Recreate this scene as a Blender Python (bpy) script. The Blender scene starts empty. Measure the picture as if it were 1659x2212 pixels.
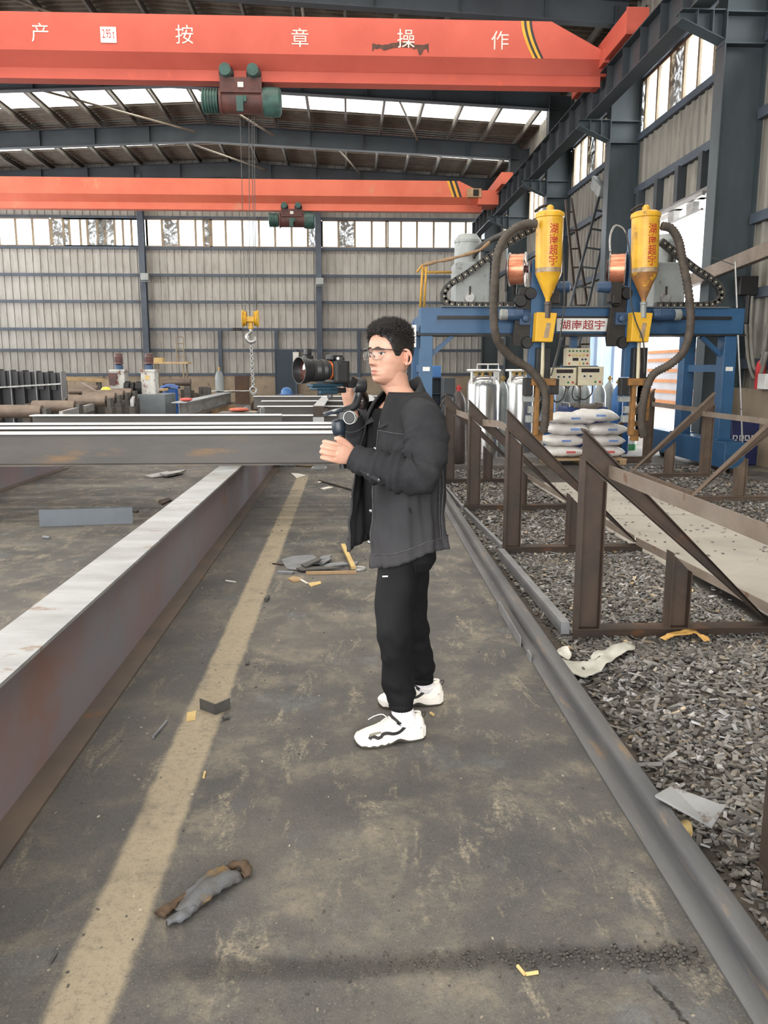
import bpy, math, random
from mathutils import Vector, Matrix, Quaternion, noise
from math import sin, cos, pi, radians, sqrt
V = Vector
SC = bpy.context.scene
COL = SC.collection
random.seed(7)

# ------------------------------------------------------------------ camera
F_PX, PITCH, YAW, CAM_H = 1740.0, radians(10.05), radians(2.55), 1.53
cam = bpy.data.cameras.new('camera')
cam.sensor_fit = 'HORIZONTAL'; cam.sensor_width = 36.0
cam.lens = 36.0 * F_PX / 1659.0
cam.clip_start = 0.05; cam.clip_end = 300
camo = bpy.data.objects.new('camera', cam); COL.objects.link(camo)
camo.location = (0, 0, CAM_H)
camo.rotation_euler = (pi/2 - PITCH, 0, -YAW)
SC.camera = camo
_F = V((sin(YAW)*cos(PITCH), cos(YAW)*cos(PITCH), -sin(PITCH)))
_R = V((cos(YAW), -sin(YAW), 0)); _U = _R.cross(_F)
def ray(px, py): return _F + _R*((px-829.5)/F_PX) - _U*((py-1106)/F_PX)
def at(px, py, Y):                      # the point of the photo's pixel at depth Y
    d = ray(px, py); return V((0, 0, CAM_H)) + d*(Y/d.y)
def gd(px, py, z=0.0):                  # ... on the level z
    d = ray(px, py); return V((0, 0, CAM_H)) + d*((z-CAM_H)/d.z)
def atx(px, py, X):
    d = ray(px, py); return V((0, 0, CAM_H)) + d*(X/d.x)

# ------------------------------------------------------------------ world, daylight, exposure
SC.view_settings.view_transform = 'Standard'; SC.view_settings.look = 'None'
SC.view_settings.exposure = 0.1; SC.view_settings.gamma = 1.0
SC.view_settings.use_curve_mapping = False
SC.cycles.max_bounces = 7; SC.cycles.diffuse_bounces = 4; SC.cycles.glossy_bounces = 3
SC.cycles.transparent_max_bounces = 12; SC.cycles.transmission_bounces = 5
SC.cycles.sample_clamp_indirect = 6.0
SC.cycles.caustics_reflective = False; SC.cycles.caustics_refractive = False
wd = bpy.data.worlds.new('sky'); SC.world = wd; wd.use_nodes = True
bg = wd.node_tree.nodes['Background']
bg.inputs[0].default_value = (0.93, 0.96, 1.0, 1); bg.inputs[1].default_value = 2.6
def area(name, loc, rot, sx, sy, power, col=(1, 1, 1), spread=pi):
    l = bpy.data.lights.new(name, 'AREA'); l.shape = 'RECTANGLE'; l.size = sx; l.size_y = sy
    l.energy = power; l.color = col; l.spread = spread
    o = bpy.data.objects.new(name, l); COL.objects.link(o); o.location = loc; o.rotation_euler = rot
    return o
# daylight through the open end of the hall behind the camera, the roof light strips, the door, the right and back windows
area('daylight_open_end', (-3.5, -8.9, 3.4), (radians(90), 0, 0), 16, 6.4, 2700, (1, .985, .96))
for y in (-1.0, 5.1, 10.9, 16.7, 28.6, 33.8):
    area('daylight_roof_strip', (-5.1, y, 10.62), (0, 0, 0), 22, 1.5, 780, (1, .985, .95))
area('daylight_side_door', (7.5, 16.6, 2.3), (0, radians(90), 0), 4.4, 3.0, 420, (1, .99, .97))
area('daylight_back_windows', (-5, 37.5, 7.35), (radians(-90), 0, 0), 23, 1.1, 750, (.96, .98, 1))
area('daylight_side_windows', (7.1, 20, 7.4), (0, radians(90), 0), 1.1, 30, 700, (.96, .98, 1))
area('added_left_fill', (-17.3, 14, 5.0), (0, radians(-90), 0), 6.0, 40, 2600, (1, .985, .96))  # added fill light on the unseen left, where no windows are known

# ------------------------------------------------------------------ materials
def lin(c):
    r = []
    for v in c[:3]:
        v /= 255.0
        r.append(v/12.92 if v <= .04045 else ((v+.055)/1.055)**2.4)
    return (*r, 1)
class NT:
    def __init__(s, name):
        s.m = bpy.data.materials.new(name); s.m.use_nodes = True
        s.t = s.m.node_tree; s.b = s.t.nodes['Principled BSDF']; s.out = s.t.nodes['Material Output']
        s.co = None
    def n(s, ty, **kw):
        o = s.t.nodes.new(ty)
        for k, v in kw.items(): setattr(o, k, v)
        return o
    def l(s, a, b): s.t.links.new(a, b)
    def coord(s, scale=(1, 1, 1), kind='Object'):
        tc = s.n('ShaderNodeTexCoord'); mp = s.n('ShaderNodeMapping')
        mp.inputs['Scale'].default_value = scale
        s.l(tc.outputs[kind], mp.inputs[0]); return mp.outputs[0]
    def noise(s, vec, scale, detail=4, rough=.55, dist=0):
        o = s.n('ShaderNodeTexNoise'); s.l(vec, o.inputs['Vector'])
        o.inputs['Scale'].default_value = scale; o.inputs['Detail'].default_value = detail
        o.inputs['Roughness'].default_value = rough; o.inputs['Distortion'].default_value = dist
        return o.outputs['Fac']
    def ramp(s, fac, stops):
        o = s.n('ShaderNodeValToRGB'); e = o.color_ramp.elements
        while len(e) < len(stops): e.new(.5)
        for i, (p, c) in enumerate(stops):
            e[i].position = p; e[i].color = c if len(c) == 4 else lin(c)
        s.l(fac, o.inputs[0]); return o.outputs[0]
    def mask(s, fac, lo, hi):
        o = s.n('ShaderNodeMapRange'); o.interpolation_type = 'SMOOTHSTEP'
        s.l(fac, o.inputs[0]); o.inputs[1].default_value = lo; o.inputs[2].default_value = hi
        return o.outputs[0]
    def math(s, op, a, b=None, c=None):
        o = s.n('ShaderNodeMath', operation=op)
        for i, v in enumerate((a, b, c)):
            if v is None: continue
            if isinstance(v, (int, float)): o.inputs[i].default_value = v
            else: s.l(v, o.inputs[i])
        return o.outputs[0]
    def mix(s, fac, a, b, mode='MIX'):
        o = s.n('ShaderNodeMix', data_type='RGBA', blend_type=mode)
        if isinstance(fac, (int, float)): o.inputs[0].default_value = fac
        else: s.l(fac, o.inputs[0])
        for i, v in ((6, a), (7, b)):
            if isinstance(v, tuple): o.inputs[i].default_value = v if len(v) == 4 else lin(v)
            else: s.l(v, o.inputs[i])
        return o.outputs[2]
    def bump(s, h, dist=.01, strength=.6):
        o = s.n('ShaderNodeBump'); o.inputs['Distance'].default_value = dist; o.inputs['Strength'].default_value = strength
        s.l(h, o.inputs['Height']); s.l(o.outputs[0], s.b.inputs['Normal'])
    def sep(s, vec):
        o = s.n('ShaderNodeSeparateXYZ'); s.l(vec, o.inputs[0]); return o.outputs
    def fin(s, col, rough=.6, metal=0., spec=.5):
        if isinstance(col, tuple): s.b.inputs['Base Color'].default_value = col if len(col) == 4 else lin(col)
        else: s.l(col, s.b.inputs['Base Color'])
        if isinstance(rough, (int, float)): s.b.inputs['Roughness'].default_value = rough
        else: s.l(rough, s.b.inputs['Roughness'])
        s.b.inputs['Metallic'].default_value = metal
        s.b.inputs['Specular IOR Level'].default_value = spec
        return s.m
def mat(name, c1, c2=None, scale=4., rough=.6, metal=0., stretch=(1, 1, 1), lo=.35, hi=.65, c3=None, s3=14., lo3=.6, hi3=.7, bump=0., bs=60., spec=.5):
    """a two (three) tone procedural surface: mottled c1/c2, flecks of c3, fine bump"""
    k = NT(name); v = k.coord(stretch); col = c1
    if c2 is not None: col = k.ramp(k.noise(v, scale, 5, .6), [(lo, c1), (hi, c2)])
    if c3 is not None: col = k.mix(k.mask(k.noise(v, s3, 6, .65), lo3, hi3), col, c3)
    if bump: k.bump(k.noise(v, bs, 4, .6), bump)
    return k.fin(col, rough, metal, spec)
M = {}
def P(name, *a, **k): M[name] = mat(name, *a, **k); return M[name]

P('steel_dark', (70, 66, 62), (98, 92, 86), 3, .5, .35, c3=(112, 84, 62), s3=5, lo3=.58, hi3=.75, stretch=(.4, 1, 2.5), bump=.001)
P('steel_pale', (168, 168, 166), (138, 136, 132), 2.5, .42, .35, stretch=(3, .6, 3), c3=(106, 96, 86), s3=5, lo3=.6, hi3=.68)
P('rack_rust', (50, 42, 37), (72, 57, 46), 3.5, .6, .25, c3=(98, 68, 46), s3=4.5, lo3=.56, hi3=.74, bump=.001)
P('rack_dusty', (104, 88, 74), (86, 72, 62), 4, .75, .1, c3=(88, 68, 54), s3=9)
P('flat_bar', (112, 98, 86), (136, 124, 112), 3, .55, .25, c3=(104, 78, 58), s3=6)
P('flat_bar_grey', (150, 150, 152), (122, 122, 124), 3, .45, .35)
P('frame_paint', (66, 76, 80), (52, 60, 64), 1.4, .5, .0, stretch=(1, 1, .4), bump=.001)
P('frame_dark', (56, 62, 66), (44, 48, 52), 1.4, .55, .0)
P('rafter_paint', (66, 74, 80), (54, 60, 66), 1.0, .6)
P('girt_paint', (74, 84, 96), (58, 64, 74), 1.2, .6)
P('wood_dust', (176, 148, 112), (150, 122, 90), 6, .8)
P('black_plastic', (16, 17, 18), (24, 25, 27), 30, .42)
P('black_metal', (26, 27, 28), (40, 38, 36), 12, .5, .3)
P('grease_black', (24, 22, 20), (44, 38, 32), 9, .55, .2)
P('white_paint', (222, 222, 218), (204, 202, 196), 6, .5)
P('rubber', (40, 38, 35), (58, 54, 48), 12, .7)
P('gantry_blue', (34, 74, 110), (42, 84, 120), 2.2, .45, 0, c3=(38, 54, 76), s3=5, lo3=.6, hi3=.74)
P('gantry_blue_lit', (52, 112, 176), (40, 92, 152), 2, .45, 0, c3=(120, 140, 160), s3=7, lo3=.66, hi3=.72)
P('deck_dust', (96, 100, 104), (80, 82, 84), 3, .7)

# ------------------------------------------------------------------ mesh builder
PEND = []                               # material slots filled at the end of the script
ABS = {}                                # absolute matrices of things and parts
class MB:
    def __init__(s): s.v = []; s.f = []
    def add(s, v, f):
        o = len(s.v); s.v += [V(p) for p in v]; s.f += [tuple(i+o for i in q) for q in f]; return s
    def box(s, x0, x1, y0, y1, z0, z1):
        return s.add([(x0,y0,z0),(x1,y0,z0),(x1,y1,z0),(x0,y1,z0),(x0,y0,z1),(x1,y0,z1),(x1,y1,z1),(x0,y1,z1)],
                     [(3,2,1,0),(4,5,6,7),(0,1,5,4),(1,2,6,5),(2,3,7,6),(3,0,4,7)])
    def cbox(s, c, sx, sy, sz, rot=None):
        a = MB().box(-sx/2, sx/2, -sy/2, sy/2, -sz/2, sz/2)
        R = rot.to_matrix().to_4x4() if isinstance(rot, Quaternion) else (rot if rot is not None else Matrix())
        return s.add([V(c) + (R @ p) for p in a.v], a.f)
    def ext(s, prof, p, q, up=(0, 0, 1), caps=True, prof2=None):
        """sweep the closed outline prof [(side, up)] from p to q"""
        p, q, up = V(p), V(q), V(up); d = (q-p).normalized(); sd = d.cross(up)
        if sd.length < 1e-5: sd = d.cross(V((0, 1, 0)))
        sd.normalize(); u = sd.cross(d); n = len(prof); prof2 = prof2 or prof
        vs = [p+sd*a+u*b for a, b in prof] + [q+sd*a+u*b for a, b in prof2]
        fs = [((i+1) % n, i, i+n, (i+1) % n+n) for i in range(n)]
        if caps: fs += [tuple(range(n)), tuple(range(2*n-1, n-1, -1))]
        return s.add(vs, fs)
    def bar(s, p, q, w, h, up=(0, 0, 1)):
        return s.ext([(-w/2,-h/2),(w/2,-h/2),(w/2,h/2),(-w/2,h/2)], p, q, up)
    def ib(s, p, q, h, b, tf=.012, tw=.009, up=(0, 0, 1)):
        H, B, w = h/2, b/2, tw/2
        return s.ext([(-B,-H),(B,-H),(B,-H+tf),(w,-H+tf),(w,H-tf),(B,H-tf),(B,H),(-B,H),(-B,H-tf),(-w,H-tf),(-w,-H+tf),(-B,-H+tf)], p, q, up)
    def prism(s, pts, ax, lo, hi):
        """extrude a flat outline; pts are the two other coordinates in order"""
        def m(a, b, c): return {'x': (c, a, b), 'y': (a, c, b), 'z': (a, b, c)}[ax]
        n = len(pts); vs = [m(a, b, lo) for a, b in pts] + [m(a, b, hi) for a, b in pts]
        return s.add(vs, [tuple(range(n)), tuple(range(2*n-1, n-1, -1))] + [((i+1) % n, i, i+n, (i+1) % n+n) for i in range(n)])
    def tube(s, pts, r, n=8, closed=False, caps=True, flat=1.0, up=None):
        pts = [V(p) for p in pts]; m = len(pts); rs = r if isinstance(r, (list, tuple)) else [r]*m
        vs = []; prev = None
        for i in range(m):
            a = pts[i-1] if (i or closed) else pts[i]; b = pts[(i+1) % m] if (i < m-1 or closed) else pts[i]
            t = (b-a).normalized() if (b-a).length > 1e-9 else V((0, 0, 1))
            if prev is None:
                u = V(up) if up else (V((0, 0, 1)) if abs(t.z) < .9 else V((1, 0, 0)))
            else: u = prev
            u = (u - t*u.dot(t)).normalized(); prev = u; w = t.cross(u)
            for k in range(n):
                an = 2*pi*k/n; vs.append(pts[i] + (u*cos(an)*flat + w*sin(an))*rs[i])
        fs = []
        for i in range(m if closed else m-1):
            for k in range(n):
                a, b = i*n+k, i*n+(k+1) % n; c, d = ((i+1) % m)*n+(k+1) % n, ((i+1) % m)*n+k
                fs.append((a, b, c, d))
        if caps and not closed: fs += [tuple(range(n-1, -1, -1)), tuple(range((m-1)*n, m*n))]
        return s.add(vs, fs)
    def lathe(s, prof, o, ax=(0, 0, 1), n=24, caps=True):
        """revolve [(radius, height)] about ax through o"""
        o, ax = V(o), V(ax).normalized()
        return s.tube_r([o+ax*h for _, h in prof], [max(r, 1e-4) for r, _ in prof], ax, n, caps)
    def tube_r(s, pts, rs, ax, n, caps):
        u = V((0, 0, 1)) if abs(ax.z) < .9 else V((1, 0, 0)); u = (u-ax*u.dot(ax)).normalized(); w = ax.cross(u)
        vs = [p+(u*cos(2*pi*k/n)+w*sin(2*pi*k/n))*r for p, r in zip(pts, rs) for k in range(n)]
        m = len(pts); fs = [(i*n+k, i*n+(k+1) % n, (i+1)*n+(k+1) % n, (i+1)*n+k) for i in range(m-1) for k in range(n)]
        if caps: fs += [tuple(range(n-1, -1, -1)), tuple(range((m-1)*n, m*n))]
        return s.add(vs, fs)
    def cyl(s, p, q, r, n=20): return s.tube([p, q], r, n)
    def sph(s, c, r, n=12, m=8):
        r = V((r, r, r)) if isinstance(r, (int, float)) else V(r); c = V(c)
        vs = [c+V((0, 0, -r.z))]
        for j in range(1, m):
            a = -pi/2+pi*j/m
            vs += [c+V((r.x*cos(a)*cos(2*pi*k/n), r.y*cos(a)*sin(2*pi*k/n), r.z*sin(a))) for k in range(n)]
        vs.append(c+V((0, 0, r.z))); L = len(vs)-1
        fs = [(0, 1+(k+1) % n, 1+k) for k in range(n)] + [(L, L-n+k, L-n+(k+1) % n) for k in range(n)]
        for j in range(m-2): fs += [(1+j*n+k, 1+j*n+(k+1) % n, 1+(j+1)*n+(k+1) % n, 1+(j+1)*n+k) for k in range(n)]
        return s.add(vs, fs)
    def loft(s, rings, cap=True, close=True):
        n = len(rings[0]); vs = [p for r in rings for p in r]; fs = []
        for i in range(len(rings)-1):
            for k in range(n if close else n-1):
                fs.append((i*n+k, i*n+(k+1) % n, (i+1)*n+(k+1) % n, (i+1)*n+k))
        if cap: fs += [tuple(range(n-1, -1, -1)), tuple(range((len(rings)-1)*n, len(rings)*n))]
        return s.add(vs, fs)
    def xf(s, m, start=0):
        for i in range(start, len(s.v)): s.v[i] = m @ s.v[i]
        return s
    def build(s, name, m, parent=None, smooth=None, bevel=0., local=False, origin=None, seg=2):
        me = bpy.data.meshes.new(name); o = bpy.data.objects.new(name, me); COL.objects.link(o)
        vs = s.v
        if parent is None:
            if origin is None:
                xs = [p.x for p in vs]; ys = [p.y for p in vs]; zs = [p.z for p in vs]
                origin = V(((min(xs)+max(xs))/2, (min(ys)+max(ys))/2, min(zs)))
            o.location = origin; ABS[o.name] = Matrix.Translation(origin)
            inv = Matrix.Translation(-V(origin))
        else:
            o.parent = parent; ABS[o.name] = ABS[parent.name]; inv = ABS[parent.name].inverted()
        if not local: vs = [inv @ p for p in vs]
        me.from_pydata([tuple(p) for p in vs], [], s.f); me.validate()
        ms = m if isinstance(m, (list, tuple)) else [m]
        for k in ms: me.materials.append(None); PEND.append((me, len(me.materials)-1, k))
        if smooth is not None:
            me.polygons.foreach_set('use_smooth', [True]*len(me.polygons))
            if smooth < 3: me.set_sharp_from_angle(angle=smooth)
        if bevel:
            b = o.modifiers.new('bevel', 'BEVEL'); b.width = bevel; b.segments = seg; b.limit_method = 'ANGLE'; b.angle_limit = .6
        return o
def thing(name, label, cat, loc=(0, 0, 0), rz=0., group=None):
    o = bpy.data.objects.new(name, None); COL.objects.link(o)
    o.location = loc; o.rotation_euler = (0, 0, rz); o.empty_display_size = .1
    ABS[o.name] = Matrix.Translation(V(loc)) @ Matrix.Rotation(rz, 4, 'Z')
    return tag(o, label, cat, group)
def tag(o, label, cat, group=None, kind=None):
    o['label'] = label; o['category'] = cat
    if group: o['group'] = group
    if kind: o['kind'] = kind
    return o
def struct(o, label=None):
    o['kind'] = 'structure'
    if label: o['label'] = label
    return o
def dup(root, loc, rz=None, label=None, group=None):
    def cp(o, par):
        c = o.copy(); COL.objects.link(c); c.parent = par
        for ch in list(o.children): cp(ch, c)
        return c
    r = cp(root, None); r.location = loc
    if rz is not None: r.rotation_euler = (0, 0, rz)
    if label: r['label'] = label
    if group: r['group'] = group
    ABS[r.name] = Matrix.Translation(V(loc)) @ Matrix.Rotation(r.rotation_euler.z, 4, 'Z')
    return r
def sm(pts, k=6, closed=False):
    """Catmull-Rom through the points"""
    pts = [V(p) for p in pts]; n = len(pts); out = []
    for i in range(n if closed else n-1):
        p0 = pts[i-1] if (i or closed) else pts[0]; p1 = pts[i]; p2 = pts[(i+1) % n]
        p3 = pts[(i+2) % n] if (i+2 < n or closed) else pts[-1]
        for j in range(k):
            t = j/k
            out.append(.5*((2*p1)+(p2-p0)*t+(2*p0-5*p1+4*p2-p3)*t*t+(3*p1-p0-3*p2+p3)*t*t*t))
    if not closed: out.append(pts[-1])
    return out
def text(body, h, origin, right, up, m, name, parent, depth=.002, width=None, bold=0., vertical=False):
    """lettering as flat raised mesh: h = height of a character"""
    cu = bpy.data.curves.new(name, 'FONT'); cu.body = '\n'.join(body) if vertical else body
    cu.align_x = 'CENTER'; cu.align_y = 'CENTER'; cu.size = 1.0; cu.extrude = 0; cu.offset = bold; cu.resolution_u = 3
    if vertical: cu.space_line = vertical
    to = bpy.data.objects.new('tmp', cu); COL.objects.link(to)
    dg = bpy.context.evaluated_depsgraph_get(); me = bpy.data.meshes.new_from_object(to.evaluated_get(dg))
    vs = [p.co.copy() for p in me.vertices]; fs = [tuple(p.vertices) for p in me.polygons]
    bpy.data.objects.remove(to); bpy.data.meshes.remove(me)
    x0, x1 = min(p.x for p in vs), max(p.x for p in vs); y0, y1 = min(p.y for p in vs), max(p.y for p in vs)
    sy = h/(y1-y0); sx = (width/(x1-x0)) if width else sy
    r, u = V(right).normalized(), V(up).normalized(); nrm = r.cross(u)
    b = MB(); b.add([V(origin)+r*((p.x-(x0+x1)/2)*sx)+u*((p.y-(y0+y1)/2)*sy)+nrm*depth for p in vs], fs)
    return b.build(name, m, parent)
# ------------------------------------------------------------------ the hall
XW, YB, XL, YF = 6.75, 37.0, -17.0, -9.0
def floor_mat():
    k = NT('floor_dust'); v = k.coord(); x, y, z = k.sep(v)
    big = k.noise(v, .8, 8, .66); mid = k.noise(v, 3.2, 9, .74, .3); fine = k.noise(v, 38, 5, .7)
    col = k.ramp(big, [(.3, (62, 62, 62)), (.5, (88, 85, 82)), (.68, (116, 110, 102))])
    col = k.mix(k.math('MULTIPLY', k.mask(mid, .48, .68), .6), col, (136, 126, 110))
    sc = k.n('ShaderNodeMapping'); sc.inputs['Scale'].default_value = (3.2, 1.1, 1); sc.inputs['Rotation'].default_value = (0, 0, .5); k.l(v, sc.inputs[0])
    patch = k.noise(sc.outputs[0], 2.4, 9, .76, .5)
    col = k.mix(k.math('MULTIPLY', k.math('MULTIPLY', k.mask(patch, .53, .66), k.mask(k.noise(v, 60, 4, .7), .36, .58)), .75), col, (164, 152, 131))
    col = k.mix(k.math('MULTIPLY', k.mask(k.noise(v, 1.9, 7, .7), .54, .7), .45), col, (112, 116, 120))
    # darker lane beside the long beam
    lane = k.math('MULTIPLY', k.mask(x, -1.25, -1.0), k.math('SUBTRACT', 1., k.mask(x, -.8, -.62)))
    col = k.mix(k.math('MULTIPLY', lane, .45), col, (78, 76, 74))
    # painted lane line, worn and dusty
    e = k.math('MULTIPLY', k.math('SUBTRACT', k.noise(v, 9, 4, .6), .5), .035)
    xx = k.math('ADD', x, e)
    st = k.math('MULTIPLY', k.mask(xx, -.755, -.725), k.math('SUBTRACT', 1., k.mask(xx, -.592, -.562)))
    st = k.math('MULTIPLY', st, k.math('SUBTRACT', 1., k.mask(y, 11.2, 12.2)))
    wear = k.math('SUBTRACT', 1., k.math('MULTIPLY', k.mask(k.noise(v, 5, 6, .7), .5, .7), .45))
    col = k.mix(k.math('MULTIPLY', st, k.math('MULTIPLY', wear, .78)), col, (166, 152, 128))
    # silted joint across the lane and a crack running off it
    jy = k.math('ADD', y, k.math('MULTIPLY', k.math('SUBTRACT', k.noise(v, 3.4, 5, .6), .5), .16))
    j = k.math('MULTIPLY', k.mask(jy, 1.80, 1.845), k.math('SUBTRACT', 1., k.mask(jy, 1.87, 1.93)))
    j = k.math('MULTIPLY', j, k.math('MULTIPLY', k.mask(x, -.62, -.35), k.math('SUBTRACT', 1., k.mask(x, .85, .95))))
    col = k.mix(k.math('MULTIPLY', j, .7), col, (52, 50, 48))
    cx = k.math('ADD', k.math('ADD', x, k.math('MULTIPLY', y, .35)), k.math('MULTIPLY', k.math('SUBTRACT', k.noise(v, 9, 4, .6), .5), .11))
    cr = k.math('MULTIPLY', k.mask(cx, 1.358, 1.366), k.math('SUBTRACT', 1., k.mask(cx, 1.368, 1.376)))
    cr = k.math('MULTIPLY', cr, k.math('MULTIPLY', k.math('SUBTRACT', 1., k.mask(y, 1.74, 1.8)), k.mask(x, .6, .7)))
    col = k.mix(cr, col, (38, 36, 34))
    col = k.mix(k.math('MULTIPLY', k.mask(fine, .45, .75), .4), col, (58, 57, 56))
    grain = k.noise(v, 150, 3, .7)
    col = k.mix(k.math('MULTIPLY', k.mask(grain, .56, .72), .5), col, (150, 143, 130)); col = k.mix(k.math('MULTIPLY', k.math('SUBTRACT', 1., k.mask(grain, .3, .44)), .55), col, (48, 47, 46))
    h = k.math('ADD', k.math('MULTIPLY', fine, .6), k.math('ADD', mid, patch))
    k.bump(h, .006, .5)
    return k.fin(col, .72, 0, .35)
M['floor'] = floor_mat()
def clad_mat(name, a, b, streak):
    k = NT(name); v = k.coord((1, 1, .18)); v2 = k.coord()
    col = k.ramp(k.noise(v, 3.0, 5, .6), [(.35, a), (.65, b)])
    col = k.mix(k.math('MULTIPLY', k.mask(k.noise(v, 9, 4, .6), .52, .7), .5), col, streak)
    col = k.mix(k.math('MULTIPLY', k.mask(k.noise(v2, .5, 4, .6), .45, .7), .25), col, streak)
    return k.fin(col, .6, 0, .3)
M['clad'] = clad_mat('cladding_cream', (170, 167, 160), (152, 149, 142), (122, 115, 105))
M['clad_r'] = clad_mat('cladding_grey', (150, 146, 136), (128, 124, 116), (92, 86, 78))
M['roof'] = clad_mat('roof_sheet', (116, 108, 96), (98, 92, 84), (78, 70, 60))
P('dado', (158, 142, 120), (136, 122, 104), 1.2, .8, c3=(92, 82, 72), s3=3, lo3=.55, hi3=.72)
def glass(name, tint, rough=.1, w=.9, haze=None):
    k = NT(name); tr = k.n('ShaderNodeBsdfTransparent'); tr.inputs[0].default_value = lin(tint)
    d = k.n('ShaderNodeBsdfTranslucent'); d.inputs[0].default_value = lin((230, 232, 235))
    mx = k.n('ShaderNodeMixShader')
    if haze: 
        f = k.mask(k.noise(k.coord(), haze[0], 5, .65, 1.5), haze[1], haze[2]); k.l(f, mx.inputs[0])
    else: mx.inputs[0].default_value = 1-w
    k.l(tr.outputs[0], mx.inputs[1]); k.l(d.outputs[0], mx.inputs[2]); k.l(mx.outputs[0], k.out.inputs[0]); return k.m
M['pane'] = glass('window_glass', (244, 248, 250), w=.92)
k = NT('window_plastic_film'); tr = k.n('ShaderNodeBsdfTransparent'); tr.inputs[0].default_value = (.62, .64, .64, 1); d = k.n('ShaderNodeBsdfDiffuse'); d.inputs[0].default_value = lin((126, 124, 118)); mx = k.n('ShaderNodeMixShader')
k.l(k.mask(k.noise(k.coord(), 3.4, 5, .65, 1.5), .36, .56), mx.inputs[0]); k.l(tr.outputs[0], mx.inputs[1]); k.l(d.outputs[0], mx.inputs[2]); k.l(mx.outputs[0], k.out.inputs[0]); M['film'] = k.m
M['skylight'] = glass('roof_light_sheet', (255, 250, 238), w=.75)
P('film_dirty', (120, 116, 110), (176, 174, 168), 3, .4)

def corr(b, o, ua, ub, L, H, pitch, rib, dep, nrm):
    """ribbed sheet: from o along ua for L and ub for H; ribs along ub stand out along nrm"""
    o, ua, ub, nrm = V(o), V(ua), V(ub), V(nrm); prof = [(0, 0)]; x = pitch*.5
    while x+rib < L:
        prof += [(x-rib*.5, 0), (x-rib*.25, dep), (x+rib*.25, dep), (x+rib*.5, 0)]; x += pitch
    prof.append((L, 0)); vs = []
    for a, d in prof:
        p = o+ua*a+nrm*d; vs += [p, p+ub*H]
    b.add(vs, [(2*i, 2*i+2, 2*i+3, 2*i+1) for i in range(len(prof)-1)])

b = MB(); b.add([(XL, YF, 0), (XW+.2, YF, 0), (XW+.2, YB, 0), (XL, YB, 0)], [(0, 1, 2, 3)])
struct(b.build('floor', 'floor', origin=V((0, 0, 0))), 'dusty dark concrete floor with a worn tan lane line')
ZW0, ZW1 = 6.78, 7.95                    # window band
RIDGE, ZE, ZR = -5.1, 9.85, 10.45
# back wall
b = MB()
corr(b, (XL, YB, 1.26), (1, 0, 0), (0, 0, 1), XW-XL, ZW0-1.26, .32, .07, .04, (0, -1, 0))
corr(b, (XL, YB, ZW1), (1, 0, 0), (0, 0, 1), XW-XL, ZR-ZW1, .32, .07, .04, (0, -1, 0))
struct(b.build('wall_back', 'clad'), 'pale ribbed back wall under the window band')
b = MB(); b.box(XL, XW, YB-.12, YB+.1, 0, 1.27)
struct(b.build('baseboard_back', 'dado'), 'stained tan masonry plinth along the back wall')
# right wall, with the door bay left open
DY0, DY1, DZ = 15.12, 18.3, 4.68
b = MB()
for y0, y1, z0, z1 in ((YF, DY0, 1.2, ZW0), (DY0, DY1, DZ, ZW0), (DY1, YB, 1.2, ZW0), (YF, YB, ZW1, ZE)):
    corr(b, (XW, y0, z0), (0, 1, 0), (0, 0, 1), y1-y0, z1-z0, .3, .08, .04, (-1, 0, 0))
struct(b.build('wall_right', 'clad_r'), 'grimy grey ribbed right wall')
b = MB(); b.box(XW-.15, XW+.1, YF, DY0, 0, 1.22); b.box(XW-.15, XW+.1, DY1, YB, 0, 1.22)
struct(b.build('baseboard_right', 'dado'), 'tan masonry plinth along the right wall')
# left wall, its band added for light, and open end wall behind the camera
b = MB(); b.box(XL-.1, XL, YF, YB, 0, 2.0); b.box(XL-.1, XL, YF, YB, 8.0, ZE)
struct(b.build('wall_left', 'clad'), 'left wall with a long open band added for light')
b = MB(); b.box(XL, -11.6, YF-.1, YF, 0, ZE); b.box(4.7, XW, YF-.1, YF, 0, ZE); b.box(-11.6, 4.7, YF-.1, YF, 6.7, ZR)
struct(b.build('wall_front', 'clad_r'), 'end wall behind the viewer with a wide doorway')
# roof sheets between the light strips
strips = [(-1.9, -.1), (4.2, 6.0), (10.0, 11.8), (15.8, 17.6), (27.75, 29.5), (33.1, 34.5)]
b = MB(); sb = []
edges = [YF] + [e for s in strips for e in s] + [YB]
for i in range(0, len(edges), 2):
    y0, y1 = edges[i], edges[i+1]
    for xe in (XW, XL):
        d = V((xe-RIDGE, 0, ZE-ZR)); L = d.length; d.normalize()
        corr(b, (RIDGE, y0, ZR), (0, 1, 0), d, y1-y0, L, .26, .1, .045, (0, 0, -1))
struct(b.build('ceiling', 'roof'), 'dim ribbed steel roof')
for i, (y0, y1) in enumerate(strips):
    s = MB()
    for xe in (XW, XL):
        d = V((xe-RIDGE, 0, ZE-ZR)); L = d.length; d.normalize()
        corr(s, (RIDGE, y0, ZR), (0, 1, 0), d, y1-y0, L, .26, .1, .045, (0, 0, -1))
    struct(s.build('window_%d' % (30+i), 'skylight'), 'translucent roof light strip')
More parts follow.
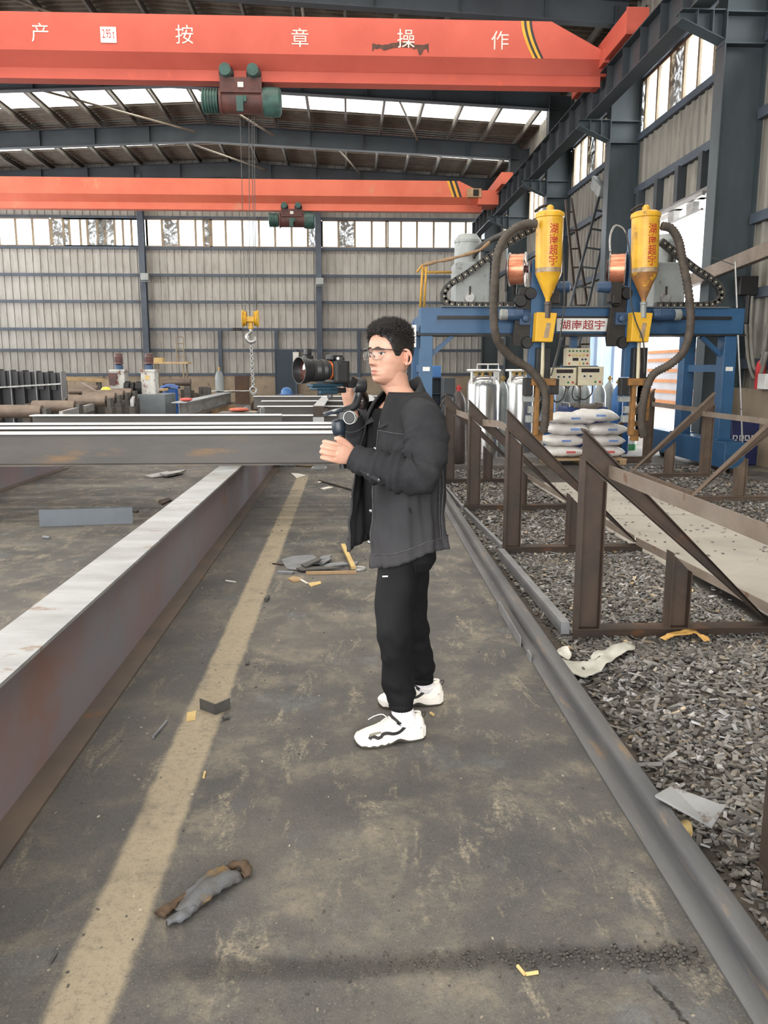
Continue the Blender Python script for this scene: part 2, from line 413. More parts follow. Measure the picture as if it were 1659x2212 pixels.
# window bands: frames of several lights, glass and slack plastic film
WN = [0]
def window(o, ua, lights, h, nrm, films=()):
    """o: lower corner; ua: unit along; lights: widths"""
    WN[0] += 1; o, ua, nrm = V(o), V(ua), V(nrm); f = MB(); g = MB(); fl = MB(); x = 0; L = sum(lights)
    def bar(a0, a1, z0, z1, d0=-.04, d1=.04):
        c = o+ua*((a0+a1)/2)+V((0, 0, (z0+z1)/2))
        p = [o+ua*a+nrm*d+V((0, 0, z)) for z in (z0, z1) for a, d in ((a0, d0), (a1, d0), (a1, d1), (a0, d1))]
        f.add(p, [(3,2,1,0),(4,5,6,7),(0,1,5,4),(1,2,6,5),(2,3,7,6),(3,0,4,7)])
    bar(0, L, 0, .05); bar(0, L, h-.05, h)
    for i, w in enumerate(lights):
        bar(x-.045, x+.045, .05, h-.05); 
        t = fl if i in films else g
        q = [o+ua*(x+.03)+V((0, 0, .05)), o+ua*(x+w-.03)+V((0, 0, .05)), o+ua*(x+w-.03)+V((0, 0, h-.05)), o+ua*(x+.03)+V((0, 0, h-.05))]
        if i in films:
            n = 6; r0 = len(fl.v)
            vs = []
            for j in range(n+1):
                for kx in range(n+1):
                    a = x+.03+(w-.06)*kx/n; z = .05+(h-.1)*j/n
                    vs.append(o+ua*a+V((0, 0, z))+nrm*(.03+.05*noise.noise(V((a*3, z*3, WN[0])))))
            fl.add(vs, [(j*(n+1)+kx, j*(n+1)+kx+1, (j+1)*(n+1)+kx+1, (j+1)*(n+1)+kx) for j in range(n) for kx in range(n)])
        else: g.add(q, [(0, 1, 2, 3)])
        x += w
    bar(L-.03, L+.03, .05, h-.05)
    root = struct(f.build('window_%d' % WN[0], 'win_frame'), 'window of tall lights in the high band')
    if g.v: g.build('pane', 'pane', root)
    if fl.v: fl.build('plastic_film', 'film', root, smooth=4)
P('win_frame', (150, 132, 104), (128, 114, 96), 5, .6)
for x0, n, w, fi in ((-16.4, 5, .72, ()), (-12.72, 5, .76, (0, 2)), (-8.6, 1, .0, ()),):
    if w: window((x0, YB, ZW0), (1, 0, 0), [w]*n, ZW1-ZW0, (0, -1, 0), fi)
window(at(140, 533, YB).xyz*V((1, 1, 0))+V((0, 0, ZW0)), (1, 0, 0), [.72, .72, .74, .72, .66], ZW1-ZW0, (0, -1, 0), (2,))
for px, ls, fi in ((319, [.66, .7, .74, .34, .36], (1, 4)), (455, [.68, .72, .72, .7, .72, .7, .6], (6,)), (696, [.72, .72, .74, .72], (1,)), (834, [.66, .7, .74, .72, .7, .66, .6], ())):
    p = at(px, 533, YB); window((p.x, YB, ZW0), (1, 0, 0), ls, ZW1-ZW0, (0, -1, 0), fi)
for y0, n, fi in ((14.2, 8, (1, 4, 7)), (20.0, 7, (0, 4)), (25.9, 7, (1,)), (31.7, 6, ())):
    window((XW, y0, ZW0), (0, 1, 0), [.7]*n, ZW1-ZW0, (-1, 0, 0), fi)
window((XW, 8.3, ZW0), (0, 1, 0), [.7]*7, ZW1-ZW0, (-1, 0, 0), (2,))
# solid pieces of the band between the windows
b = MB()
for y0, y1 in ((YF, 8.3), (13.2, 14.2), (19.8, 20.0), (24.9, 25.9), (30.8, 31.7), (35.9, YB)): b.box(XW, XW+.05, y0, y1, ZW0, ZW1)
struct(b.build('trim_1', 'clad_r'), 'wall strips between the high windows')

# frame: columns, rafters, purlins, girts, brackets, crane runway
COLY = (2.2, 8.0, 13.75, 19.45, 25.4, 31.2, 36.6)
def column(y):
    b = MB(); b.ext([(-.17,-.35),(.17,-.35),(.17,-.335),(.006,-.335),(.006,.335),(.17,.335),(.17,.35),(-.17,.35),(-.17,.335),(-.006,.335),(-.006,-.335),(-.17,-.335)],
                    (6.36, y, 0), (6.36, y, 9.5), up=(1, 0, 0))
    for z in (6.62, 7.08):
        b.box(6.0, 6.72, y-.165, y+.165, z-.01, z+.01)
    o = struct(b.build('steel_column', 'frame_paint'), 'tall grey steel column against the right wall')
    # bracket carrying the runway
    b = MB(); b.prism([(5.3, 6.98), (6.02, 6.68), (6.02, 7.12), (5.3, 7.12)], 'y', y-.006, y+.006)
    b.box(5.3, 6.02, y-.14, y+.14, 7.1, 7.12)
    b.add([(5.3, y-.14, 6.97), (6.02, y-.14, 6.67), (6.02, y+.14, 6.67), (5.3, y+.14, 6.97), (5.3, y-.14, 6.985), (6.02, y-.14, 6.685), (6.02, y+.14, 6.685), (5.3, y+.14, 6.985)],
          [(3,2,1,0),(4,5,6,7),(0,1,5,4),(1,2,6,5),(2,3,7,6),(3,0,4,7)])
    b.box(5.55, 5.565, y-.14, y+.14, 6.88, 7.1); b.box(5.8, 5.815, y-.14, y+.14, 6.78, 7.1)
    b.build('bracket', 'frame_paint', o)
for y in COLY: column(y)
def rafter(y):
    b = MB()
    for xe in (XW-.4, XL+.3):
        p0 = [(RIDGE, 9.62), (xe, 9.12), (xe, 9.62), (RIDGE, 10.2)]
        b.prism(p0, 'y', y-.008, y+.008)
        for (xa, za), (xb, zb), t in (((RIDGE, 9.62), (xe, 9.12), .02), ((RIDGE, 10.2), (xe, 9.62), .02)):
            b.prism([(xa, za-t), (xb, zb-t), (xb, zb), (xa, za)], 'y', y-.13, y+.13)
        L = xe-RIDGE
        for i in range(1, 6):
            t = i/6; xx = RIDGE+L*t; b.box(xx-.008, xx+.008, y-.12, y+.12, 9.62-.5*t, 10.18-.56*t)
    struct(b.build('roof_rafter', 'rafter_paint'), 'dark steel rafter under the roof')
for y in COLY: rafter(y)
purl = None
for i in range(19):
    x = XW-.55-i*1.24; z = ZR-(ZR-ZE)*abs(x-RIDGE)/11.85-.06
    if purl is None:
        b = MB(); b.ext([(-.035,-.1),(.035,-.1),(.035,-.085),(-.02,-.085),(-.02,.085),(.035,.085),(.035,.1),(-.035,.1)], (x, YF, z-.1), (x, YB, z-.1))
        purl = struct(b.build('roof_purlin', 'purlin'), 'thin roof purlin running the length of the hall')
        pz = z; px_ = x
    else:
        c = purl.copy(); COL.objects.link(c); c.location = purl.location+V((x-px_, 0, z-pz))
P('purlin', (96, 92, 84), (80, 76, 70), 2, .6)
# slanting bracing pipes under the roof
for a, c_ in (((-9.6, 25.6, 9.7), (-5.4, 31.0, 9.9)), ((-4.8, 25.6, 9.9), (-2.6, 31.0, 9.8)), ((1.4, 25.6, 9.75), (2.6, 31, 9.7)), ((-6.6, 31.4, 9.9), (-3.4, 36.6, 9.9)), ((-.6, 31.4, 9.8), (.6, 36.6, 9.8)), ((-8, 19.8, 9.8), (-4, 25.2, 10)), ((-1, 19.8, 9.9), (-1, 25.2, 9.9))):
    struct(MB().tube([a, c_], .035, 8).build('roof_brace', 'pipe_pale'), 'pale bracing pipe under the roof')
P('pipe_pale', (150, 142, 126), (120, 112, 100), 3, .5)
def girt(p, q, h=.14, w=.07):
    struct(MB().bar(p, q, w, h).build('wall_girt', 'girt_paint'), 'dark horizontal wall girt')
for z in (5.58, 4.45, 3.27, 2.36, 1.30): girt((XL, YB-.12, z), (XW, YB-.12, z), .12)
girt((XL, YB-.08, ZW0-.06), (XW, YB-.08, ZW0-.06), .12); girt((XL, YB-.08, ZW1+.05), (XW, YB-.08, ZW1+.05), .1)
for y0, y1 in zip(COLY[:-1], COLY[1:]):
    if y0 < 7: continue
    for z in (5.56, 3.95, 2.75, 1.62):
        if y0 == 13.75 and z < DZ: continue
        girt((XW-.1, y0+.17, z), (XW-.1, y1-.17, z), .16)
    girt((XW-.08, y0+.17, ZW0-.07), (XW-.08, y1-.17, ZW0-.07), .14); girt((XW-.08, y0+.17, ZW1+.06), (XW-.08, y1-.17, ZW1+.06), .1)
for y in (15.6, 16.7, 17.8, 18.9): struct(MB().box(XW-.18, XW-.02, y-.09, y+.09, DZ, 5.5).build('wall_stud', 'frame_dark'), 'short dark stud over the door')
for px in (316, 690):
    p = at(px, 700, YB-.2); x = p.x
    b = MB(); b.ib((x, YB-.3, 0), (x, YB-.3, 9.7), .3, .25, up=(0, 1, 0), tf=.02)
    struct(b.build('steel_column', 'girt_paint'), 'slim steel column against the back wall')
# posts framing the back wall openings
for px, z1 in ((477, 3.27), (598, 3.27), (775, 3.27), (885, 3.27)):
    x = at(px, 760, YB).x; struct(MB().box(x-.08, x+.08, YB-.2, YB-.04, 0, z1).build('wall_stud', 'girt_paint'), 'short dark stud framing the lower back wall')
b = MB(); RX = 5.58
b.ib((RX, -3, 7.44), (RX, YB-.3, 7.44), .64, .3, .022, .012)
y = -2.5
while y < YB-.5:
    b.box(RX-.14, RX+.14, y-.006, y+.006, 7.14, 7.74); y += .97
r = struct(b.build('crane_runway', 'frame_dark'), 'dark steel crane runway beam along the right columns')
MB().ext([(-.05,0),(.05,0),(.05,.015),(.012,.03),(.012,.08),(.03,.09),(.03,.11),(-.03,.11),(-.03,.09),(-.012,.08),(-.012,.03),(-.05,.015)], (RX, -3, 7.76), (RX, YB-.3, 7.76)).build('rail', 'rail_brown', r)
P('rail_brown', (92, 66, 56), (70, 54, 48), 3, .5, .3)
# side door: jambs, header with shutter box, pale blue leaf pushed aside; yard outside
b = MB(); b.box(XW-.2, XW+.05, DY0-.2, DY0, 0, DZ+.1); b.box(XW-.2, XW+.05, DY1, DY1+.16, 0, DZ)
b.box(XW-.22, XW+.05, DY0-.2, DY1+.16, DZ, DZ+.12)
d = struct(b.build('door_1', 'jamb'), 'frame of the tall side doorway, open to the yard')
P('jamb', (120, 118, 116), (100, 98, 96), 3, .6)
b = MB(); b.box(XW-.3, XW-.24, DY0, DY1, DZ-.04, DZ+.04); b.box(XW-.3, XW-.26, DY0, DY1, DZ-.3, DZ-.26)
for y in (15.7, 16.6, 17.5): b.cbox((XW-.22, y, DZ-.16), .12, .3, .2)
b.build('door_track', 'steel_pale', d)
b = MB(); corr(b, (5.5, 18.42, .06), (1, 0, 0), (0, 0, 1), 1.18, 2.75, .4, .2, .05, (0, -1, 0)); b.box(5.5, 6.68, 18.426, 18.46, .05, 2.84)
b.build('door_leaf', 'leaf_blue', d)
P('leaf_blue', (136, 154, 180), (122, 142, 170), 1.5, .45)
# brown door and dark doorway in the back wall
b = MB(); x0, x1 = at(598, 800, YB).x, at(640, 800, YB).x; b.box(x0, x1, YB-.3, YB-.2, 0, 2.36)
b.box(x0-.06, x0, YB-.32, YB-.16, 0, 2.4); b.box(x1, x1+.06, YB-.32, YB-.16, 0, 2.4)
struct(b.build('door_2', 'door_navy'), 'dark navy sliding door in the back wall')
P('door_navy', (24, 40, 54), (32, 48, 62), 1.5, .5)
b = MB(); x0, x1 = at(509, 840, YB).x, at(538, 840, YB).x; b.box(x0, x1, YB-.2, YB-.12, 0, 1.24)
o = struct(b.build('door_3', 'hatch_brown'), 'low brown hatch in the plinth of the back wall')
P('hatch_brown', (92, 68, 48), (70, 54, 42), 2, .7)
b = MB(); b.add([(XW+.2, -30, -.02), (60, -30, -.02), (60, 80, -.02), (XW+.2, 80, -.02)], [(0, 1, 2, 3)])
struct(b.build('ground_outside', 'yard'), 'bright concrete yard outside the side door')
P('yard', (222, 220, 214), (206, 202, 194), 1.0, .8)
b = MB(); b.box(13.2, 13.3, 14, 44, 0, 2.3)
hb = tag(b.build('yard_hoarding', 'hoard'), 'white yard hoarding seen through the side door', 'fence')
b = MB()
for z in (.2, .62, 1.05, 1.48, 1.9, 2.25): b.box(13.15, 13.2, 14, 44, z-.06, z+.06)
b.build('rail', 'hoard_orange', hb)
P('hoard', (216, 216, 222), (200, 202, 210), 1, .6); P('hoard_orange', (226, 150, 84), (214, 136, 76), 2, .6)
# ------------------------------------------------------------------ overhead cranes
P('crane_orange', (190, 90, 74), (180, 82, 68), 1.2, .45, c3=(196, 92, 70), s3=2.5, lo3=.58, hi3=.74, spec=.35)
P('crane_orange_hazed', (206, 106, 80), (198, 96, 72), 1.2, .5, c3=(190, 130, 100), s3=1.4, lo3=.6, hi3=.75)  # paler than the near crane: haze mixed into the orange
P('sign_white', (226, 222, 214), (208, 204, 196), 5, .6)
P('letter_white', (236, 206, 198), (226, 186, 176), 9, .7)
P('letter_red', (176, 44, 40), (160, 36, 34), 9, .6)
P('warn_yellow', (226, 164, 48), (208, 146, 42), 3, .5); P('warn_black', (34, 32, 32), (46, 42, 40), 3, .6)
P('scorch', (92, 58, 46), (60, 44, 38), 8, .8)
P('hoist_green', (58, 92, 84), (44, 66, 62), 6, .55, c3=(40, 38, 36), s3=9); P('hoist_red', (100, 58, 52), (72, 48, 44), 4, .6, c3=(50, 44, 40), s3=7)
P('hook_yellow', (214, 168, 44), (188, 140, 38), 9, .45, c3=(70, 56, 32), s3=14); P('chain_steel', (168, 168, 166), (130, 128, 124), 20, .35, .7)
P('rope', (92, 90, 88), (74, 72, 70), 30, .6, .3)

def girder(name, label, Y, z, xl, xr, slope, m, dep=.34):
    """z = (track bottom, track top, web bottom, top); box girder with a tapered belly over the hoist track"""
    root = thing(name, label, 'crane', (-5, Y, z[0]))
    zb, zt, zw, zz = z; b = MB()
    prof = [(-dep, zw), (-.14, zt), (.14, zt), (dep, zw), (dep, zz), (-dep, zz)]
    def ring(x, top): return [V((x, Y+a, min(c, top))) for a, c in prof]
    b.loft([ring(xl, zz), ring(xr-slope, zz), ring(xr, zw+.1)])
    b.build('girder', m, root)
    b = MB(); b.box(xl, xr-.05, Y-dep-.025, Y+dep+.025, zz-.02, zz+.0) if False else None
    t = MB(); t.box(xl, xr-.12, Y-.15, Y-.13, zb, zt); t.box(xl, xr-.12, Y+.13, Y+.15, zb, zt); t.box(xl, xr-.12, Y-.17, Y+.17, zb-.02, zb); 
    t.build('hoist_track', m, root)
    return root
Y1 = 18.5; yf = Y1-.34
zt1 = [at(800, y, yf).z for y in (172, 150, 120, 39)]
xr1 = at(1318, 95, yf).x
c1 = girder('overhead_crane', 'long orange overhead crane with white lettering, nearest to the viewer', Y1, zt1, -16.3, xr1, xr1-at(1192, 40, yf).x, 'crane_orange')
b = MB(); b.box(5.38, 5.78, 16.55, 20.4, 7.86, 8.3); b.box(5.36, 5.8, 16.53, 16.56, 7.84, 8.32); b.box(xr1-.2, 5.5, 17.9, 19.1, zt1[1]+.12, zt1[2]+.14)
e = b.build('end_truck', 'crane_orange', c1, bevel=.01)
for y in (17.0, 19.9): MB().cyl((5.5, y, 7.95), (5.68, y, 7.95), .12).build('wheel', 'frame_dark', e, smooth=.6)
b = MB(); b.box(-16.2, -15.8, 16.55, 20.4, 7.86, 8.3); b.build('end_truck', 'crane_orange', c1)
for ch, px, py in (('产', 86, 70), ('按', 398, 74), ('章', 648, 81), ('操', 877, 83), ('作', 1080, 87)):
    text(ch, .36, at(px, py, yf-.004), (1, 0, 0), (0, 0, 1), 'letter_white', 'painted_character', c1)
p = at(234, 75, yf-.012); b = MB(); b.box(p.x-.16, p.x+.16, yf-.012, yf-.002, p.z-.15, p.z+.15)
pl = b.build('rating_plate', 'sign_white', c1)
text('2.95 t', .17, p+V((0, 0, .02)), (1, 0, 0), (0, 0, 1), 'letter_red', 'plate_lettering', pl, width=.24, bold=.003)
b = MB(); k = MB()
za, zb_ = zt1[3], zt1[2]
def band(mb, u0, u1):
    n = 8; vs = []
    for i in range(n+1):
        t = i/n; z = za+(zb_-za)*t; off = at(1125, 60, yf).x+.27*t**1.6
        vs += [V((off+u0, yf-.004, z)), V((off+u1, yf-.004, z))]
    mb.add(vs, [(2*i, 2*i+2, 2*i+3, 2*i+1) for i in range(n)])
for i in range(2): band(b, .0+i*.115, .06+i*.115); band(k, .06+i*.115, .115+i*.115)
b.build('yellow_stripe', 'warn_yellow', c1); k.build('black_stripe', 'warn_black', c1)
b = MB(); top = []; bot = []
random.seed(3)
for i in range(25):
    t = i/24; q = at(804+122*t, 97+3*sin(t*9), yf-.005); h = .035+.05*random.random()+(.09 if i in (0, 24, 20, 21) else 0)
    top.append(q+V((0, 0, .02+.02*random.random()))); bot.append(q-V((0, 0, h)))
b.add(top+bot, [(i+1, i, 25+i, 26+i) for i in range(24)]); b.build('scorch_mark', 'scorch', c1)
# second crane, farther back
Y2 = 30.9; yf2 = Y2-.3
zt2 = [at(800, y, yf2).z for y in (452, 448, 424, 389)]
xr2 = at(1050, 405, yf2).x
c2 = girder('overhead_crane', 'orange overhead crane farther back, over the window band', Y2, [zt2[0]-.02, zt2[0]+.2, zt2[2], zt2[3]], -16.3, xr2, xr2-at(992, 395, yf2).x, 'crane_orange_hazed', .3)
b = MB(); b.box(5.38, 5.78, 29.3, 32.6, 7.86, 8.25); b.box(xr2-.3, 5.5, 30.4, 31.4, zt2[1]+.1, zt2[2]+.2); b.build('end_truck', 'crane_orange_hazed', c2)
b = MB(); b.box(-16.2, -15.8, 29.3, 32.6, 7.86, 8.25); b.build('end_truck', 'crane_orange_hazed', c2)
b = MB(); p = at(1024, 418, yf2-.1); b.cbox(p, .5, .25, .3); q = b.build('control_box', 'wood_dust', c2)
b = MB(); b.cbox(p+V((.05, -.13, 0)), .2, .02, .22); b.build('opening', 'black_metal', q)
b = MB(); k = MB()
for i in range(2):
    x = at(965, 400, yf2).x+i*.18
    for m_, d in ((b, 0), (k, .09)): m_.add([(x+d, yf2-.005, zt2[3]), (x+d+.09, yf2-.005, zt2[3]), (x+d+.29, yf2-.005, zt2[2]), (x+d+.2, yf2-.005, zt2[2])], [(3, 2, 1, 0)])
b.build('yellow_stripe', 'warn_yellow', c2); k.build('black_stripe', 'warn_black', c2)

# hoist on the near crane's track
def hoist(px, Y, zr, k, label, far=False):
    x = at(px, 200, Y).x
    h = thing('hoist_trolley', label, 'hoist', (x, Y, zr))
    for sx in (-.3, .32):
        for sy in (-1, 1):
            b = MB(); b.lathe([(.17*k, -.03), (.17*k, .0), (.14*k, .03), (.05, .05)], (x+sx*k, Y+sy*.2, zr+.1), (0, sy, 0), 20); b.build('trolley_wheel', 'black_metal', h, smooth=.6)
        b = MB(); b.cyl((x+sx*k, Y-.24, zr+.12), (x+sx*k, Y-.42, zr+.12), .13*k); b.build('travel_motor', 'hoist_green', h, smooth=.6)
    for sy in (-.24, .24): MB().box(x-.45*k, x+.5*k, Y+sy-.012, Y+sy+.012, zr-.3*k, zr+.02).build('side_plate', 'hoist_red', h)
    zc = zr-.42*k
    b = MB(); b.lathe([(.05, -.47), (.27, -.47), (.27, -.42), (.24, -.41), (.24, .41), (.27, .42), (.27, .47), (.05, .47)], (x+.02, Y, zc), (1, 0, 0), 28); b.build('drum', 'hoist_red', h, smooth=.6)
    b = MB(); n = []
    for i in range(11): n += [(.225 if i % 2 else .25, .48+i*.03), (.225 if i % 2 else .25, .505+i*.03)]
    b.lathe([(.05, .47)]+n+[(.16, .83), (.05, .83)], (x, Y, zc), (-1, 0, 0), 24); b.build('motor', 'hoist_green', h, smooth=.5)
    b = MB(); b.lathe([(.05, .47), (.28, .47), (.29, .6), (.29, .8), (.24, .84), (.05, .84)], (x, Y, zc), (1, 0, 0), 24); b.build('gearbox', 'hoist_green', h, smooth=.6)
    b = MB(); b.cbox((x+.02, Y-.26, zr-.14*k), .12, .02, .1); b.build('name_plate', 'sign_white', h)
    b = MB(); b.cbox((x+.0, Y-.28, zc-.12), .14, .08, .3); b.cbox((x+.1, Y-.27, zc-.02), .07, .06, .12); b.build('rope_guide', 'hoist_green', h)
    return h, x, zc
h1, hx, hz = hoist(521, Y1, zt1[0]+.02, .92, 'green and rusty red hoist trolley hanging under the near orange crane')
h2, _, _ = hoist(625, Y2, zt2[0]-.02, .8, 'small dark hoist trolley hanging under the far orange crane')
# hook block on its ropes
pb = at(541, 688, Y1); hb = thing('hook_block', 'yellow crane hook block with a steel hook, hanging on wire ropes', 'crane hook', pb)
for x in (519, 538, 544.5, 549): 
    xx = at({519: 530, 538: 540, 544.5: 549, 549: 553}[x], 680, Y1).x
    t = at(x, 242, Y1)
    MB().tube([(t.x, Y1-.05, hz-.31), (xx, Y1-.02, pb.z+.05)], .008, 5).build('wire_rope', 'rope', hb)
for s in (-1, 1):
    MB().lathe([(.03, -.03), (.17, -.03), (.15, 0), (.17, .03), (.03, .03)], pb+V((s*.115, 0, 0)), (1, 0, 0), 24).build('sheave', 'hook_yellow', hb, smooth=.5)
    MB().lathe([(.02, -.012), (.185, -.012), (.185, .012), (.02, .012)], pb+V((s*.165, 0, 0)), (1, 0, 0), 24).build('sheave_guard', 'hook_yellow', hb, smooth=.5)
b = MB(); b.cbox(pb+V((0, 0, -.02)), .2, .2, .12); b.cbox(pb+V((0, 0, -.15)), .1, .1, .16); b.build('crosshead', 'hook_yellow', hb, bevel=.02)
hk = [(0, 0, .02), (0, 0, -.06), (-.075, 0, -.13), (-.085, 0, -.22), (-.02, 0, -.29), (.065, 0, -.27), (.09, 0, -.2), (.1, 0, -.15)]
ph = pb+V((0, 0, -.22)); pts = sm([ph+V(p) for p in hk], 5); n = len(pts)
MB().tube(pts, [.028+.02*sin(pi*min(1, i/n*1.05))-(.022*max(0, (i/n-.75)*4)) for i in range(n)], 10).build('hook', 'chain_steel', hb, smooth=2)
# chain hanging from the hook
z0 = ph.z-.25; z1 = at(546, 838, Y1).z; ch = thing('lifting_chain', 'long steel lifting chain with end hooks, hanging from the crane hook', 'chain', (pb.x, Y1, z1))
N = 19; xs = at(547, 840, Y1).x
for i in range(N):
    t = (i+.5)/N; c = V((pb.x+(xs-pb.x)*t, Y1, z0+(z1-z0)*t)); L = (z0-z1)/N*.68; w = .028
    u = V((1, 0, 0)) if i % 2 else V((0.5, .86, 0))
    ring = [c+u*(w*cos(a))+V((0, 0, L*sin(a))) for a in [2*pi*k/12 for k in range(12)]]
    MB().tube(ring, .0125, 6, closed=True).build('chain_link', 'chain_steel', ch, smooth=2)
c = V((xs, Y1, z1))
MB().tube(sm([c+V(p) for p in ((0, 0, .05), (-.05, 0, -.02), (-.06, 0, -.1), (0, 0, -.15), (.06, 0, -.12), (.065, 0, -.05))], 5), .026, 8).build('end_hook', 'chain_steel', ch, smooth=2)
MB().tube([c+V((.07*cos(a), -.02, -.05+.07*sin(a))) for a in [2*pi*k/14 for k in range(14)]], .02, 6, closed=True).build('shackle', 'chain_steel', ch, smooth=2)
# ------------------------------------------------------------------ steel beams on the floor
P('web_rosy', (150, 128, 128), (138, 140, 149), 1.1, .6, .05, stretch=(1, .55, .8), c3=(150, 116, 106), s3=1.6, lo3=.5, hi3=.75)
P('flange_dusty', (172, 174, 175), (146, 147, 147), 2.2, .5, .2, stretch=(1, 2.5, 1), c3=(136, 116, 98), s3=4, lo3=.58, hi3=.68)
P('flange_brown', (112, 98, 86), (92, 84, 78), 3, .6, .15, c3=(126, 92, 66), s3=4)
P('flange_skylit', (216, 216, 214), (196, 196, 196), 2, .38, .3)  # near-white stands for roof light glare, painted into the top flanges
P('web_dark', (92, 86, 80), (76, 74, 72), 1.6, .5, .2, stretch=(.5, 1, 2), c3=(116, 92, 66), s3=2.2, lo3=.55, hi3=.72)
P('channel_grey', (98, 104, 112), (88, 94, 100), 3, .5)
BG = 'long steel beams lying in the hall'
def beam(name, label, p, q, h, b_, mt, mw, mbt, tf=.014, tw=.01, group=None):
    p, q = V(p), V(q); mid = (p+q)/2
    t = thing(name, label, 'steel beam', (mid.x, mid.y, mid.z), 0, group); dz = V((0, 0, 1))
    MB().bar(p+dz*(h-tf/2), q+dz*(h-tf/2), b_, tf).build('top_flange', mt, t)
    MB().bar(p+dz*(h/2), q+dz*(h/2), tw, h-2*tf).build('web', mw, t)
    MB().bar(p+dz*(tf/2), q+dz*(tf/2), b_, tf).build('bottom_flange', mbt, t)
    return t
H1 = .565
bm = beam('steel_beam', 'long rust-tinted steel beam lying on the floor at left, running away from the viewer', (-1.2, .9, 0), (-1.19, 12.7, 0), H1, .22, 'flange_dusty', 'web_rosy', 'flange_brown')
MB().box(-1.305, -1.075, 12.71, 12.725, .01, H1-.01).build('end_plate', 'rack_rust', bm)
beam('steel_beam', 'steel beam on the floor at the far left edge, under the stacked beams', (-4.46, 2, 0), (-4.48, 12.74, 0), H1, .22, 'flange_dusty', 'web_rosy', 'flange_brown')
z = H1+.002; hs = .335
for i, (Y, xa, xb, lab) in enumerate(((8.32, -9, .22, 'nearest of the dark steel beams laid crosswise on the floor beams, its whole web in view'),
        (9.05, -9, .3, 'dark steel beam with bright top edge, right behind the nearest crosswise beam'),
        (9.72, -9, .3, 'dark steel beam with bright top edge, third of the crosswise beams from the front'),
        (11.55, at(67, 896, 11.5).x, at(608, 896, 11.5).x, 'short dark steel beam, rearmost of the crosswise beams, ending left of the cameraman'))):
    beam('steel_beam', lab, (xa, Y, z), (xb, Y, z), hs, .24, 'flange_skylit', 'web_dark', 'steel_dark')
# farther beams between the stack and the back wall
def xbeam(pxa, pxb, Y, zt, h, lab): beam('steel_beam', lab, (at(pxa, 860, Y).x, Y, zt-h), (at(pxb, 860, Y).x, Y, zt-h), h, .22, 'flange_skylit', 'web_dark', 'steel_dark')
xbeam(430, 905, 13.6, .78, .34, 'dark crosswise steel beam behind the cameraman, under the pale beam end')
xbeam(556, 905, 15.6, .84, .32, 'dark crosswise steel beam, second behind the cameraman')
xbeam(565, 905, 17.2, .88, .32, 'dark crosswise steel beam, third behind the cameraman')
xbeam(548, 905, 19.6, .9, .3, 'dark crosswise steel beam, farthest behind the cameraman')
for Y in (13.6, 15.6, 17.2, 19.6):
    zt = {13.6: .44, 15.6: .52, 17.2: .56, 19.6: .6}[Y]
    for px in (620, 850):
        x = at(px, 860, Y).x; b = MB(); b.prism([(x-.25, 0), (x+.25, 0), (x+.12, zt-.003), (x-.12, zt-.003)], 'y', Y-.04, Y+.04); b.box(x-.25, x+.25, Y-.12, Y+.12, 0, .02)
        tag(b.build('trestle', 'rack_rust', bevel=.005), 'steel trestle carrying a far crosswise beam', 'trestle', 'trestles under the far crosswise beams')
def lbeam(px, py, Ya, Yb, z0, h, b_, lab, slant=0.):
    p = at(px, py, Ya)
    return beam('steel_beam', lab, (p.x, Ya, z0), (p.x+slant, Yb, z0), h, b_, 'flange_dusty', 'flange_dusty', 'flange_brown')
t = lbeam(688, 870, 13.0, 17.4, .786, .17, .17, 'pale steel beam end pointing at the viewer left of the gimbal, lying on the dark beams')
b = MB(); x = at(688, 870, 13.0).x; b.box(x-.085, x+.085, 12.985, 13, .8, .95); b.build('end_plate', 'rack_rust', t)
lbeam(806, 850, 13.1, 17.6, .786, .2, .2, 'pale steel beam end behind the gimbal, lying on the dark beams')
# leaning pale plates under those two beam ends
for px, lab in ((688, 'pale upright plate under the left beam end'), (788, 'pale upright plate behind the gimbal')):
    x = at(px, 890, 12.6).x; b = MB(); b.box(x-.085, x+.085, 12.55, 12.57, 0, .8); b.box(x-.12, x+.12, 12.45, 12.7, 0, .02)
    tag(b.build('steel_plate', 'flange_dusty'), lab, 'steel plate')
# the beam laid at a slant over the others, the roll of paper on it, the short offcut
pa, pb_ = gd(386, 869, .85), gd(498, 846, .85)
t = beam('steel_beam', 'pale grey steel beam lying at a slant left of the hanging chain', (pa.x, pa.y, .51), (pb_.x, pb_.y, .51), .34, .3, 'flange_dusty', 'steel_pale', 'flange_brown', tf=.02)
for f in (.15, .8):
    c = pa.lerp(V((pb_.x, pb_.y, 0)), f); b = MB(); b.box(c.x-.35, c.x+.35, c.y-.1, c.y+.1, 0, .508)
    tag(b.build('wood_block', 'wood_dust'), 'wooden block under the slanting pale beam', 'block', 'blocks under the slanting beam')
c = V((pb_.x+.1, pb_.y-.4, .852)); b = MB()
vs = [c+V((-.6+.24*i, .18*(j-1)*2+.05*sin(i*2.1), .012+.03*abs(sin(i*1.7+j)))) for j in range(3) for i in range(6)]
b.add(vs, [(j*6+i, j*6+i+1, (j+1)*6+i+1, (j+1)*6+i) for j in range(2) for i in range(5)])
tag(b.build('paper_sheet', 'white_paint'), 'crumpled white drawing sheet on the end of the slanting pale beam', 'paper')
Y = 14.6; xa, xb = at(528, 866, Y).x, at(567, 866, Y).x; b = MB(); zt = .62
b.box(xa, xb, Y-.35, Y+.35, zt+.1, zt+.115); b.box(xa, xa+.015, Y-.35, Y+.35, zt-.02, zt+.24); b.box(xb-.015, xb, Y-.35, Y+.35, zt-.02, zt+.24)
o = tag(b.build('beam_offcut', 'flange_dusty'), 'short pale beam offcut lying on its side beyond the hanging chain', 'offcut')
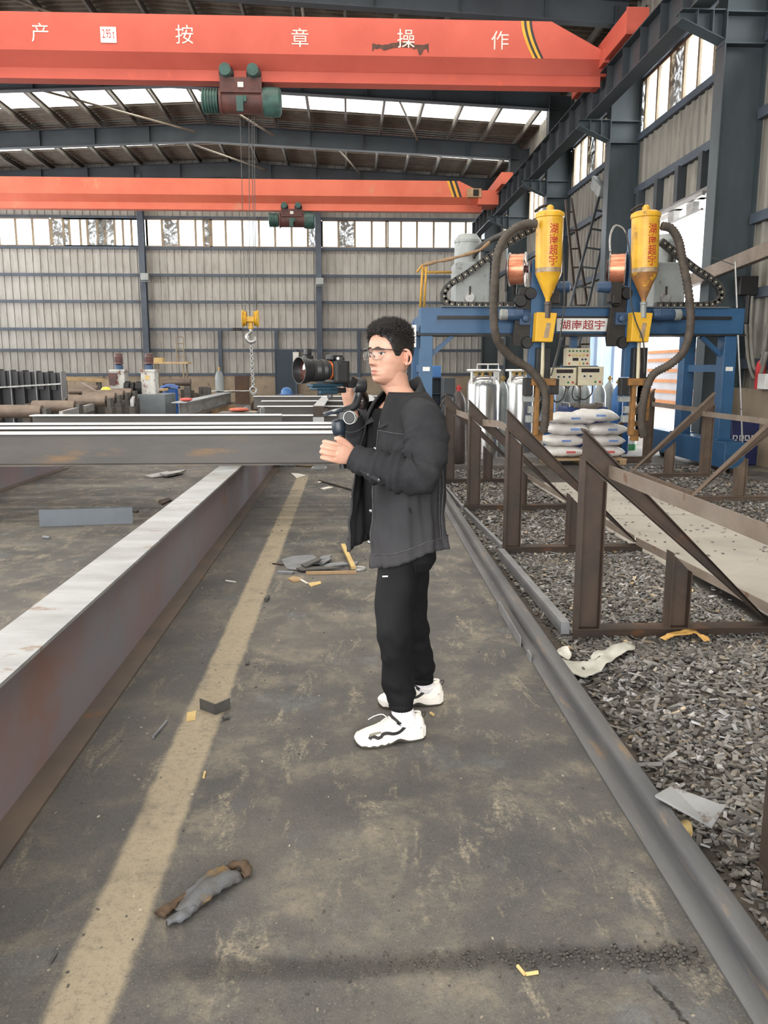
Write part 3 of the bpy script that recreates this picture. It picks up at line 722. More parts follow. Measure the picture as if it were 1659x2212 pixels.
b = MB(); b.box(xa-.15, xb+.15, Y-.3, Y+.3, 0, zt-.022); tag(b.build('steel_block', 'web_dark'), 'dark steel block under the short pale beam offcut', 'block')
b = MB(); p = at(548, 866, Y); b.sph((p.x, Y-.1, zt+.15), (.1, .07, .035)); tag(b.build('work_glove', 'hook_yellow', smooth=3), 'yellow work glove in the pale beam offcut', 'glove')
# things on the floor left
p, q = gd(86, 1138), gd(288, 1131); Y = p.y
b = MB(); b.ext([(-.006,0),(-.006,.165),(.06,.165),(.06,.158),(0,.158),(0,.007),(.06,.007),(.06,0)], (q.x, q.y, 0), (p.x, p.y, 0))
ch_ = tag(b.build('channel_steel', 'channel_grey', bevel=.002), 'short piece of grey painted channel steel standing on the floor at left', 'channel steel')
def sheet(name, pts, th, m, lab, cat='scrap', z=0., group=None, lift=None, curl=0.):
    vs = [gd(x, y, z) for x, y in pts]; b = MB(); n = len(vs)
    lf = lift or [0]*n
    b.add([v+V((0, 0, .001+l)) for v, l in zip(vs, lf)] + [v+V((0, 0, th+l)) for v, l in zip(vs, lf)],
          [tuple(range(n-1, -1, -1)) , tuple(range(n, 2*n))] + [(i, (i+1) % n, (i+1) % n+n, i+n) for i in range(n)])
    # outline may run either way round
    import bmesh
    o = b.build(name, m); bm_ = bmesh.new(); bm_.from_mesh(o.data); bmesh.ops.recalc_face_normals(bm_, faces=bm_.faces); bm_.to_mesh(o.data); bm_.free()
    return tag(o, lab, cat, group)
P('slate', (132, 134, 138), (108, 110, 112), 5, .6, .1, c3=(82, 78, 72), s3=8); P('paper', (216, 212, 204), (196, 190, 180), 5, .8)
P('slate_dark', (84, 82, 78), (66, 64, 62), 6, .7); P('card', (206, 180, 124), (188, 160, 104), 5, .8); P('plastic_rag', (188, 186, 176), (164, 160, 150), 4, .55, c3=(128, 122, 112), s3=7)
sheet('steel_sheet', [(312, 1030), (362, 1020), (378, 1027), (330, 1034)], .02, 'steel_pale', 'pale steel plate on the floor, lower of two left of the long beam', 'plate')
sheet('steel_sheet', [(345, 1026), (402, 1018), (390, 1024), (360, 1030)], .03, 'steel_pale', 'pale narrow steel plate lying across the other one left of the long beam', 'plate', .02)
sheet('cardboard_scrap', [(380, 1004), (424, 1002), (428, 1007), (384, 1008)], .02, 'wood_dust', 'flat brown cardboard scrap under the stacked beams', 'scrap')
sheet('rust_flake', [(342, 1085), (366, 1077), (370, 1083), (350, 1092)], .02, 'rack_rust', 'small rusty flake on the floor beside the long beam', 'scrap')
# the sheet-metal litter heap
LG = 'scrap pieces of the litter heap'
for i, (pts, th, m, nm, lab, zz, lf) in enumerate((
    ([(607, 1210), (632, 1205), (676, 1202), (684, 1208), (672, 1230), (655, 1236), (620, 1230)], .006, 'slate', 'steel_sheet', 'blue-grey sheet at the left of the litter heap', 0, (0, .01, .01, .01, .02, .01, 0)),
    ([(640, 1230), (660, 1226), (720, 1227), (745, 1228), (700, 1232), (650, 1234)], .012, 'slate_dark', 'steel_strip', 'long dark strip in the middle of the litter heap', .012, None),
    ([(668, 1218), (700, 1208), (716, 1212), (700, 1222)], .01, 'slate', 'steel_strip', 'grey scrap strip on top of the litter heap', .016, (0, .01, .015, .01)),
    ([(690, 1222), (742, 1216), (750, 1221), (706, 1228)], .012, 'slate', 'steel_strip', 'pale slab at the right of the litter heap', .006, None),
    ([(650, 1222), (690, 1214), (694, 1219), (660, 1228)], .014, 'slate_dark', 'steel_strip', 'dark bent strip across the blue-grey sheet', .022, (.0, .03, .03, .0)),
    ([(726, 1219), (774, 1214), (770, 1221), (738, 1223)], .008, 'slate', 'steel_strip', 'flat grey strip under the leaning batten end', .0, None),
    ([(700, 1207), (716, 1206), (712, 1213), (676, 1219)], .03, 'slate', 'steel_strip', 'thin upturned flake at the back of the litter heap', .01, None))):
    sheet(nm, pts, th, m, lab, 'scrap', zz, None, lf)
MB_ = MB(); pa, pb_ = gd(661, 1241), gd(770, 1239)
tag(MB().bar(pa+V((0, 0, .012)), pb_+V((0, 0, .012)), .02, .022).build('wood_batten', 'wood_dust'), 'pale wooden batten lying along the front of the litter heap', 'batten')
pa, pb_ = gd(764, 1236)+V((0, 0, .034)), gd(741, 1189)+V((0, 0, .05))
tag(MB().bar(pa, pb_, .035, .02).build('wood_batten', 'card'), 'light wooden batten leaning across the right end of the litter heap', 'batten')
pa, pb_ = gd(600, 1238), gd(634, 1240); tag(MB().bar(pa+V((0, 0, .008)), pb_+V((0, 0, .008)), .05, .016).build('stone_sliver', 'slate'), 'short grey sliver at the left front of the litter heap', 'scrap')
pa, pb_ = gd(589, 1219), gd(612, 1222); tag(MB().bar(pa+V((0, 0, .006)), pb_+V((0, 0, .006)), .01, .01).build('welding_rod', 'rack_rust'), 'thin rod sticking out left of the litter heap', 'rod')
p = gd(775, 1231); b = MB(); b.tube([p+V((.045*cos(a), .04*sin(a), .008)) for a in [2*pi*i/18 for i in range(18)]], .014, 8, closed=True)
tag(b.build('steel_ring', 'steel_pale', smooth=2), 'flat steel ring at the right end of the litter heap', 'ring')
# the dropped wrench-like tag and stain below it
sheet('steel_tag', [(622, 1252), (634, 1247), (650, 1250), (648, 1257), (634, 1259)], .01, 'wood_dust', 'pale tag with a hole in front of the litter heap', 'scrap')
pa, pb_ = gd(648, 1253), gd(664, 1262); tag(MB().bar(pa+V((0, 0, .006)), pb_+V((0, 0, .006)), .02, .006).build('steel_tag', 'paper'), 'thin white strip beside the pale tag', 'scrap')
sheet('cardboard_scrap', [(664, 1260), (692, 1256), (694, 1261), (672, 1268)], .003, 'card', 'torn tan cardboard beside the thin white strip', 'scrap')
# angle iron corner, card, rod and small bits near the lane line
pa, pb_, pc = gd(433, 1531), gd(466, 1544), gd(497, 1530); hh = .05
b = MB()
for a, c_ in ((pa, pb_), (pb_, pc)): b.bar(a+V((0, 0, hh/2)), c_+V((0, 0, hh/2)), .006, hh)
b.v = [p for p in b.v]
tag(b.build('angle_bracket', 'slate_dark'), 'dark V-shaped steel bracket lying on the lane line', 'bracket')
sheet('cardboard_scrap', [(404, 1541), (424, 1536), (422, 1556), (403, 1559)], .004, 'card', 'small square of yellow cardboard on the lane line', 'scrap')
pa, pb_ = gd(331, 1597), gd(361, 1562); tag(MB().bar(pa+V((0, 0, .008)), pb_+V((0, 0, .008)), .008, .012).build('steel_rod', 'slate'), 'thin grey steel rod on the floor left of the lane line', 'rod')
pa, pb_ = gd(108, 2084), gd(122, 2062); tag(MB().tube([pa+V((0, 0, .004)), pb_+V((0, 0, .004))], .004, 6).build('steel_rod', 'slate_dark'), 'short dark stub on the floor at the lower left', 'rod')
for (x0, y0), (x1, y1), r, m, nm, lab in (((1118, 2090), (1133, 2108), .005, 'card', 'cigarette_butt', 'left one of two pale stubs meeting in a V on the near floor joint'),
        ((1136, 2108), (1162, 2104), .005, 'card', 'cigarette_butt', 'right one of two pale stubs meeting in a V on the near floor joint'),
        ((440, 1682), (443, 1670), .005, 'card', 'wood_chip', 'tiny tan chip beside the lane line below the bracket'),
        ((482, 1556), (495, 1552), .010, 'slate_dark', 'steel_nut', 'small dark nut below the V-shaped bracket'),
        ((574, 1300), (580, 1293), .014, 'slate_dark', 'steel_bolt', 'small dark bolt on the lane line edge'),
        ((530, 1436), (538, 1436), .012, 'slate_dark', 'stone_chip', 'small dark stone on the lane line, farther off'),
        ((690, 1040), (768, 1062), .016, 'steel_dark', 'steel_rod', 'long dark rod on the floor left of the cameraman, beyond the litter heap'),
        ((930, 1543), (936, 1547), .007, 'card', 'wood_chip', 'tiny pale chip right of the white sneakers'),
        ((488, 1256), (509, 1259), .006, 'paper', 'paper_scrap', 'small white paper scrap between the long beam and the lane line'),
        ((94, 1163), (108, 1165), .014, 'slate', 'stone_chip', 'grey stone chip below the channel steel'),
        ((288, 1106), (298, 1108), .016, 'slate_dark', 'stone_chip', 'dark stone chip right of the channel steel')):
    pa, pb_ = gd(x0, y0)+V((0, 0, r)), gd(x1, y1)+V((0, 0, r)); tag(MB().tube([pa, pb_], r, 7).build(nm, m), lab, nm.split('_')[-1])
for pts, lab in (([(628, 1023), (645, 1024), (662, 1028), (640, 1034)], 'torn white paper on the floor left of the long dark rod'), ([(685, 1043), (696, 1038), (698, 1041), (690, 1044)], 'small white paper beside the end of the long dark rod'), ([(692, 1056), (710, 1052), (720, 1054), (700, 1059)], 'small white paper below the long dark rod'), ([(756, 1073), (768, 1071), (768, 1075), (760, 1077)], 'small white paper beside the cameraman')):
    sheet('paper_scrap', pts, .01, 'paper', lab, 'paper')
for px, lab in ((608, 'left one of two small grey steel blocks at the end of the long beam'), (628, 'right one of two small grey steel blocks at the end of the long beam')):
    p = gd(px, 1008); b = MB(); b.cbox(p+V((.0, 0, .05)), .12, .1, .1); tag(b.build('steel_block', 'channel_grey', bevel=.004), lab, 'block')
pts = sm([gd(640, 1007), gd(668, 1009), gd(688, 1006), gd(690, 996), gd(668, 1000), gd(655, 1003)], 5)
tag(MB().tube([p+V((0, 0, .025)) for p in pts], .025, 6).build('wire_loop', 'wood_dust', smooth=2), 'pale loop of strap on the floor beyond the long beam', 'strap')
# dirty glove lying in the foreground
P('glove_dirty', (98, 100, 104), (84, 80, 76), 14, .85, c3=(120, 96, 62), s3=10, lo3=.54, hi3=.66, bump=.003, bs=160); P('glove_cuff', (92, 72, 54), (62, 50, 40), 20, .9, c3=(40, 36, 32), s3=22, bump=.003, bs=200)
ga, gb = gd(356, 1990), gd(520, 1890); gx = (gb-ga).normalized(); gy = V((-gx.y, gx.x, 0)); L = (gb-ga).length
g = thing('work_glove', 'dirty grey work glove lying crumpled on the floor in the foreground', 'glove', (ga+gb)/2)
def gl(pts, rs, m, nm):
    pp = sm([ga+gx*(a*L)+gy*b_+V((0, 0, c_)) for a, b_, c_ in pts], 5); n = len(pp)
    rr = [rs[min(int(i/(n-1)*(len(rs)-1)), len(rs)-2)]*(1-(i/(n-1)*(len(rs)-1) % 1 if i < n-1 else 1))+rs[min(int(i/(n-1)*(len(rs)-1))+1, len(rs)-1)]*((i/(n-1)*(len(rs)-1)) % 1 if i < n-1 else 1) for i in range(n)]
    b = MB().tube(pp, rr, 14, flat=.62, up=(0, 0, 1))
    b.v = [p+V((noise.noise(p*45)*.011, noise.noise(p*45+V((9, 0, 0)))*.011, noise.noise(p*45+V((0, 7, 0)))*.009)) for p in b.v]
    b.v = [V((p.x, p.y, max(p.z, .001))) for p in b.v]
    return b.build(nm, m, g, smooth=3)
gl([(.12, -.012, .014), (.35, -.012, .02), (.6, -.006, .022), (.92, -.012, .018)], [.012, .03, .034, .03, .018], 'glove_dirty', 'palm')
gl([(.3, .022, .014), (.55, .034, .016), (.75, .04, .016), (.93, .028, .014)], [.008, .02, .025, .024, .014], 'glove_dirty', 'finger')
gl([(.0, .02, .012), (.15, .026, .013), (.33, .034, .012), (.42, .036, .01)], [.018, .013, .012, .01], 'glove_cuff', 'finger')
gl([(-.03, -.03, .012), (.1, -.032, .013), (.25, -.03, .014), (.38, -.02, .012)], [.012, .019, .02, .01], 'glove_dirty', 'finger')
gl([(.92, .036, .012), (1.0, .03, .02), (1.06, .006, .022), (1.03, -.02, .016), (.95, -.022, .012)], [.008, .014, .018, .016, .01], 'glove_cuff', 'cuff')
# ------------------------------------------------------------------ rail, racks, offcut heap
import bmesh
P('rail_steel', (108, 108, 108), (88, 88, 90), 2.2, .5, .4, stretch=(3, .5, 3), c3=(132, 116, 98), s3=5, lo3=.56, hi3=.7, bump=.001)
prof = [(-.057,0),(.057,0),(.057,.009),(.012,.028),(.008,.045),(.008,.085),(.034,.098),(.034,.118),(.026,.13),(0,.134),(-.026,.13),(-.034,.118),(-.034,.098),(-.008,.085),(-.008,.045),(-.012,.028),(-.057,.009)]
path = sm([V((x+.057, y, .001)) for x, y in ((.93, -.6), (.947, 1.63), (.958, 3.6), (1.0, 6.4), (1.064, 9.25), (1.1, 11.3))], 8)
b = MB(); rings = []
for i, p in enumerate(path):
    d = (path[min(i+1, len(path)-1)]-path[max(i-1, 0)]).normalized(); sd = d.cross(V((0, 0, 1)))
    rings.append([p+sd*a+V((0, 0, c)) for a, c in prof])
b.loft(rings); tag(b.build('crane_rail', 'rail_steel', smooth=.7, origin=V((1, 1, 0))), 'long steel rail lying along the floor between the lane and the offcut heap', 'rail')
pa, pb_ = gd(1078, 1318), gd(1124, 1398); b = MB(); b.bar(pa+V((0, 0, .03)), pb_+V((0, 0, .03)), .006, .058); tag(b.build('flat_bar', 'flat_bar_grey'), 'short grey flat bar on edge against the left foot of the rail', 'flat bar')
pa, pb_ = gd(1140, 1418), gd(1146, 1430); tag(MB().bar(pa+V((0, 0, .02)), pb_+V((0, 0, .02)), .01, .04).build('flat_bar', 'flat_bar_grey'), 'stub of flat bar at the foot of the rail by the rag', 'flat bar')

def hgt(x, y):
    """level of the offcut heap"""
    e = max(0., min(1., (x-1.08)/.45)); e = e*e*(3-2*e)
    n = noise.noise(V((x*1.3, y*1.3, 3.1)))*.5+.5
    near = max(0., min(1., (4.15-y)/.5)); near = near*near*(3-2*near)
    h = e*(.018+.03*n+near*(.05+.06*n))
    if y > 4.2: h *= .75
    if 2.42 < x < 3.9 and 4.45 < y < 10.6: h = -.01
    return h
P('heap_soil', (76, 68, 60), (54, 50, 46), 14, .9, c3=(104, 94, 82), s3=30, bump=.008, bs=70)
k = NT('steel_offcuts'); g = k.n('ShaderNodeNewGeometry'); r = g.outputs['Random Per Island']
col = k.ramp(r, [(0, (66, 62, 58)), (.3, (100, 95, 89)), (.52, (126, 122, 117)), (.74, (92, 89, 86)), (.84, (148, 147, 146)), (.94, (128, 112, 90)), (.985, (180, 180, 182)), (1, (188, 160, 116))])
k.t.nodes[-1].color_ramp.interpolation = 'LINEAR'
M['offcuts'] = k.fin(col, .5, .2, .5)
b = MB(); NX, NY = 46, 150; X0, X1, Y0_, Y1_ = 1.06, 5.6, 1.2, 12.6
vs = [(X0+(X1-X0)*(i/NX), Y0_+(Y1_-Y0_)*j/NY, 0) for j in range(NY+1) for i in range(NX+1)]
vs = [(x, y, hgt(x, y)+.004) for x, y, _ in vs]
b.add(vs, [(j*(NX+1)+i, j*(NX+1)+i+1, (j+1)*(NX+1)+i+1, (j+1)*(NX+1)+i) for j in range(NY) for i in range(NX)])
o = b.build('soil_heap', 'heap_soil', smooth=4, origin=V((1.06, 1.2, 0))); struct(o, 'dark soil under the offcuts right of the rail')
rnd = random.Random(11); CV = []; CF = []
def chip(x, y, z, l, w, h, yaw, tilt, roll):
    o = len(CV); R = Matrix.Rotation(yaw, 3, 'Z') @ Matrix.Rotation(tilt, 3, 'Y') @ Matrix.Rotation(roll, 3, 'X')
    for dx, dy, dz in ((-1,-1,-1),(1,-1,-1),(1,1,-1),(-1,1,-1),(-1,-1,1),(1,-1,1),(1,1,1),(-1,1,1)):
        p = R @ V((dx*l/2, dy*w/2, dz*h/2)); CV.append((p.x+x, p.y+y, p.z+z))
    CF.extend([tuple(o+i for i in q) for q in ((3,2,1,0),(4,5,6,7),(0,1,5,4),(1,2,6,5),(2,3,7,6),(3,0,4,7))])
def scatter(n, xa, xb, ya, yb, big):
    for _ in range(n):
        x, y = rnd.uniform(xa, xb), rnd.uniform(ya, yb); h = hgt(x, y)
        if h < .004: continue
        if x < 1.13+.05*rnd.random() and rnd.random() < .6: continue
        t = rnd.random()
        if t < .86: l, w, th = rnd.uniform(.016, .042)*big, rnd.uniform(.01, .022)*big, rnd.uniform(.004, .009)
        elif t < .97: l, w, th = rnd.uniform(.04, .075)*big, rnd.uniform(.01, .02), .006
        else: l, w, th = rnd.uniform(.08, .16), rnd.uniform(.008, .018), .006
        s = min(1, .10/l)
        chip(x, y, h+rnd.uniform(.002, .02), l, w, th, rnd.uniform(0, pi), rnd.gauss(0, .3*s), rnd.gauss(0, .35*s))
scatter(9500, 1.12, 2.6, 1.3, 3.2, .95); scatter(9500, 1.12, 3.1, 3.2, 4.9, 1.0); scatter(9000, 1.12, 2.5, 4.9, 7.4, 1.1)
scatter(4500, 1.12, 2.5, 7.4, 12, 1.4); scatter(3000, 3.9, 5.5, 4.9, 8.5, 1.2); scatter(3600, 3.9, 5.5, 8.5, 12.3, 1.5)
for _ in range(260):                     # strays on the pale plates
    chip(rnd.uniform(2.45, 3.9), rnd.uniform(4.6, 10.5), .042, rnd.uniform(.012, .035), rnd.uniform(.008, .018), .005, rnd.uniform(0, 3), 0, 0)
me = bpy.data.meshes.new('steel_offcuts'); me.from_pydata(CV, [], CF); me.materials.append(M['offcuts'])
o = bpy.data.objects.new('steel_offcuts', me); COL.objects.link(o); tag(o, 'heap of small grey steel offcuts right of the rail, under the racks', 'scrap metal', None, 'stuff')
CV, CF = [], []
for _ in range(1300):
    y = 1.5+11*rnd.random()**1.7; x = rnd.uniform(-1.05, .9) if rnd.random() < .75 else rnd.uniform(-4, -1.4)
    if -.08 < x < .6 and 2.9 < y < 3.7: continue
    s = rnd.uniform(.0012, .0045)*(1+.12*y); chip(x, y, s*.25, s*rnd.uniform(1, 2.4), s, s*.6, rnd.random()*3, 0, 0)
me = bpy.data.meshes.new('floor_grit'); me.from_pydata(CV, [], CF)
k = NT('grit'); g = k.n('ShaderNodeNewGeometry'); M['grit'] = k.fin(k.ramp(g.outputs['Random Per Island'], [(0, (60, 57, 54)), (.55, (92, 88, 82)), (.85, (140, 132, 116)), (1, (188, 180, 164))]), .8); me.materials.append(M['grit'])
o = bpy.data.objects.new('floor_grit', me); COL.objects.link(o); tag(o, 'fine grit and flakes scattered over the floor around the cameraman', 'grit', None, 'stuff')
# silt and clods in the joint at the end of the lane
CV, CF = [], []
for _ in range(520):
    t = rnd.random(); x = -.35+1.27*t**.55; s = rnd.uniform(.003, .010)*(0.5+.7*t)
    chip(x, 1.865+rnd.gauss(0, .02+.02*max(0, t-.6))-.06*max(0, x-.6), s*.35, s, s*.8, s*.7, rnd.random()*3, rnd.random(), rnd.random())
me = bpy.data.meshes.new('clods'); me.from_pydata(CV, [], CF); me.materials.append(M['clods'] if 'clods' in M else P('clods', (84, 80, 74), (62, 58, 54), 30, .9))
o = bpy.data.objects.new('soil_clods', me); COL.objects.link(o); tag(o, 'dark clods and grit lying in the floor joint at the near end of the lane', 'soil', None, 'stuff')

P('plate_pale', (172, 166, 156), (154, 148, 140), 1.5, .75, 0, c3=(122, 112, 98), s3=26, lo3=.66, hi3=.72, spec=.25)
for i, (y0, y1, x0, x1, lab) in enumerate(((3.2, 5.86, 2.5, 4.0, 'pale dusty floor plate between the racks, nearest of the three'), (5.9, 8.1, 2.44, 3.9, 'pale dusty floor plate between the racks, middle of the three'), (8.14, 10.6, 2.46, 3.88, 'pale dusty floor plate between the racks, farthest of the three'))):
    b = MB(); b.box(x0, x1, y0, y1, .015+(.06 if i == 0 else 0), .035+(.06 if i == 0 else 0)); tag(b.build('floor_plate', 'plate_pale', bevel=.004), lab, 'steel plate')

# triangular beam racks
def rack(x0, y, s, lab, mt='rack_rust', short=True, dust=False):
    t = thing('triangular_rack', lab, 'rack', (x0, y, 0), 0, None); d = V((s, 0, 0)); O = V((x0, y, 0))
    MB().ib(O-d*.01, O+d*1.16, .1, .1, .008, .007).xf(Matrix.Translation((0, 0, .051))).build('base_beam', mt, t)
    # outline of a beam is cut to the slope of the brace
    def post(xa, xb, name):
        def zt(x): return 1.052-(x)*1.0
        b = MB(); w = .007
        for (p0, p1, ya, yb) in ((xa, xa+w, -.05, .05), (xb-w, xb, -.05, .05), (xa+w, xb-w, -.004, .004)):
            X0_, X1_ = x0+s*p0, x0+s*p1
            a = [(X0_, y+ya, .101), (X1_, y+ya, .101), (X1_, y+yb, .101), (X0_, y+yb, .101), (X0_, y+ya, zt(p0)), (X1_, y+ya, zt(p1)), (X1_, y+yb, zt(p1)), (X0_, y+yb, zt(p0))]
            f = [(3,2,1,0),(4,5,6,7),(0,1,5,4),(1,2,6,5),(2,3,7,6),(3,0,4,7)]
            b.add(a, f if s > 0 else [tuple(reversed(q)) for q in f])
        b.build(name, mt, t)
    post(0, .13, 'tall_post'); post(.52, .635, 'short_post')
    # sloping brace: an I beam cut upright at the top and level at the foot
    b = MB(); L = 1.125
    def z_up(x): return 1.215-x*1.0
    for za, zb, ya, yb in ((0, -.012, -.05, .05), (-.15, -.162, -.05, .05), (-.012, -.15, -.004, .004)):
        v = []
        for px_, lim in ((0, None), (L, None)):
            for yy in (ya, yb):
                for zz in (zb, za): v.append((x0+s*px_, y+yy, max(z_up(px_)+zz, .1015)))
        f = [(0,1,3,2),(4,6,7,5),(0,4,5,1),(2,3,7,6),(1,5,7,3),(0,2,6,4)]
        b.add(v, f if s > 0 else [tuple(reversed(q)) for q in f])
    o = b.build('sloping_brace', mt if not dust else 'rack_dusty', t)
    return t
L = ['nearest whole triangular rack of the left row, its tall post in front', 'second triangular rack of the left row behind the nearest whole one', 'third triangular rack of the left row', 'farthest triangular rack of the left row, beside the cameraman']
for y, lab in zip((4.31, 6.42, 8.47, 10.56), L): rack(1.27, y, 1, lab)
pq_ = gd(1671, 1975)
rack(pq_.x, pq_.y+.05, 1, 'triangular rack cut off by the right edge, only its post edge in view')
for y, lab in ((8.95, 'nearest triangular rack of the right row, its slope rising out of the picture'), (11.0, 'middle triangular rack of the right row, in front of the blue leg'), (13.2, 'farthest triangular rack of the right row, its post by the bright doorway'), (6.8, 'rusty rack of the right row wholly beside the near plates')):
    if y != 6.8: rack(5.05, y, -1, lab, 'rack_dusty')
def fbar(p, q, w, h, lab, m='flat_bar'): return tag(MB().bar(p, q, w, h).build('flat_bar', m), lab, 'flat bar')
fbar((1.41, 4.27, .985), (1.46, 2.12, .96), .008, .07, 'rusty flat bar running from the nearest whole rack out of the right edge')
fbar((2.36, 6.38, .14), (2.44, 4.0, .17), .008, .06, 'low flat bar at the foot of the nearest whole rack')
fbar((2.36, 8.43, .14), (2.37, 6.46, .14), .008, .06, 'low flat bar between the second and third rack feet')
fbar((2.36, 10.5, .14), (2.37, 8.51, .14), .008, .06, 'low flat bar between the third and farthest rack feet')
b = MB()
p0, p1, p2 = V((1.41, 8.42, .98)), V((1.52, 8.1, .985)), V((1.44, 6.47, .98)); b.bar(p0, p1, .008, .07); b.bar(p1, p2, .008, .07)
tag(b.build('flat_bar', 'flat_bar'), 'bent flat bar high between the second and third rack', 'flat bar')
fbar((1.41, 10.5, .98), (1.42, 8.55, .98), .008, .07, 'flat bar high between the third and farthest rack')
fbar((1.235, 10.4, .04), (1.235, 8.6, .04), .03, .06, 'grey bar on the ground between the two farthest racks of the left row', 'flat_bar_grey')
fbar((1.235, 8.4, .05), (1.29, 6.5, .05), .03, .06, 'grey bar on the ground between the second and third rack of the left row', 'flat_bar_grey')
fbar((1.235, 6.35, .06), (1.23, 4.36, .075), .05, .07, 'grey bar on the ground between the two nearest racks of the left row', 'flat_bar_grey')
fbar((4.98, 13.1, .97), (4.9, 11.06, .97), .008, .07, 'flat bar at the back of the right row between the farthest racks')
fbar((4.87, 10.94, .93), (4.88, 9.02, .93), .008, .07, 'flat bar at the back of the right row, nearer one, running off right')
fbar((3.97, 10.95, .12), (3.93, 9.0, .12), .05, .06, 'rusty angle bar at the feet of the right row', 'rack_dusty')
# rags and papers on the offcuts
def rag(name, pts, m, lab, cat, z0=.03, amp=.02, th=None):
    """crumpled piece inside the photo outline pts (laid on the heap)"""
    c = V((0, 0, 0)); P_ = [gd(x, y, z0) for x, y in pts]
    for p in P_: c += p/len(P_)
    b = MB(); rings = []
    K = 9; R_ = sm(P_, 4, True)
    for j in range(K):
        f = 1-j/(K-.2)
        rings.append([c+(p-c)*f for p in R_])
    for r in rings:
        for i, p in enumerate(r):
            n = noise.noise(V((p.x*16, p.y*16, 5)))+.5*noise.noise(V((p.x*40, p.y*40, 9)))
            r[i] = V((p.x, p.y, max(hgt(p.x, p.y), 0)+z0*.6+.012+amp*(n+.6)))
    b.loft(rings, cap=False); o = b.build(name, m, smooth=4)
    s = o.modifiers.new('thickness', 'SOLIDIFY'); s.thickness = .003
    return tag(o, lab, cat)
rag('plastic_rag', [(1214, 1432), (1262, 1440), (1290, 1422), (1352, 1408), (1370, 1434), (1330, 1448), (1288, 1468), (1256, 1470), (1222, 1450)], 'plastic_rag', 'crumpled grey-white plastic sheet on the offcuts beside the rail', 'plastic sheet', .03, .02)
rag('paper_wad', [(1200, 1412), (1216, 1408), (1234, 1420), (1228, 1430), (1206, 1424)], 'paper', 'small crumpled paper wad beside the rail above the plastic sheet', 'paper', .03, .03)
rag('tan_rag', [(1452, 1792), (1486, 1796), (1495, 1815), (1478, 1832), (1462, 1822)], 'card', 'small cream rag beside the rail, below the loose steel plate', 'rag', .03, .03)
rag('yellow_tape', [(1424, 1392), (1440, 1380), (1480, 1370), (1500, 1372), (1494, 1380), (1450, 1390), (1436, 1398)], 'tape_yellow', 'curled yellow paper strip on the offcuts under the nearest whole rack, left piece', 'paper strip', .05, .02)
rag('yellow_tape', [(1492, 1371), (1502, 1371), (1532, 1392), (1524, 1399), (1508, 1388)], 'tape_yellow', 'curled yellow paper strip on the offcuts under the nearest whole rack, right piece', 'paper strip', .05, .02)
P('tape_yellow', (206, 162, 92), (190, 146, 80), 9, .7)
P('plate_scrap', (150, 150, 150), (128, 128, 128), 4, .5, .3, c3=(92, 80, 70), s3=10, lo3=.58, hi3=.66)
v = [gd(1415, 1722, .15), gd(1450, 1702, .15), gd(1567, 1746, .13), gd(1538, 1790, .11)]
b = MB(); up = V((0, 0, .008)); b.add(v+[p+up for p in v], [(0, 1, 2, 3), (7, 6, 5, 4), (1, 0, 4, 5), (2, 1, 5, 6), (3, 2, 6, 7), (0, 3, 7, 4)])
tag(b.build('steel_plate', 'plate_scrap'), 'loose grey steel plate lying tilted on the offcuts near the rail', 'steel plate')
# ------------------------------------------------------------------ blue gantry welder
P('hopper_yellow', (222, 172, 44), (198, 148, 40), 5, .4, 0, c3=(104, 84, 52), s3=5, lo3=.58, hi3=.74)
P('feeder_yellow', (220, 170, 36), (206, 156, 34), 4, .5, 0, c3=(120, 92, 40), s3=12, lo3=.62, hi3=.7)
P('flux_cone', (168, 112, 52), (122, 88, 58), 4, .5, 0, c3=(206, 156, 48), s3=6, lo3=.52, hi3=.6); P('flux_band', (168, 146, 118), (130, 108, 82), 9, .35); P('tank_grey', (150, 154, 152), (132, 136, 134), 3, .5, .1, c3=(108, 104, 98), s3=5, lo3=.55, hi3=.7)
P('hose_black', (46, 45, 43), (66, 62, 56), 14, .6); P('hose_dusty', (82, 72, 62), (62, 56, 50), 10, .75)
P('copper', (222, 150, 118), (196, 118, 88), 9, .35, .55, stretch=(1, 1, 6)); P('spool_red', (74, 34, 34), (54, 26, 28), 6, .5)
P('panel_beige', (206, 196, 168), (188, 178, 150), 6, .55, 0, c3=(140, 120, 92), s3=9, lo3=.62, hi3=.7); P('display_dark', (30, 22, 26), (40, 30, 34), 9, .25)
P('lamp_red', (178, 44, 40)); P('lamp_green', (38, 112, 72)); P('lamp_yellow', (206, 170, 70)); P('knob_dark', (48, 46, 44), (40, 38, 38), 9)
P('torch_ochre', (150, 104, 48), (112, 82, 46), 8, .6, .1, c3=(84, 62, 40), s3=12); P('stainless', (196, 196, 194), (164, 164, 162), 2.2, .25, .85, stretch=(6, 6, .5))
P('cyl_grey', (150, 154, 152), (132, 138, 138), 3, .45, .1, c3=(112, 108, 100), s3=5); P('cyl_blue', (56, 110, 168), (44, 92, 148), 3, .45); P('cyl_dark', (84, 74, 70), (66, 60, 58), 4, .5)
P('brass', (168, 140, 80), (140, 116, 66), 9, .35, .6); P('valve_red', (196, 40, 44), (168, 36, 40), 9, .5); P('bag_white', (224, 220, 214), (206, 202, 198), 4, .6); P('bag_blue', (106, 134, 190), (124, 150, 200), 12, .6); P('bag_red', (206, 92, 88), (190, 84, 80), 12, .6)
P('rail_yellow', (196, 150, 56), (168, 124, 48), 8, .6, 0, c3=(112, 78, 46), s3=12); P('rope_tan', (150, 122, 92), (122, 98, 74), 14, .85); P('motor_blue', (40, 66, 96), (54, 76, 104), 6, .5, .1); P('cable_black', (28, 28, 28), (38, 37, 36), 9, .5)
GY = 11.85                                             # front face of the crossbeam
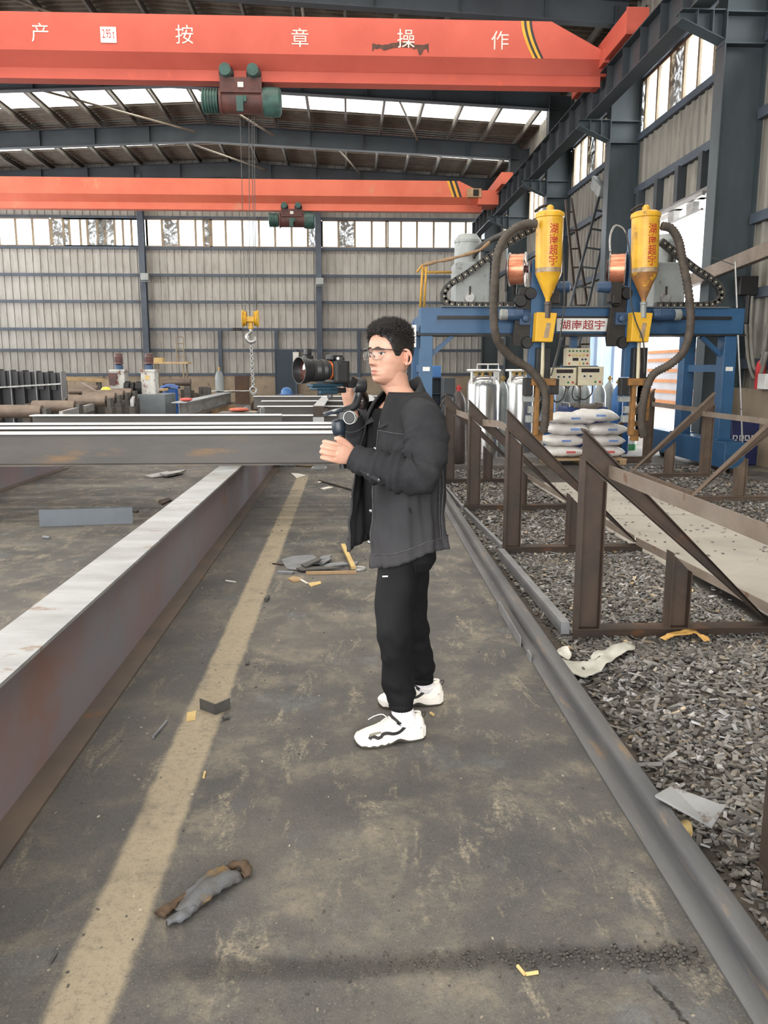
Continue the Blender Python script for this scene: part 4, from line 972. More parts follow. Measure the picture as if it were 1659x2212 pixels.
zA, zB = at(1200, 665, GY).z, at(1200, 721, GY).z
xa, xb = at(908, 690, GY).x, at(1608, 690, GY).x
gt = thing('gantry_frame', 'big blue gantry frame of the welding machine, straddling the racks', 'gantry', ((xa+xb)/2, 12.6, 0))
b = MB(); b.box(xa, xb, GY, GY+.4, zB, zA); b.build('crossbeam', 'gantry_blue', gt, bevel=.008)
b = MB(); b.box(xa-.05, xb+.02, GY-.04, GY+.44, zB-.028, zB-.001); b.build('lower_flange', 'black_metal', gt)
b = MB(); b.box(xa+.3, xb-.25, GY-.05, GY+.3, zA+.001, zA+.02); b.build('top_strip', 'deck_dust', gt)
b = MB(); b.box(at(945, 685, GY).x, at(1578, 685, GY).x, GY-.045, GY-.002, at(1200, 690, GY).z, at(1200, 683, GY).z); b.build('guide_rail', 'black_metal', gt)
b = MB(); b.box(xa-.12, xa-.06, GY-.02, GY+.3, at(900, 750, GY).z, at(900, 702, GY).z); b.build('end_box', 'white_paint', gt)
lx = ((at(907, 800, GY).x, at(934, 800, GY).x), (at(1560, 760, GY).x+.02, at(1590, 760, GY).x))
for (x0, x1) in lx:
    for y0 in (GY-.02, 13.25):
        b = MB(); b.box(x0, x1, y0, y0+.24, .5, zB-.03 if y0 < 13 else zB+.25); b.box(x0-.05, x1+.05, y0-.05, y0+.29, .482, .5); o = b.build('leg', 'gantry_blue', gt, bevel=.006)
        if y0 < 13: b = MB(); zc = at(1588, 797, GY).z; b.box(x0+.04, x1-.04, y0-.006, y0-.001, zc-.03, zc+.03); b.build('sticker', 'white_paint', o)
    b = MB(); b.box(x0-.06, x1+.06, 11.45, 14.4, .1, .48); o = b.build('base_beam', 'gantry_blue', gt, bevel=.008)
    for yy in (11.75, 14.1): MB().cyl((x0+.05, yy, .1), (x1-.05, yy, .1), .098, 18).build('wheel', 'black_metal', o, smooth=.6)
    b = MB(); zz = at(1530, 795, 12.5).z; b.box(x0+.06, x1-.06, GY+.22, 13.25, zz-.06, zz+.05); b.build('tie_beam', 'gantry_blue', gt)
    b = MB(); b.box(x0+.02, x1-.02, GY+.4, 13.49, zA-.3, zA-.08); b.build('side_beam', 'gantry_blue', gt)
    b = MB(); s = 1 if x0 < 3 else -1; xi = x1 if s > 0 else x0
    b.bar((xi-.01*s, GY+.12, at(935, 766, GY).z), (xi+.3*s, GY+.12, zB-.03), .06, .07, up=(0, 1, 0)); b.build('brace', 'gantry_blue', gt)
p0, p1 = at(1201, 716, GY-.02), at(1312, 688, GY-.02)
b = MB(); b.box(p0.x, p1.x, GY-.05, GY-.025, p0.z, p1.z); sg = b.build('sign_board', 'white_paint', gt, bevel=.004)
P('letter_crimson', (150, 40, 44), (136, 34, 38), 9, .6)
text('湖南超宇', .135, V(((p0.x+p1.x)/2, GY-.0505, (p0.z+p1.z)/2)), (1, 0, 0), (0, 0, 1), 'letter_crimson', 'sign_lettering', sg, width=(p1.x-p0.x)*.88, bold=.012)

def ptz(px, py, Y): return at(px, py, Y)
def ribbed(pts, r, k=8, rib=.11):
    """corrugated hose"""
    pp = sm(pts, 24); out = [pp[0]]; acc = 0
    for a, c in zip(pp[:-1], pp[1:]):
        acc += (c-a).length
        if acc >= r*.26: out.append(c); acc = 0
    rs = [r*(1+rib*(1 if i % 2 else -1)) for i in range(len(out))]
    return MB().tube(out, rs, 10)
def head(side, label):
    """one welding head; side 0 = left, 1 = right in the photo"""
    dx = 0 if side == 0 else 207
    def q(px, py, Y): return at(px+dx, py, Y)
    Yc = 11.56
    t = thing('welding_carriage', label, 'welding machine', (q(1165, 700, Yc).x, Yc, q(1165, 940, Yc).z))
    # blue slide column and black carriage plate
    x0, x1 = q(1146, 700, Yc).x, q(1180, 700, Yc).x; zt = q(1160, 560 if side == 0 else 492, Yc).z
    b = MB(); b.box(x0, x1, Yc, Yc+.14, q(1160, 815, Yc).z, zt); b.build('slide_column', 'gantry_blue', t, bevel=.006)
    b = MB(); cx0, cx1 = q(1113 if side == 0 else 1110, 700, Yc).x, q(1150, 700, Yc).x; Yp = 11.6
    za, zb = q(1130, 620, Yp).z, q(1130, 748, Yp).z; 
    b.prism([(cx0+.06, za), (cx1, za), (cx1, zb), (cx0, zb), (cx0-.02, zb+.12), (cx0+.02, zb+.5)], 'y', Yp, Yp+.08); pl = b.build('carriage_plate', 'grease_black', t, bevel=.006)
    for px, py in ((1146, 634), (1138, 740), (1124, 650)):
        c = q(px, py, Yp-.02); MB().lathe([(.02, -.05), (.075, -.05), (.085, -.02), (.085, .03), (.02, .03)], c, (0, 1, 0), 18).build('guide_wheel', 'black_metal', pl, smooth=.6)
    # drive motor
    c = q(1118 if side == 0 else 1226, 680, 11.62); s = -1 if side == 0 else 1
    b = MB(); b.lathe([(.03, -.16), (.075, -.16), (.085, -.12), (.085, .12), (.07, .16), (.03, .16)], c, (s, 0, 0), 18); b.cbox(c+V((.0, -.07, .03)), .12, .05, .08)
    o = b.build('drive_motor', 'motor_blue', t, smooth=.6); MB().lathe([(.03, .15), (.078, .15), (.08, .24), (.06, .26), (.02, .26)], c, (s, 0, 0), 18).build('fan_cover', 'tank_grey', o, smooth=.6)
    c = q(1136, 688, 11.54); b = MB(); b.lathe([(.02, -.06), (.05, -.05), (.055, .02), (.02, .03)], c, (0, 1, 0), 8); b.cbox(c+V((0, .05, 0)), .16, .06, .17); b.build('gearbox', 'motor_blue', t)
    # hopper
    Yh = 11.32; top, bot, tip = q(1188, 462, Yh), q(1185, 580, Yh), q(1183, 645, Yh)
    R0 = (q(1217, 500, Yh).x-q(1159, 500, Yh).x)/2; ax = (top-bot); H = ax.length; ax.normalize()
    b = MB(); b.lathe([(R0*.97, 0), (R0*.98, .02), (R0*1.0, H-.06)], bot, ax, 32, caps=False); hp = b.build('flux_hopper', 'hopper_yellow', t, smooth=.6)
    b = MB(); b.lathe([(.0, H+.035), (R0*.8, H+.03), (R0*1.04, H+.005), (R0*1.07, H-.02), (R0*1.07, H-.05), (R0*1.0, H-.06)], bot, ax, 32, caps=False); b.build('hopper_lid', 'hopper_yellow', t, smooth=.6)
    b = MB(); b.lathe([(.04, H+.02), (.05, H+.06), (.05, H+.09), (.025, H+.115), (.001, H+.12)], bot+V((.0, 0, 0)), ax, 14); b.build('lid_knob', 'hopper_yellow', hp, smooth=.7)
    b = MB(); b.tube(sm([bot+ax*(H+.03)+V((x, .02, z)) for x, z in ((-.2, .0), (-.12, .06), (-.03, .09))], 4), .02, 8); b.build('lid_lever', 'black_metal', hp, smooth=2)
    b = MB(); b.lathe([(R0*.97, 0), (R0*.985, -.06)][::-1], bot, ax, 32, caps=False); b.build('sight_band', 'flux_band', hp, smooth=.6)
    hc = (bot-tip).length; b = MB(); b.lathe([(R0*.975, -.055), (R0*.9, -.1), (.035, -hc), (.03, -hc-.09)][::-1], bot, ax, 32, caps=False); b.build('hopper_cone', 'flux_cone' if side else 'hopper_yellow', t, smooth=.6)
    b = MB(); b.lathe([(.043, -hc-.26), (.043, -hc-.09), (.05, -hc-.08), (.05, -hc-.05), (.035, -hc-.04)], bot, ax, 16); b.build('outlet_pipe', 'tank_grey' if side else 'cyl_dark', t, smooth=.6)
    # lettering wrapped on the hopper
    for i, ch in enumerate('湖南超宇'):
        zc = q(1190, 493+23*i, Yh-R0)
        o = text(ch, .135, V((0, 0, 0)), (1, 0, 0), (0, 0, 1), 'letter_red', 'hopper_lettering', hp, width=.12, bold=.010)
        inv = ABS[hp.name].inverted(); a0 = .1 if side == 0 else .2
        for v in o.data.vertices:
            p = ABS[hp.name] @ v.co; an = p.x/(R0*1.004)+a0
            cc = bot+ax*((zc.z-bot.z)+p.z/ax.z)
            v.co = inv @ V((cc.x+sin(an)*(R0*1.006), cc.y-cos(an)*(R0*1.006), cc.z))
    # feeder box
    Yf = 11.3; a = [q(px, py, Yf) for px, py in ((1160, 674), (1204, 676), (1194, 739), (1156, 738))]
    b = MB(); b.prism([(p.x, p.z) for p in a], 'y', Yf, Yf+.2); fb = b.build('flux_feeder', 'feeder_yellow', t, bevel=.012)
    a = [q(px, py, Yf-.006) for px, py in ((1181, 697), (1190, 698), (1184, 730), (1174, 729))]
    b = MB(); b.prism([(p.x, p.z) for p in a], 'y', Yf-.008, Yf+.0); b.build('feeder_window', 'flux_band', fb)
    # side wire motor and straightener
    c = q(1216 if side == 0 else 1098, 620, 11.55); b = MB(); b.lathe([(.03, -.1), (.07, -.1), (.08, 0), (.08, .08), (.03, .1)], c, (1, 0, 0), 16); b.build('wire_motor', 'motor_blue', t, smooth=.6)
    c = q(1194 if side == 0 else 1120, 632, 11.58); b = MB(); b.cbox(c, .17, .16, .28); b.cbox(c+V((.0, -.1, -.1)), .12, .1, .12); b.build('wire_straightener', 'grease_black', t, bevel=.01)
    # rods, torch and nozzle assembly
    b = MB(); b.tube([q(1173, 740, 11.4), q(1172, 790, 11.4), q(1170, 835, 11.4)], [.022, .028, .024], 10); b.build('flux_tube', 'panel_beige', t, smooth=.8)
    b = MB(); b.cbox(q(1172, 790, 11.5), .2, .14, .5); b.build('cross_slide', 'black_metal', t, bevel=.01)
    b = MB(); b.cbox(q(1140, 835, 11.42), .12, .16, .25); b.cbox(q(1196, 835, 11.42), .12, .14, .22) if side == 0 else None; b.build('tracking_motor', 'black_metal', t, bevel=.01)
    b = MB(); a, e = q(1160, 828, 11.38), q(1186, 945, 11.38); w = a.x-.03, e.x+.05
    b.cbox(q(1172, 825, 11.38), .34, .2, .1); b.cbox(q(1158, 885, 11.38), .06, .14, .72); b.cbox(q(1190, 870, 11.42), .05, .12, .5); b.cbox(q(1170, 915, 11.42), .2, .1, .07); b.cbox(q(1163, 940, 11.4), .1, .1, .16)
    b.build('torch_bracket', 'torch_ochre', t, bevel=.008)
    b = MB(); b.cbox(q(1148, 862, 11.45), .25, .12, .08); b.cbox(q(1150, 885, 11.45), .12, .1, .1); b.cbox(q(1146, 905, 11.48), .14, .12, .1); b.build('adjuster', 'tank_grey', t, bevel=.01)
    return t
w1 = head(0, 'left welding head of the gantry, clean yellow hopper'); w2 = head(1, 'right welding head of the gantry, grimy yellow hopper')
HP = 'hose_black'
def hose(pts, r, m, lab, name='corrugated_hose'): return tag(ribbed(pts, r).build(name, m, smooth=4), lab, 'hose')
hose([at(x, y, Y) for x, y, Y in ((1160, 484, 11.2), (1132, 485, 11.2), (1098, 506, 11.15), (1076, 545, 11.1), (1069, 600, 11.1), (1066, 660, 11.1), (1069, 715, 11.1), (1082, 748, 11.15), (1108, 775, 11.2), (1140, 795, 11.22), (1166, 822, 11.22), (1178, 850, 11.22), (1178, 895, 11.22), (1174, 935, 11.22))], .057, 'hose_dusty', 'thick ribbed hose looping from the left hopper down to its torch')
hose([at(x, y, Y) for x, y, Y in ((1429, 488, 11.2), (1450, 494, 11.2), (1466, 520, 11.2), (1474, 560, 11.15), (1484, 610, 11.1), (1491, 665, 11.1), (1490, 715, 11.1), (1476, 760, 11.1), (1446, 788, 11.15), (1412, 808, 11.2), (1396, 840, 11.22), (1388, 880, 11.22), (1386, 915, 11.22), (1392, 945, 11.22))], .057, 'hose_dusty', 'thick ribbed hose looping from the right hopper down to its torch')
hose([at(x, y, Y) for x, y, Y in ((1162, 482, 11.5), (1120, 494, 11.7), (1075, 512, 11.95), (1040, 532, 12.2), (1022, 556, 12.3), (1018, 578, 12.3))], .042, HP, 'black hose running from the left hopper to the left grey tank')
hose([at(x, y, Y) for x, y, Y in ((1452, 540, 12.3), (1448, 560, 12.3), (1446, 580, 12.3))], .042, HP, 'short black hose on the right grey tank')
def dragchain(pts, lab):
    t = None; pp = sm(pts, 14); out = [pp[0]]; acc = 0
    for a, c in zip(pp[:-1], pp[1:]):
        acc += (c-a).length
        if acc >= .085: out.append(c); acc = 0
    t = thing('cable_chain', lab, 'cable chain', out[0])
    b = MB(); k = MB()
    for a, c in zip(out[:-1], out[1:]):
        d = (c-a).normalized(); up = d.cross(V((0, 1, 0)))
        b.bar(a-d*.012, c+d*.012, .1, .095, up)
        m = (a+c)/2; k.lathe([(.001, -.002), (.011, -.002), (.011, .004)], m+V((0, -.054, 0)), (0, 1, 0), 8)
    b.build('links', 'hose_black', t, bevel=.006); o = k.build('rivet', 'panel_beige', t); o['kind'] = 'stuff'
    return t
dragchain([at(x, y, 12.0) for x, y in ((1158, 492), (1120, 512), (1060, 552), (1010, 590), (975, 612), (960, 628), (958, 645), (970, 657), (1000, 659.5), (1060, 660), (1128, 660))], 'black cable chain with pale rivets folding over the left half of the gantry')
dragchain([at(x, y, 12.0) for x, y in ((1428, 522), (1460, 548), (1500, 580), (1536, 604), (1554, 622), (1558, 642), (1546, 655), (1520, 659), (1470, 660), (1408, 660))], 'black cable chain with pale rivets folding over the right half of the gantry')
# grey flux recovery tanks on the crossbeam
def tank(px0, px1, cx0, cx1, lab, Y=12.28):
    a, c = at(px0, 657, Y), at(px1, 568, Y); t = thing('flux_tank', lab, 'tank', ((a.x+c.x)/2, Y, zA+.021))
    b = MB(); b.box(a.x, c.x, Y-.1, Y+.45, zA+.021, c.z); b.build('tank_body', 'tank_grey', t, bevel=.02)
    x0, x1 = at(cx0, 540, Y).x, at(cx1, 540, Y).x; R = (x1-x0)/2; o = V(((x0+x1)/2, Y+.17, 0)); zt = at(cx0, 522, Y).z; zz = at(cx0, 503, Y).z
    b = MB(); b.lathe([(R, c.z), (R, zt), (R*1.04, zt+.005), (R*1.04, zt+.04), (R*.95, zt+.06), (R*.7, zz), (.001, zz+.01)], o, (0, 0, 1), 28); b.build('tank_drum', 'tank_grey', t, smooth=.6)
    cp = at((px0+px1)/2-4, 643, Y-.11); b = MB(); b.lathe([(.001, -.03), (.07, -.03), (.08, -.02), (.08, .01), (.001, .01)], cp, (0, 1, 0), 20); o2 = b.build('drain_cap', 'steel_pale', t, smooth=.6)
    b = MB(); b.bar(cp+V((0, -.03, .04)), cp+V((0, -.03, .16)), .025, .02, up=(0, 1, 0)); b.build('latch', 'rack_rust', o2)
tank(981, 1056, 985, 1042, 'grey flux recovery tank on the left half of the gantry'); tank(1404, 1478, 1425, 1470, 'grey flux recovery tank on the right half of the gantry')
# welding wire spools
def spool(px, lab, hubx, Y=11.75):
    c = at(px, 582, Y); R = .21; t = thing('wire_spool', lab, 'wire spool', c-V((0, 0, R+.02)))
    a = V((1, -.35, 0)).normalized()
    b = MB(); b.lathe([(.1, -.1), (R, -.1), (R+.004, -.05), (R-.002, 0), (R+.004, .05), (R, .1), (.1, .1)], c, a, 32); b.build('copper_wire', 'copper', t, smooth=.5)
    for s in (-1, 1):
        rim = [c+a*(s*.11)+(V((0, 0, 1))*cos(x)+a.cross(V((0, 0, 1)))*sin(x))*(R+.02) for x in [2*pi*i/28 for i in range(28)]]
        b = MB(); b.tube(rim, .008, 6, closed=True); o = b.build('spool_rim', 'chain_steel', t, smooth=2)
        for k in range(6):
            x = k*pi/3; d = V((0, 0, 1))*cos(x)+a.cross(V((0, 0, 1)))*sin(x)
            MB().tube([c+a*(s*.13)+d*.03, c+a*(s*.11)+d*(R+.02)], .007, 5).build('spoke', 'chain_steel', o)
    MB().lathe([(.02, -.15), (.14, -.15), (.14, -.13), (.05, -.12), (.05, .16), (.02, .16)], c, a, 20).build('spool_hub', 'spool_red', t, smooth=.6)
    b = MB(); b.tube([c-a*.15, c-a*.15-V((0, 0, .3))], .025, 8); b.tube([c+V((0, .1, -.02)), c+V((0, .2, -.33))], .03, 8); b.build('spool_bracket', 'black_metal', t)
spool(1118, 'coil of copper welding wire behind the left hopper', 0); spool(1334, 'coil of copper welding wire left of the right hopper', 0)
# yellow handrail and the taped pipe at the left end
r = thing('handrail', 'worn yellow handrail at the left end of the gantry', 'handrail', at(908, 665, 12.2))
for px in (910, 918): MB().tube([at(px+3, 574, 12.2), at(px-2, 664, 12.2)], .018, 8).build('post', 'rail_yellow', r, smooth=2)
MB().tube([at(901, 588, 12.2), at(912, 572, 12.2), at(918, 588, 12.2), at(975, 588, 12.3)], .018, 8).build('top_rail', 'rail_yellow', r, smooth=2)
tag(MB().tube(sm([at(913, 573, 12.15), at(940, 566, 12.1), at(970, 560, 12.0), (at(1010, 549, 11.95)), at(1040, 538, 11.95), at(1058, 522, 11.95)], 5), [.014+.014*abs(sin(i*.5)) for i in range(26)], 8).build('taped_cable', 'rope_tan', smooth=3), 'cloth-wrapped cable sagging from the yellow handrail to the black hose', 'cable')
# control panels
def panel(px0, py0, px1, py1, lab, rows, disp, knobs, Y=12.05):
    a, c = at(px0, py1, Y), at(px1, py0, Y); t = thing('control_box', lab, 'control box', ((a.x+c.x)/2, Y, a.z))
    b = MB(); b.box(a.x, c.x, Y, Y+.18, a.z, c.z); b.build('case', 'panel_beige', t, bevel=.008); W, H = c.x-a.x, c.z-a.z
    for u, v, w, h in disp: 
        b = MB(); b.box(a.x+W*u, a.x+W*(u+w), Y-.004, Y-.0005, a.z+H*v, a.z+H*(v+h)); b.build('display', 'display_dark', t)
    for u, v, m, r in rows: MB().lathe([(.001, -.016), (r*.8, -.016), (r, -.01), (r, 0)], (a.x+W*u, Y, a.z+H*v), (0, 1, 0), 12).build('button', m, t, smooth=.6)
    for u, v in knobs:
        o = MB().lathe([(.026, -.004), (.026, 0)], (a.x+W*u, Y, a.z+H*v), (0, 1, 0), 14).build('dial', 'white_paint', t); MB().lathe([(.001, -.03), (.014, -.03), (.017, -.004)], (a.x+W*u, Y, a.z+H*v), (0, 1, 0), 12).build('knob', 'knob_dark', o, smooth=.6)
    return t
top = [(.12+.15*i, .84, 'lamp_green', .014) for i in range(6)] + [(.12+.15*i, .6, ('lamp_red', 'lamp_yellow', 'lamp_yellow', 'lamp_yellow', 'lamp_yellow', 'lamp_red')[i], .014) for i in range(6)] + [(.12, .15, 'lamp_red', .014), (.56, .15, 'lamp_yellow', .014), (.72, .15, 'lamp_green', .014), (.88, .15, 'lamp_red', .014)]
panel(1223, 752, 1276, 791, 'small beige push-button box hanging under the gantry sign', top, [(.26, .3, .24, .16)], [(.66, .38), (.8, .38)])
lo = [(.68, .2, 'lamp_green', .016), (.86, .2, 'lamp_red', .016)]
panel(1190, 794, 1246, 834, 'left one of two beige welding controllers hanging under the gantry', lo, [(.2, .7, .66, .2)], [(.28, .5), (.5, .5), (.72, .5)])
panel(1248, 792, 1305, 833, 'right one of two beige welding controllers hanging under the gantry', lo, [(.12, .7, .7, .2)], [(.24, .5), (.48, .5)])
b = MB(); q0, q1 = at(1240, 722, 12.15), at(1240, 754, 12.15); b.box(q0.x-.04, q0.x+.04, 12.1, 12.2, q1.z-.02, zB-.029); q2 = at(1210, 790, 12.28); q3 = at(1290, 800, 12.28); b.box(q2.x, q3.x, 12.24, 12.28, q3.z-.02, q2.z); b.box(q0.x-.03, q0.x+.03, 12.235, 12.275, q3.z, q0.z)
tag(b.build('hanger_bracket', 'gantry_blue'), 'blue bracket carrying the three control boxes', 'bracket')
for pts, lab in ((((1224, 832), (1216, 860), (1200, 868), (1190, 848)), 'black cable looping left below the left controller'), (((1240, 833), (1236, 852), (1242, 864), (1256, 862)), 'black cable dropping between the two controllers'), (((1280, 832), (1278, 850), (1262, 863), (1246, 856)), 'black cable looping below the right controller'), (((1253, 832), (1254, 860), (1250, 885)), 'black cable hanging straight below the right controller')):
    tag(MB().tube(sm([at(x, y, 12.15) for x, y in pts], 6), .011, 6).build('power_cable', 'cable_black', smooth=3), lab, 'cable')
for pts, Y, m, lab, r in ((((1212, 470), (1216, 560), (1219, 640), (1214, 700), (1202, 770), (1190, 812)), 11.25, 'hose_black', 'grey cable hanging past the left hopper', .01), (((1352, 500), (1362, 560), (1362, 640), (1372, 690), (1390, 740), (1392, 808)), 11.2, 'hose_black', 'black cable hanging past the right feeder box', .01),
        (((1318, 545), (1318, 510), (1328, 488), (1344, 492), (1352, 504)), 11.5, 'chain_steel', 'thin pale conduit arching over the right wire coil', .014)):
    tag(MB().tube(sm([at(x, y, Y) for x, y in pts], 6), r, 7).build('power_cable', m, smooth=3), lab, 'cable')
tag(MB().tube([at(1588, 565, 12), at(1592, 665, 12)], .014, 8).build('steel_rod', 'steel_pale'), 'thin upright rod on the right end of the gantry', 'rod')
tag(MB().tube(sm([at(1537, 556, 12), at(1562, 564, 12), at(1586, 573, 12)], 4), .006, 5).build('tie_wire', 'rope'), 'thin wire tied to the upright rod at the right end of the gantry', 'wire')
tag(MB().tube([at(1594, 724, 11.8), at(1600, 850, 11.8), at(1604, 968, 11.8)], .014, 8).build('steel_pipe', 'steel_pale'), 'thin pale pipe down the right leg of the gantry', 'pipe')
# ------------------------------------------------------------------ around the gantry
def dewar(px, py, Y, lab, hpx, R):
    p = at(px, py, Y); t = thing('gas_dewar', lab, 'gas cylinder', (p.x, Y, 0)); o = V((p.x, Y, 0)); z1 = at(px, hpx, Y).z
    MB().lathe([(R*.96, .002), (R*.96, .1), (R, .11), (R, z1-.28), (R*.97, z1-.22), (R*.8, z1-.13), (R*.45, z1-.09), (.001, z1-.08)], o, (0, 0, 1), 36).build('vessel', 'stainless', t, smooth=.8)
    ring = [o+V((R*.98*cos(a), R*.98*sin(a), z1)) for a in [2*pi*i/32 for i in range(32)]]
    r = MB().tube(ring, .022, 8, closed=True).build('guard_ring', 'white_paint', t, smooth=3)
    for a in (.5, 2.1, 3.7, 5.3): MB().bar(o+V((R*.95*cos(a), R*.95*sin(a), z1-.24)), o+V((R*.98*cos(a), R*.98*sin(a), z1)), .05, .012).build('guard_post', 'white_paint', r)
    for a in (.3, 1.6, 2.9, 4.4):
        c = o+V((R*.45*cos(a), R*.45*sin(a), z1-.1)); b = MB(); b.cyl(c, c+V((0, 0, .1)), .025, 10); b.cyl(c+V((-.05, 0, .07)), c+V((.05, 0, .07)), .02, 8); b.build('valve', 'brass', t, smooth=.6)
dewar(1043, 900, 14.0, 'tall stainless gas dewar right of the cameraman, the nearer one', 800, .28)
dewar(1122, 900, 15.2, 'stainless gas dewar behind the left torch, the farther one', 800, .27)
b = MB(); p, q = at(1031, 800, 14.4), at(1077, 787, 14.4)
b.tube([V((p.x, 14.4, p.z)), V((p.x, 14.4, q.z)), V((q.x, 14.4, q.z)), V((q.x, 14.4, p.z))], .014, 6); b.tube([V(((p.x+q.x)/2, 14.4, p.z)), V(((p.x+q.x)/2, 14.4, q.z))], .012, 6)
for x in (p.x, q.x): b.tube([V((x, 14.4, 0)), V((x, 14.4, p.z))], .014, 6)
tag(b.build('trolley_frame', 'white_paint'), 'pale tube trolley handle rising behind the nearer dewar', 'trolley')
def bottle(px, Y, ytop, R, m, lab, grp=None, cap='brass'):
    p = at(px, ytop, Y); h = p.z; t = thing('gas_cylinder', lab, 'gas cylinder', (p.x, Y, 0), 0, grp); o = V((p.x, Y, 0))
    MB().lathe([(R*.9, .002), (R, .02), (R, h-.32), (R*.93, h-.25), (R*.7, h-.17), (R*.35, h-.12), (R*.3, h-.1)], o, (0, 0, 1), 24).build('cylinder_body', m, t, smooth=.8)
    b = MB(); b.cyl(o+V((0, 0, h-.11)), o+V((0, 0, h-.03)), R*.22, 10); b.cyl(o+V((-.04, 0, h-.05)), o+V((.05, 0, h-.05)), .016, 8); b.cyl(o+V((0, 0, h-.03)), o+V((0, 0, h)), .03, 10); b.build('valve', cap, t, smooth=.6)
    return t
bottle(991, 13.2, 832, .125, 'cyl_dark', 'dark stubby gas cylinder with a red valve, left of the nearer dewar', None, 'valve_red')
bottle(1087, 14.3, 812, .1, 'cyl_grey', 'grey gas cylinder right beside the nearer dewar')
bottle(1297, 14.8, 818, .115, 'cyl_grey', 'grey gas cylinder standing behind the sacks, nearer one of the right pair')
bottle(1318, 15.4, 812, .115, 'cyl_grey', 'grey gas cylinder standing behind the sacks, farther one of the right pair')
bottle(1336, 14.4, 820, .1, 'cyl_blue', 'blue gas cylinder right of the grey pair behind the sacks')
bottle(1352, 14.6, 828, .1, 'cyl_blue', 'blue gas cylinder half hidden by the right torch')
bottle(1190, 15.0, 822, .1, 'cyl_blue', 'blue gas cylinder behind the left torch')
for i, px in enumerate((1212, 1240, 1266)): bottle(px, 15.6, 818, .115, 'cyl_grey', ('left', 'middle', 'right')[i]+' one of three grey gas cylinders under the beige controllers')
# sacks of flux
rnd2 = random.Random(5)
def sack(c, L, W, H, yaw, lab, droop=0.):
    t = thing('sack', lab, 'sack', (c[0], c[1], c[2]), yaw, None); b = MB(); n, m = 20, 12; sd = rnd2.random()*50
    rings = []
    for i in range(n+1):
        u = -1+2*i/n; e = max(.04, (1-abs(u)**3.2))**.5; ring = []
        for k_ in range(16):
            a = 2*pi*k_/16; cy = cos(a); sz = sin(a)
            y = W/2*(abs(cy)**.7)*(1 if cy > 0 else -1)*(.8+.2*e); zz = H/2*(abs(sz)**.8)*(1 if sz > 0 else -1)*e
            p = V((u*L/2, y, zz+H/2)); q = noise.noise(p*7+V((sd, 0, 0)))
            p += V((0, q*.015, q*.022*e)); p.z -= droop*(u*u)*.5*(1 if u > 0 else .3); p.z = max(p.z, .002) if not droop else p.z
            ring.append(p)
        rings.append(ring)
    b.loft(rings); b.build('sack_body', 'bag_white', t, smooth=4, local=True)
    b = MB(); 
    x0 = rnd2.uniform(-.2, .05); b.box(x0, x0+.15, -W/2*1.0-.006, -W/2*.95, H*.45, H*.62)
    b.build('print', rnd2.choice(('bag_blue', 'bag_blue', 'bag_red')), t, local=True)
c0 = gd(1258, 1003); X_, Y_ = c0.x, 13.0
b = MB()
for i in range(4): b.box(X_-.62, X_+.62, Y_-.4+.23*i, Y_-.28+.23*i, .1, .12)
for i in range(3): b.box(X_-.6+.55*i, X_-.5+.55*i, Y_-.42, Y_+.42, .0, .1)
tag(b.build('pallet', 'wood_dust'), 'low wooden pallet under the white sacks', 'pallet')
lay = ((-.33, .0, .122, .02, .19), (.33, .02, .122, -.05, .19), (-.35, .02, .30, .07, .19), (.31, .0, .30, .02, .19), (-.28, .01, .48, -.06, .2), (.34, -.02, .48, .1, .19), (-.22, .0, .665, .12, .18), (.16, -.05, .70, -.16, .2))
nm = ('bottom', 'second', 'third', 'top')
for i, (dx, dy, z_, ya, hh_) in enumerate(lay):
    sack((X_+dx, Y_+dy, z_), .64 if i < 6 else .74, .6, hh_, ya, 'white woven sack, %s one in the %s layer of the stack' % ('left' if i % 2 == 0 else 'right', nm[i//2]), 0 if i < 6 else .06)
# welding power source with a rag, green can, blue bin
t = thing('welding_power_source', 'blue welding power source behind the sacks, a dark rag on it', 'welder', (at(1258, 900, 14.0).x, 14.0, 0)); o = V((at(1258, 900, 14.0).x, 14.0, 0)); zt = at(1258, 878, 14.0).z
b = MB(); b.box(o.x-.36, o.x+.36, 13.7, 14.3, .06, zt); b.build('case', 'motor_navy', t, bevel=.02); P('motor_navy', (40, 62, 120), (32, 50, 100), 4, .5)
for sx in (-.3, .3): MB().tube([V((o.x+sx, 13.75, zt)), V((o.x+sx, 13.78, zt+.06)), V((o.x+sx, 14.2, zt+.06)), V((o.x+sx, 14.25, zt))], .015, 6).build('handle', 'chain_steel', t)
b = MB(); b.box(o.x-.38, o.x+.38, 13.68, 14.32, 0, .06); b.build('base', 'black_metal', t)
b = MB(); n = 9; vs = []
for j in range(n):
    for i in range(n):
        u, v_ = i/(n-1), j/(n-1); x = o.x-.26+.5*u; y = 13.64+.5*v_; z = zt+.02+.09*abs(noise.noise(V((x*5, y*5, 1))))+(.0 if v_ > .1 else -.06)
        vs.append((x, y, z))
b.add(vs, [(j*n+i, j*n+i+1, (j+1)*n+i+1, (j+1)*n+i) for j in range(n-1) for i in range(n-1)]); tag(b.build('work_jacket', 'hose_dusty', smooth=4), 'crumpled dark rag lying on the blue power source', 'rag')
p = gd(1363, 972); t = thing('paint_can', 'small green and white can on the floor under the right torch', 'can', p)
b = MB(); b.lathe([(.09, .0), (.09, .12)], p, (0, 0, 1), 20); b.build('can_body', 'can_green', t, smooth=.6); b = MB(); b.lathe([(.091, .12), (.091, .24), (.08, .25)], p, (0, 0, 1), 20); b.build('can_top', 'white_paint', t, smooth=.6); P('can_green', (70, 150, 92), (52, 128, 78), 8, .5)
p = at(1612, 905, 13.0); q = at(1612, 968, 13.0); t = thing('storage_bin', 'navy blue bin with worn white marks right of the blue gantry leg', 'bin', (p.x, 13.0, 0))
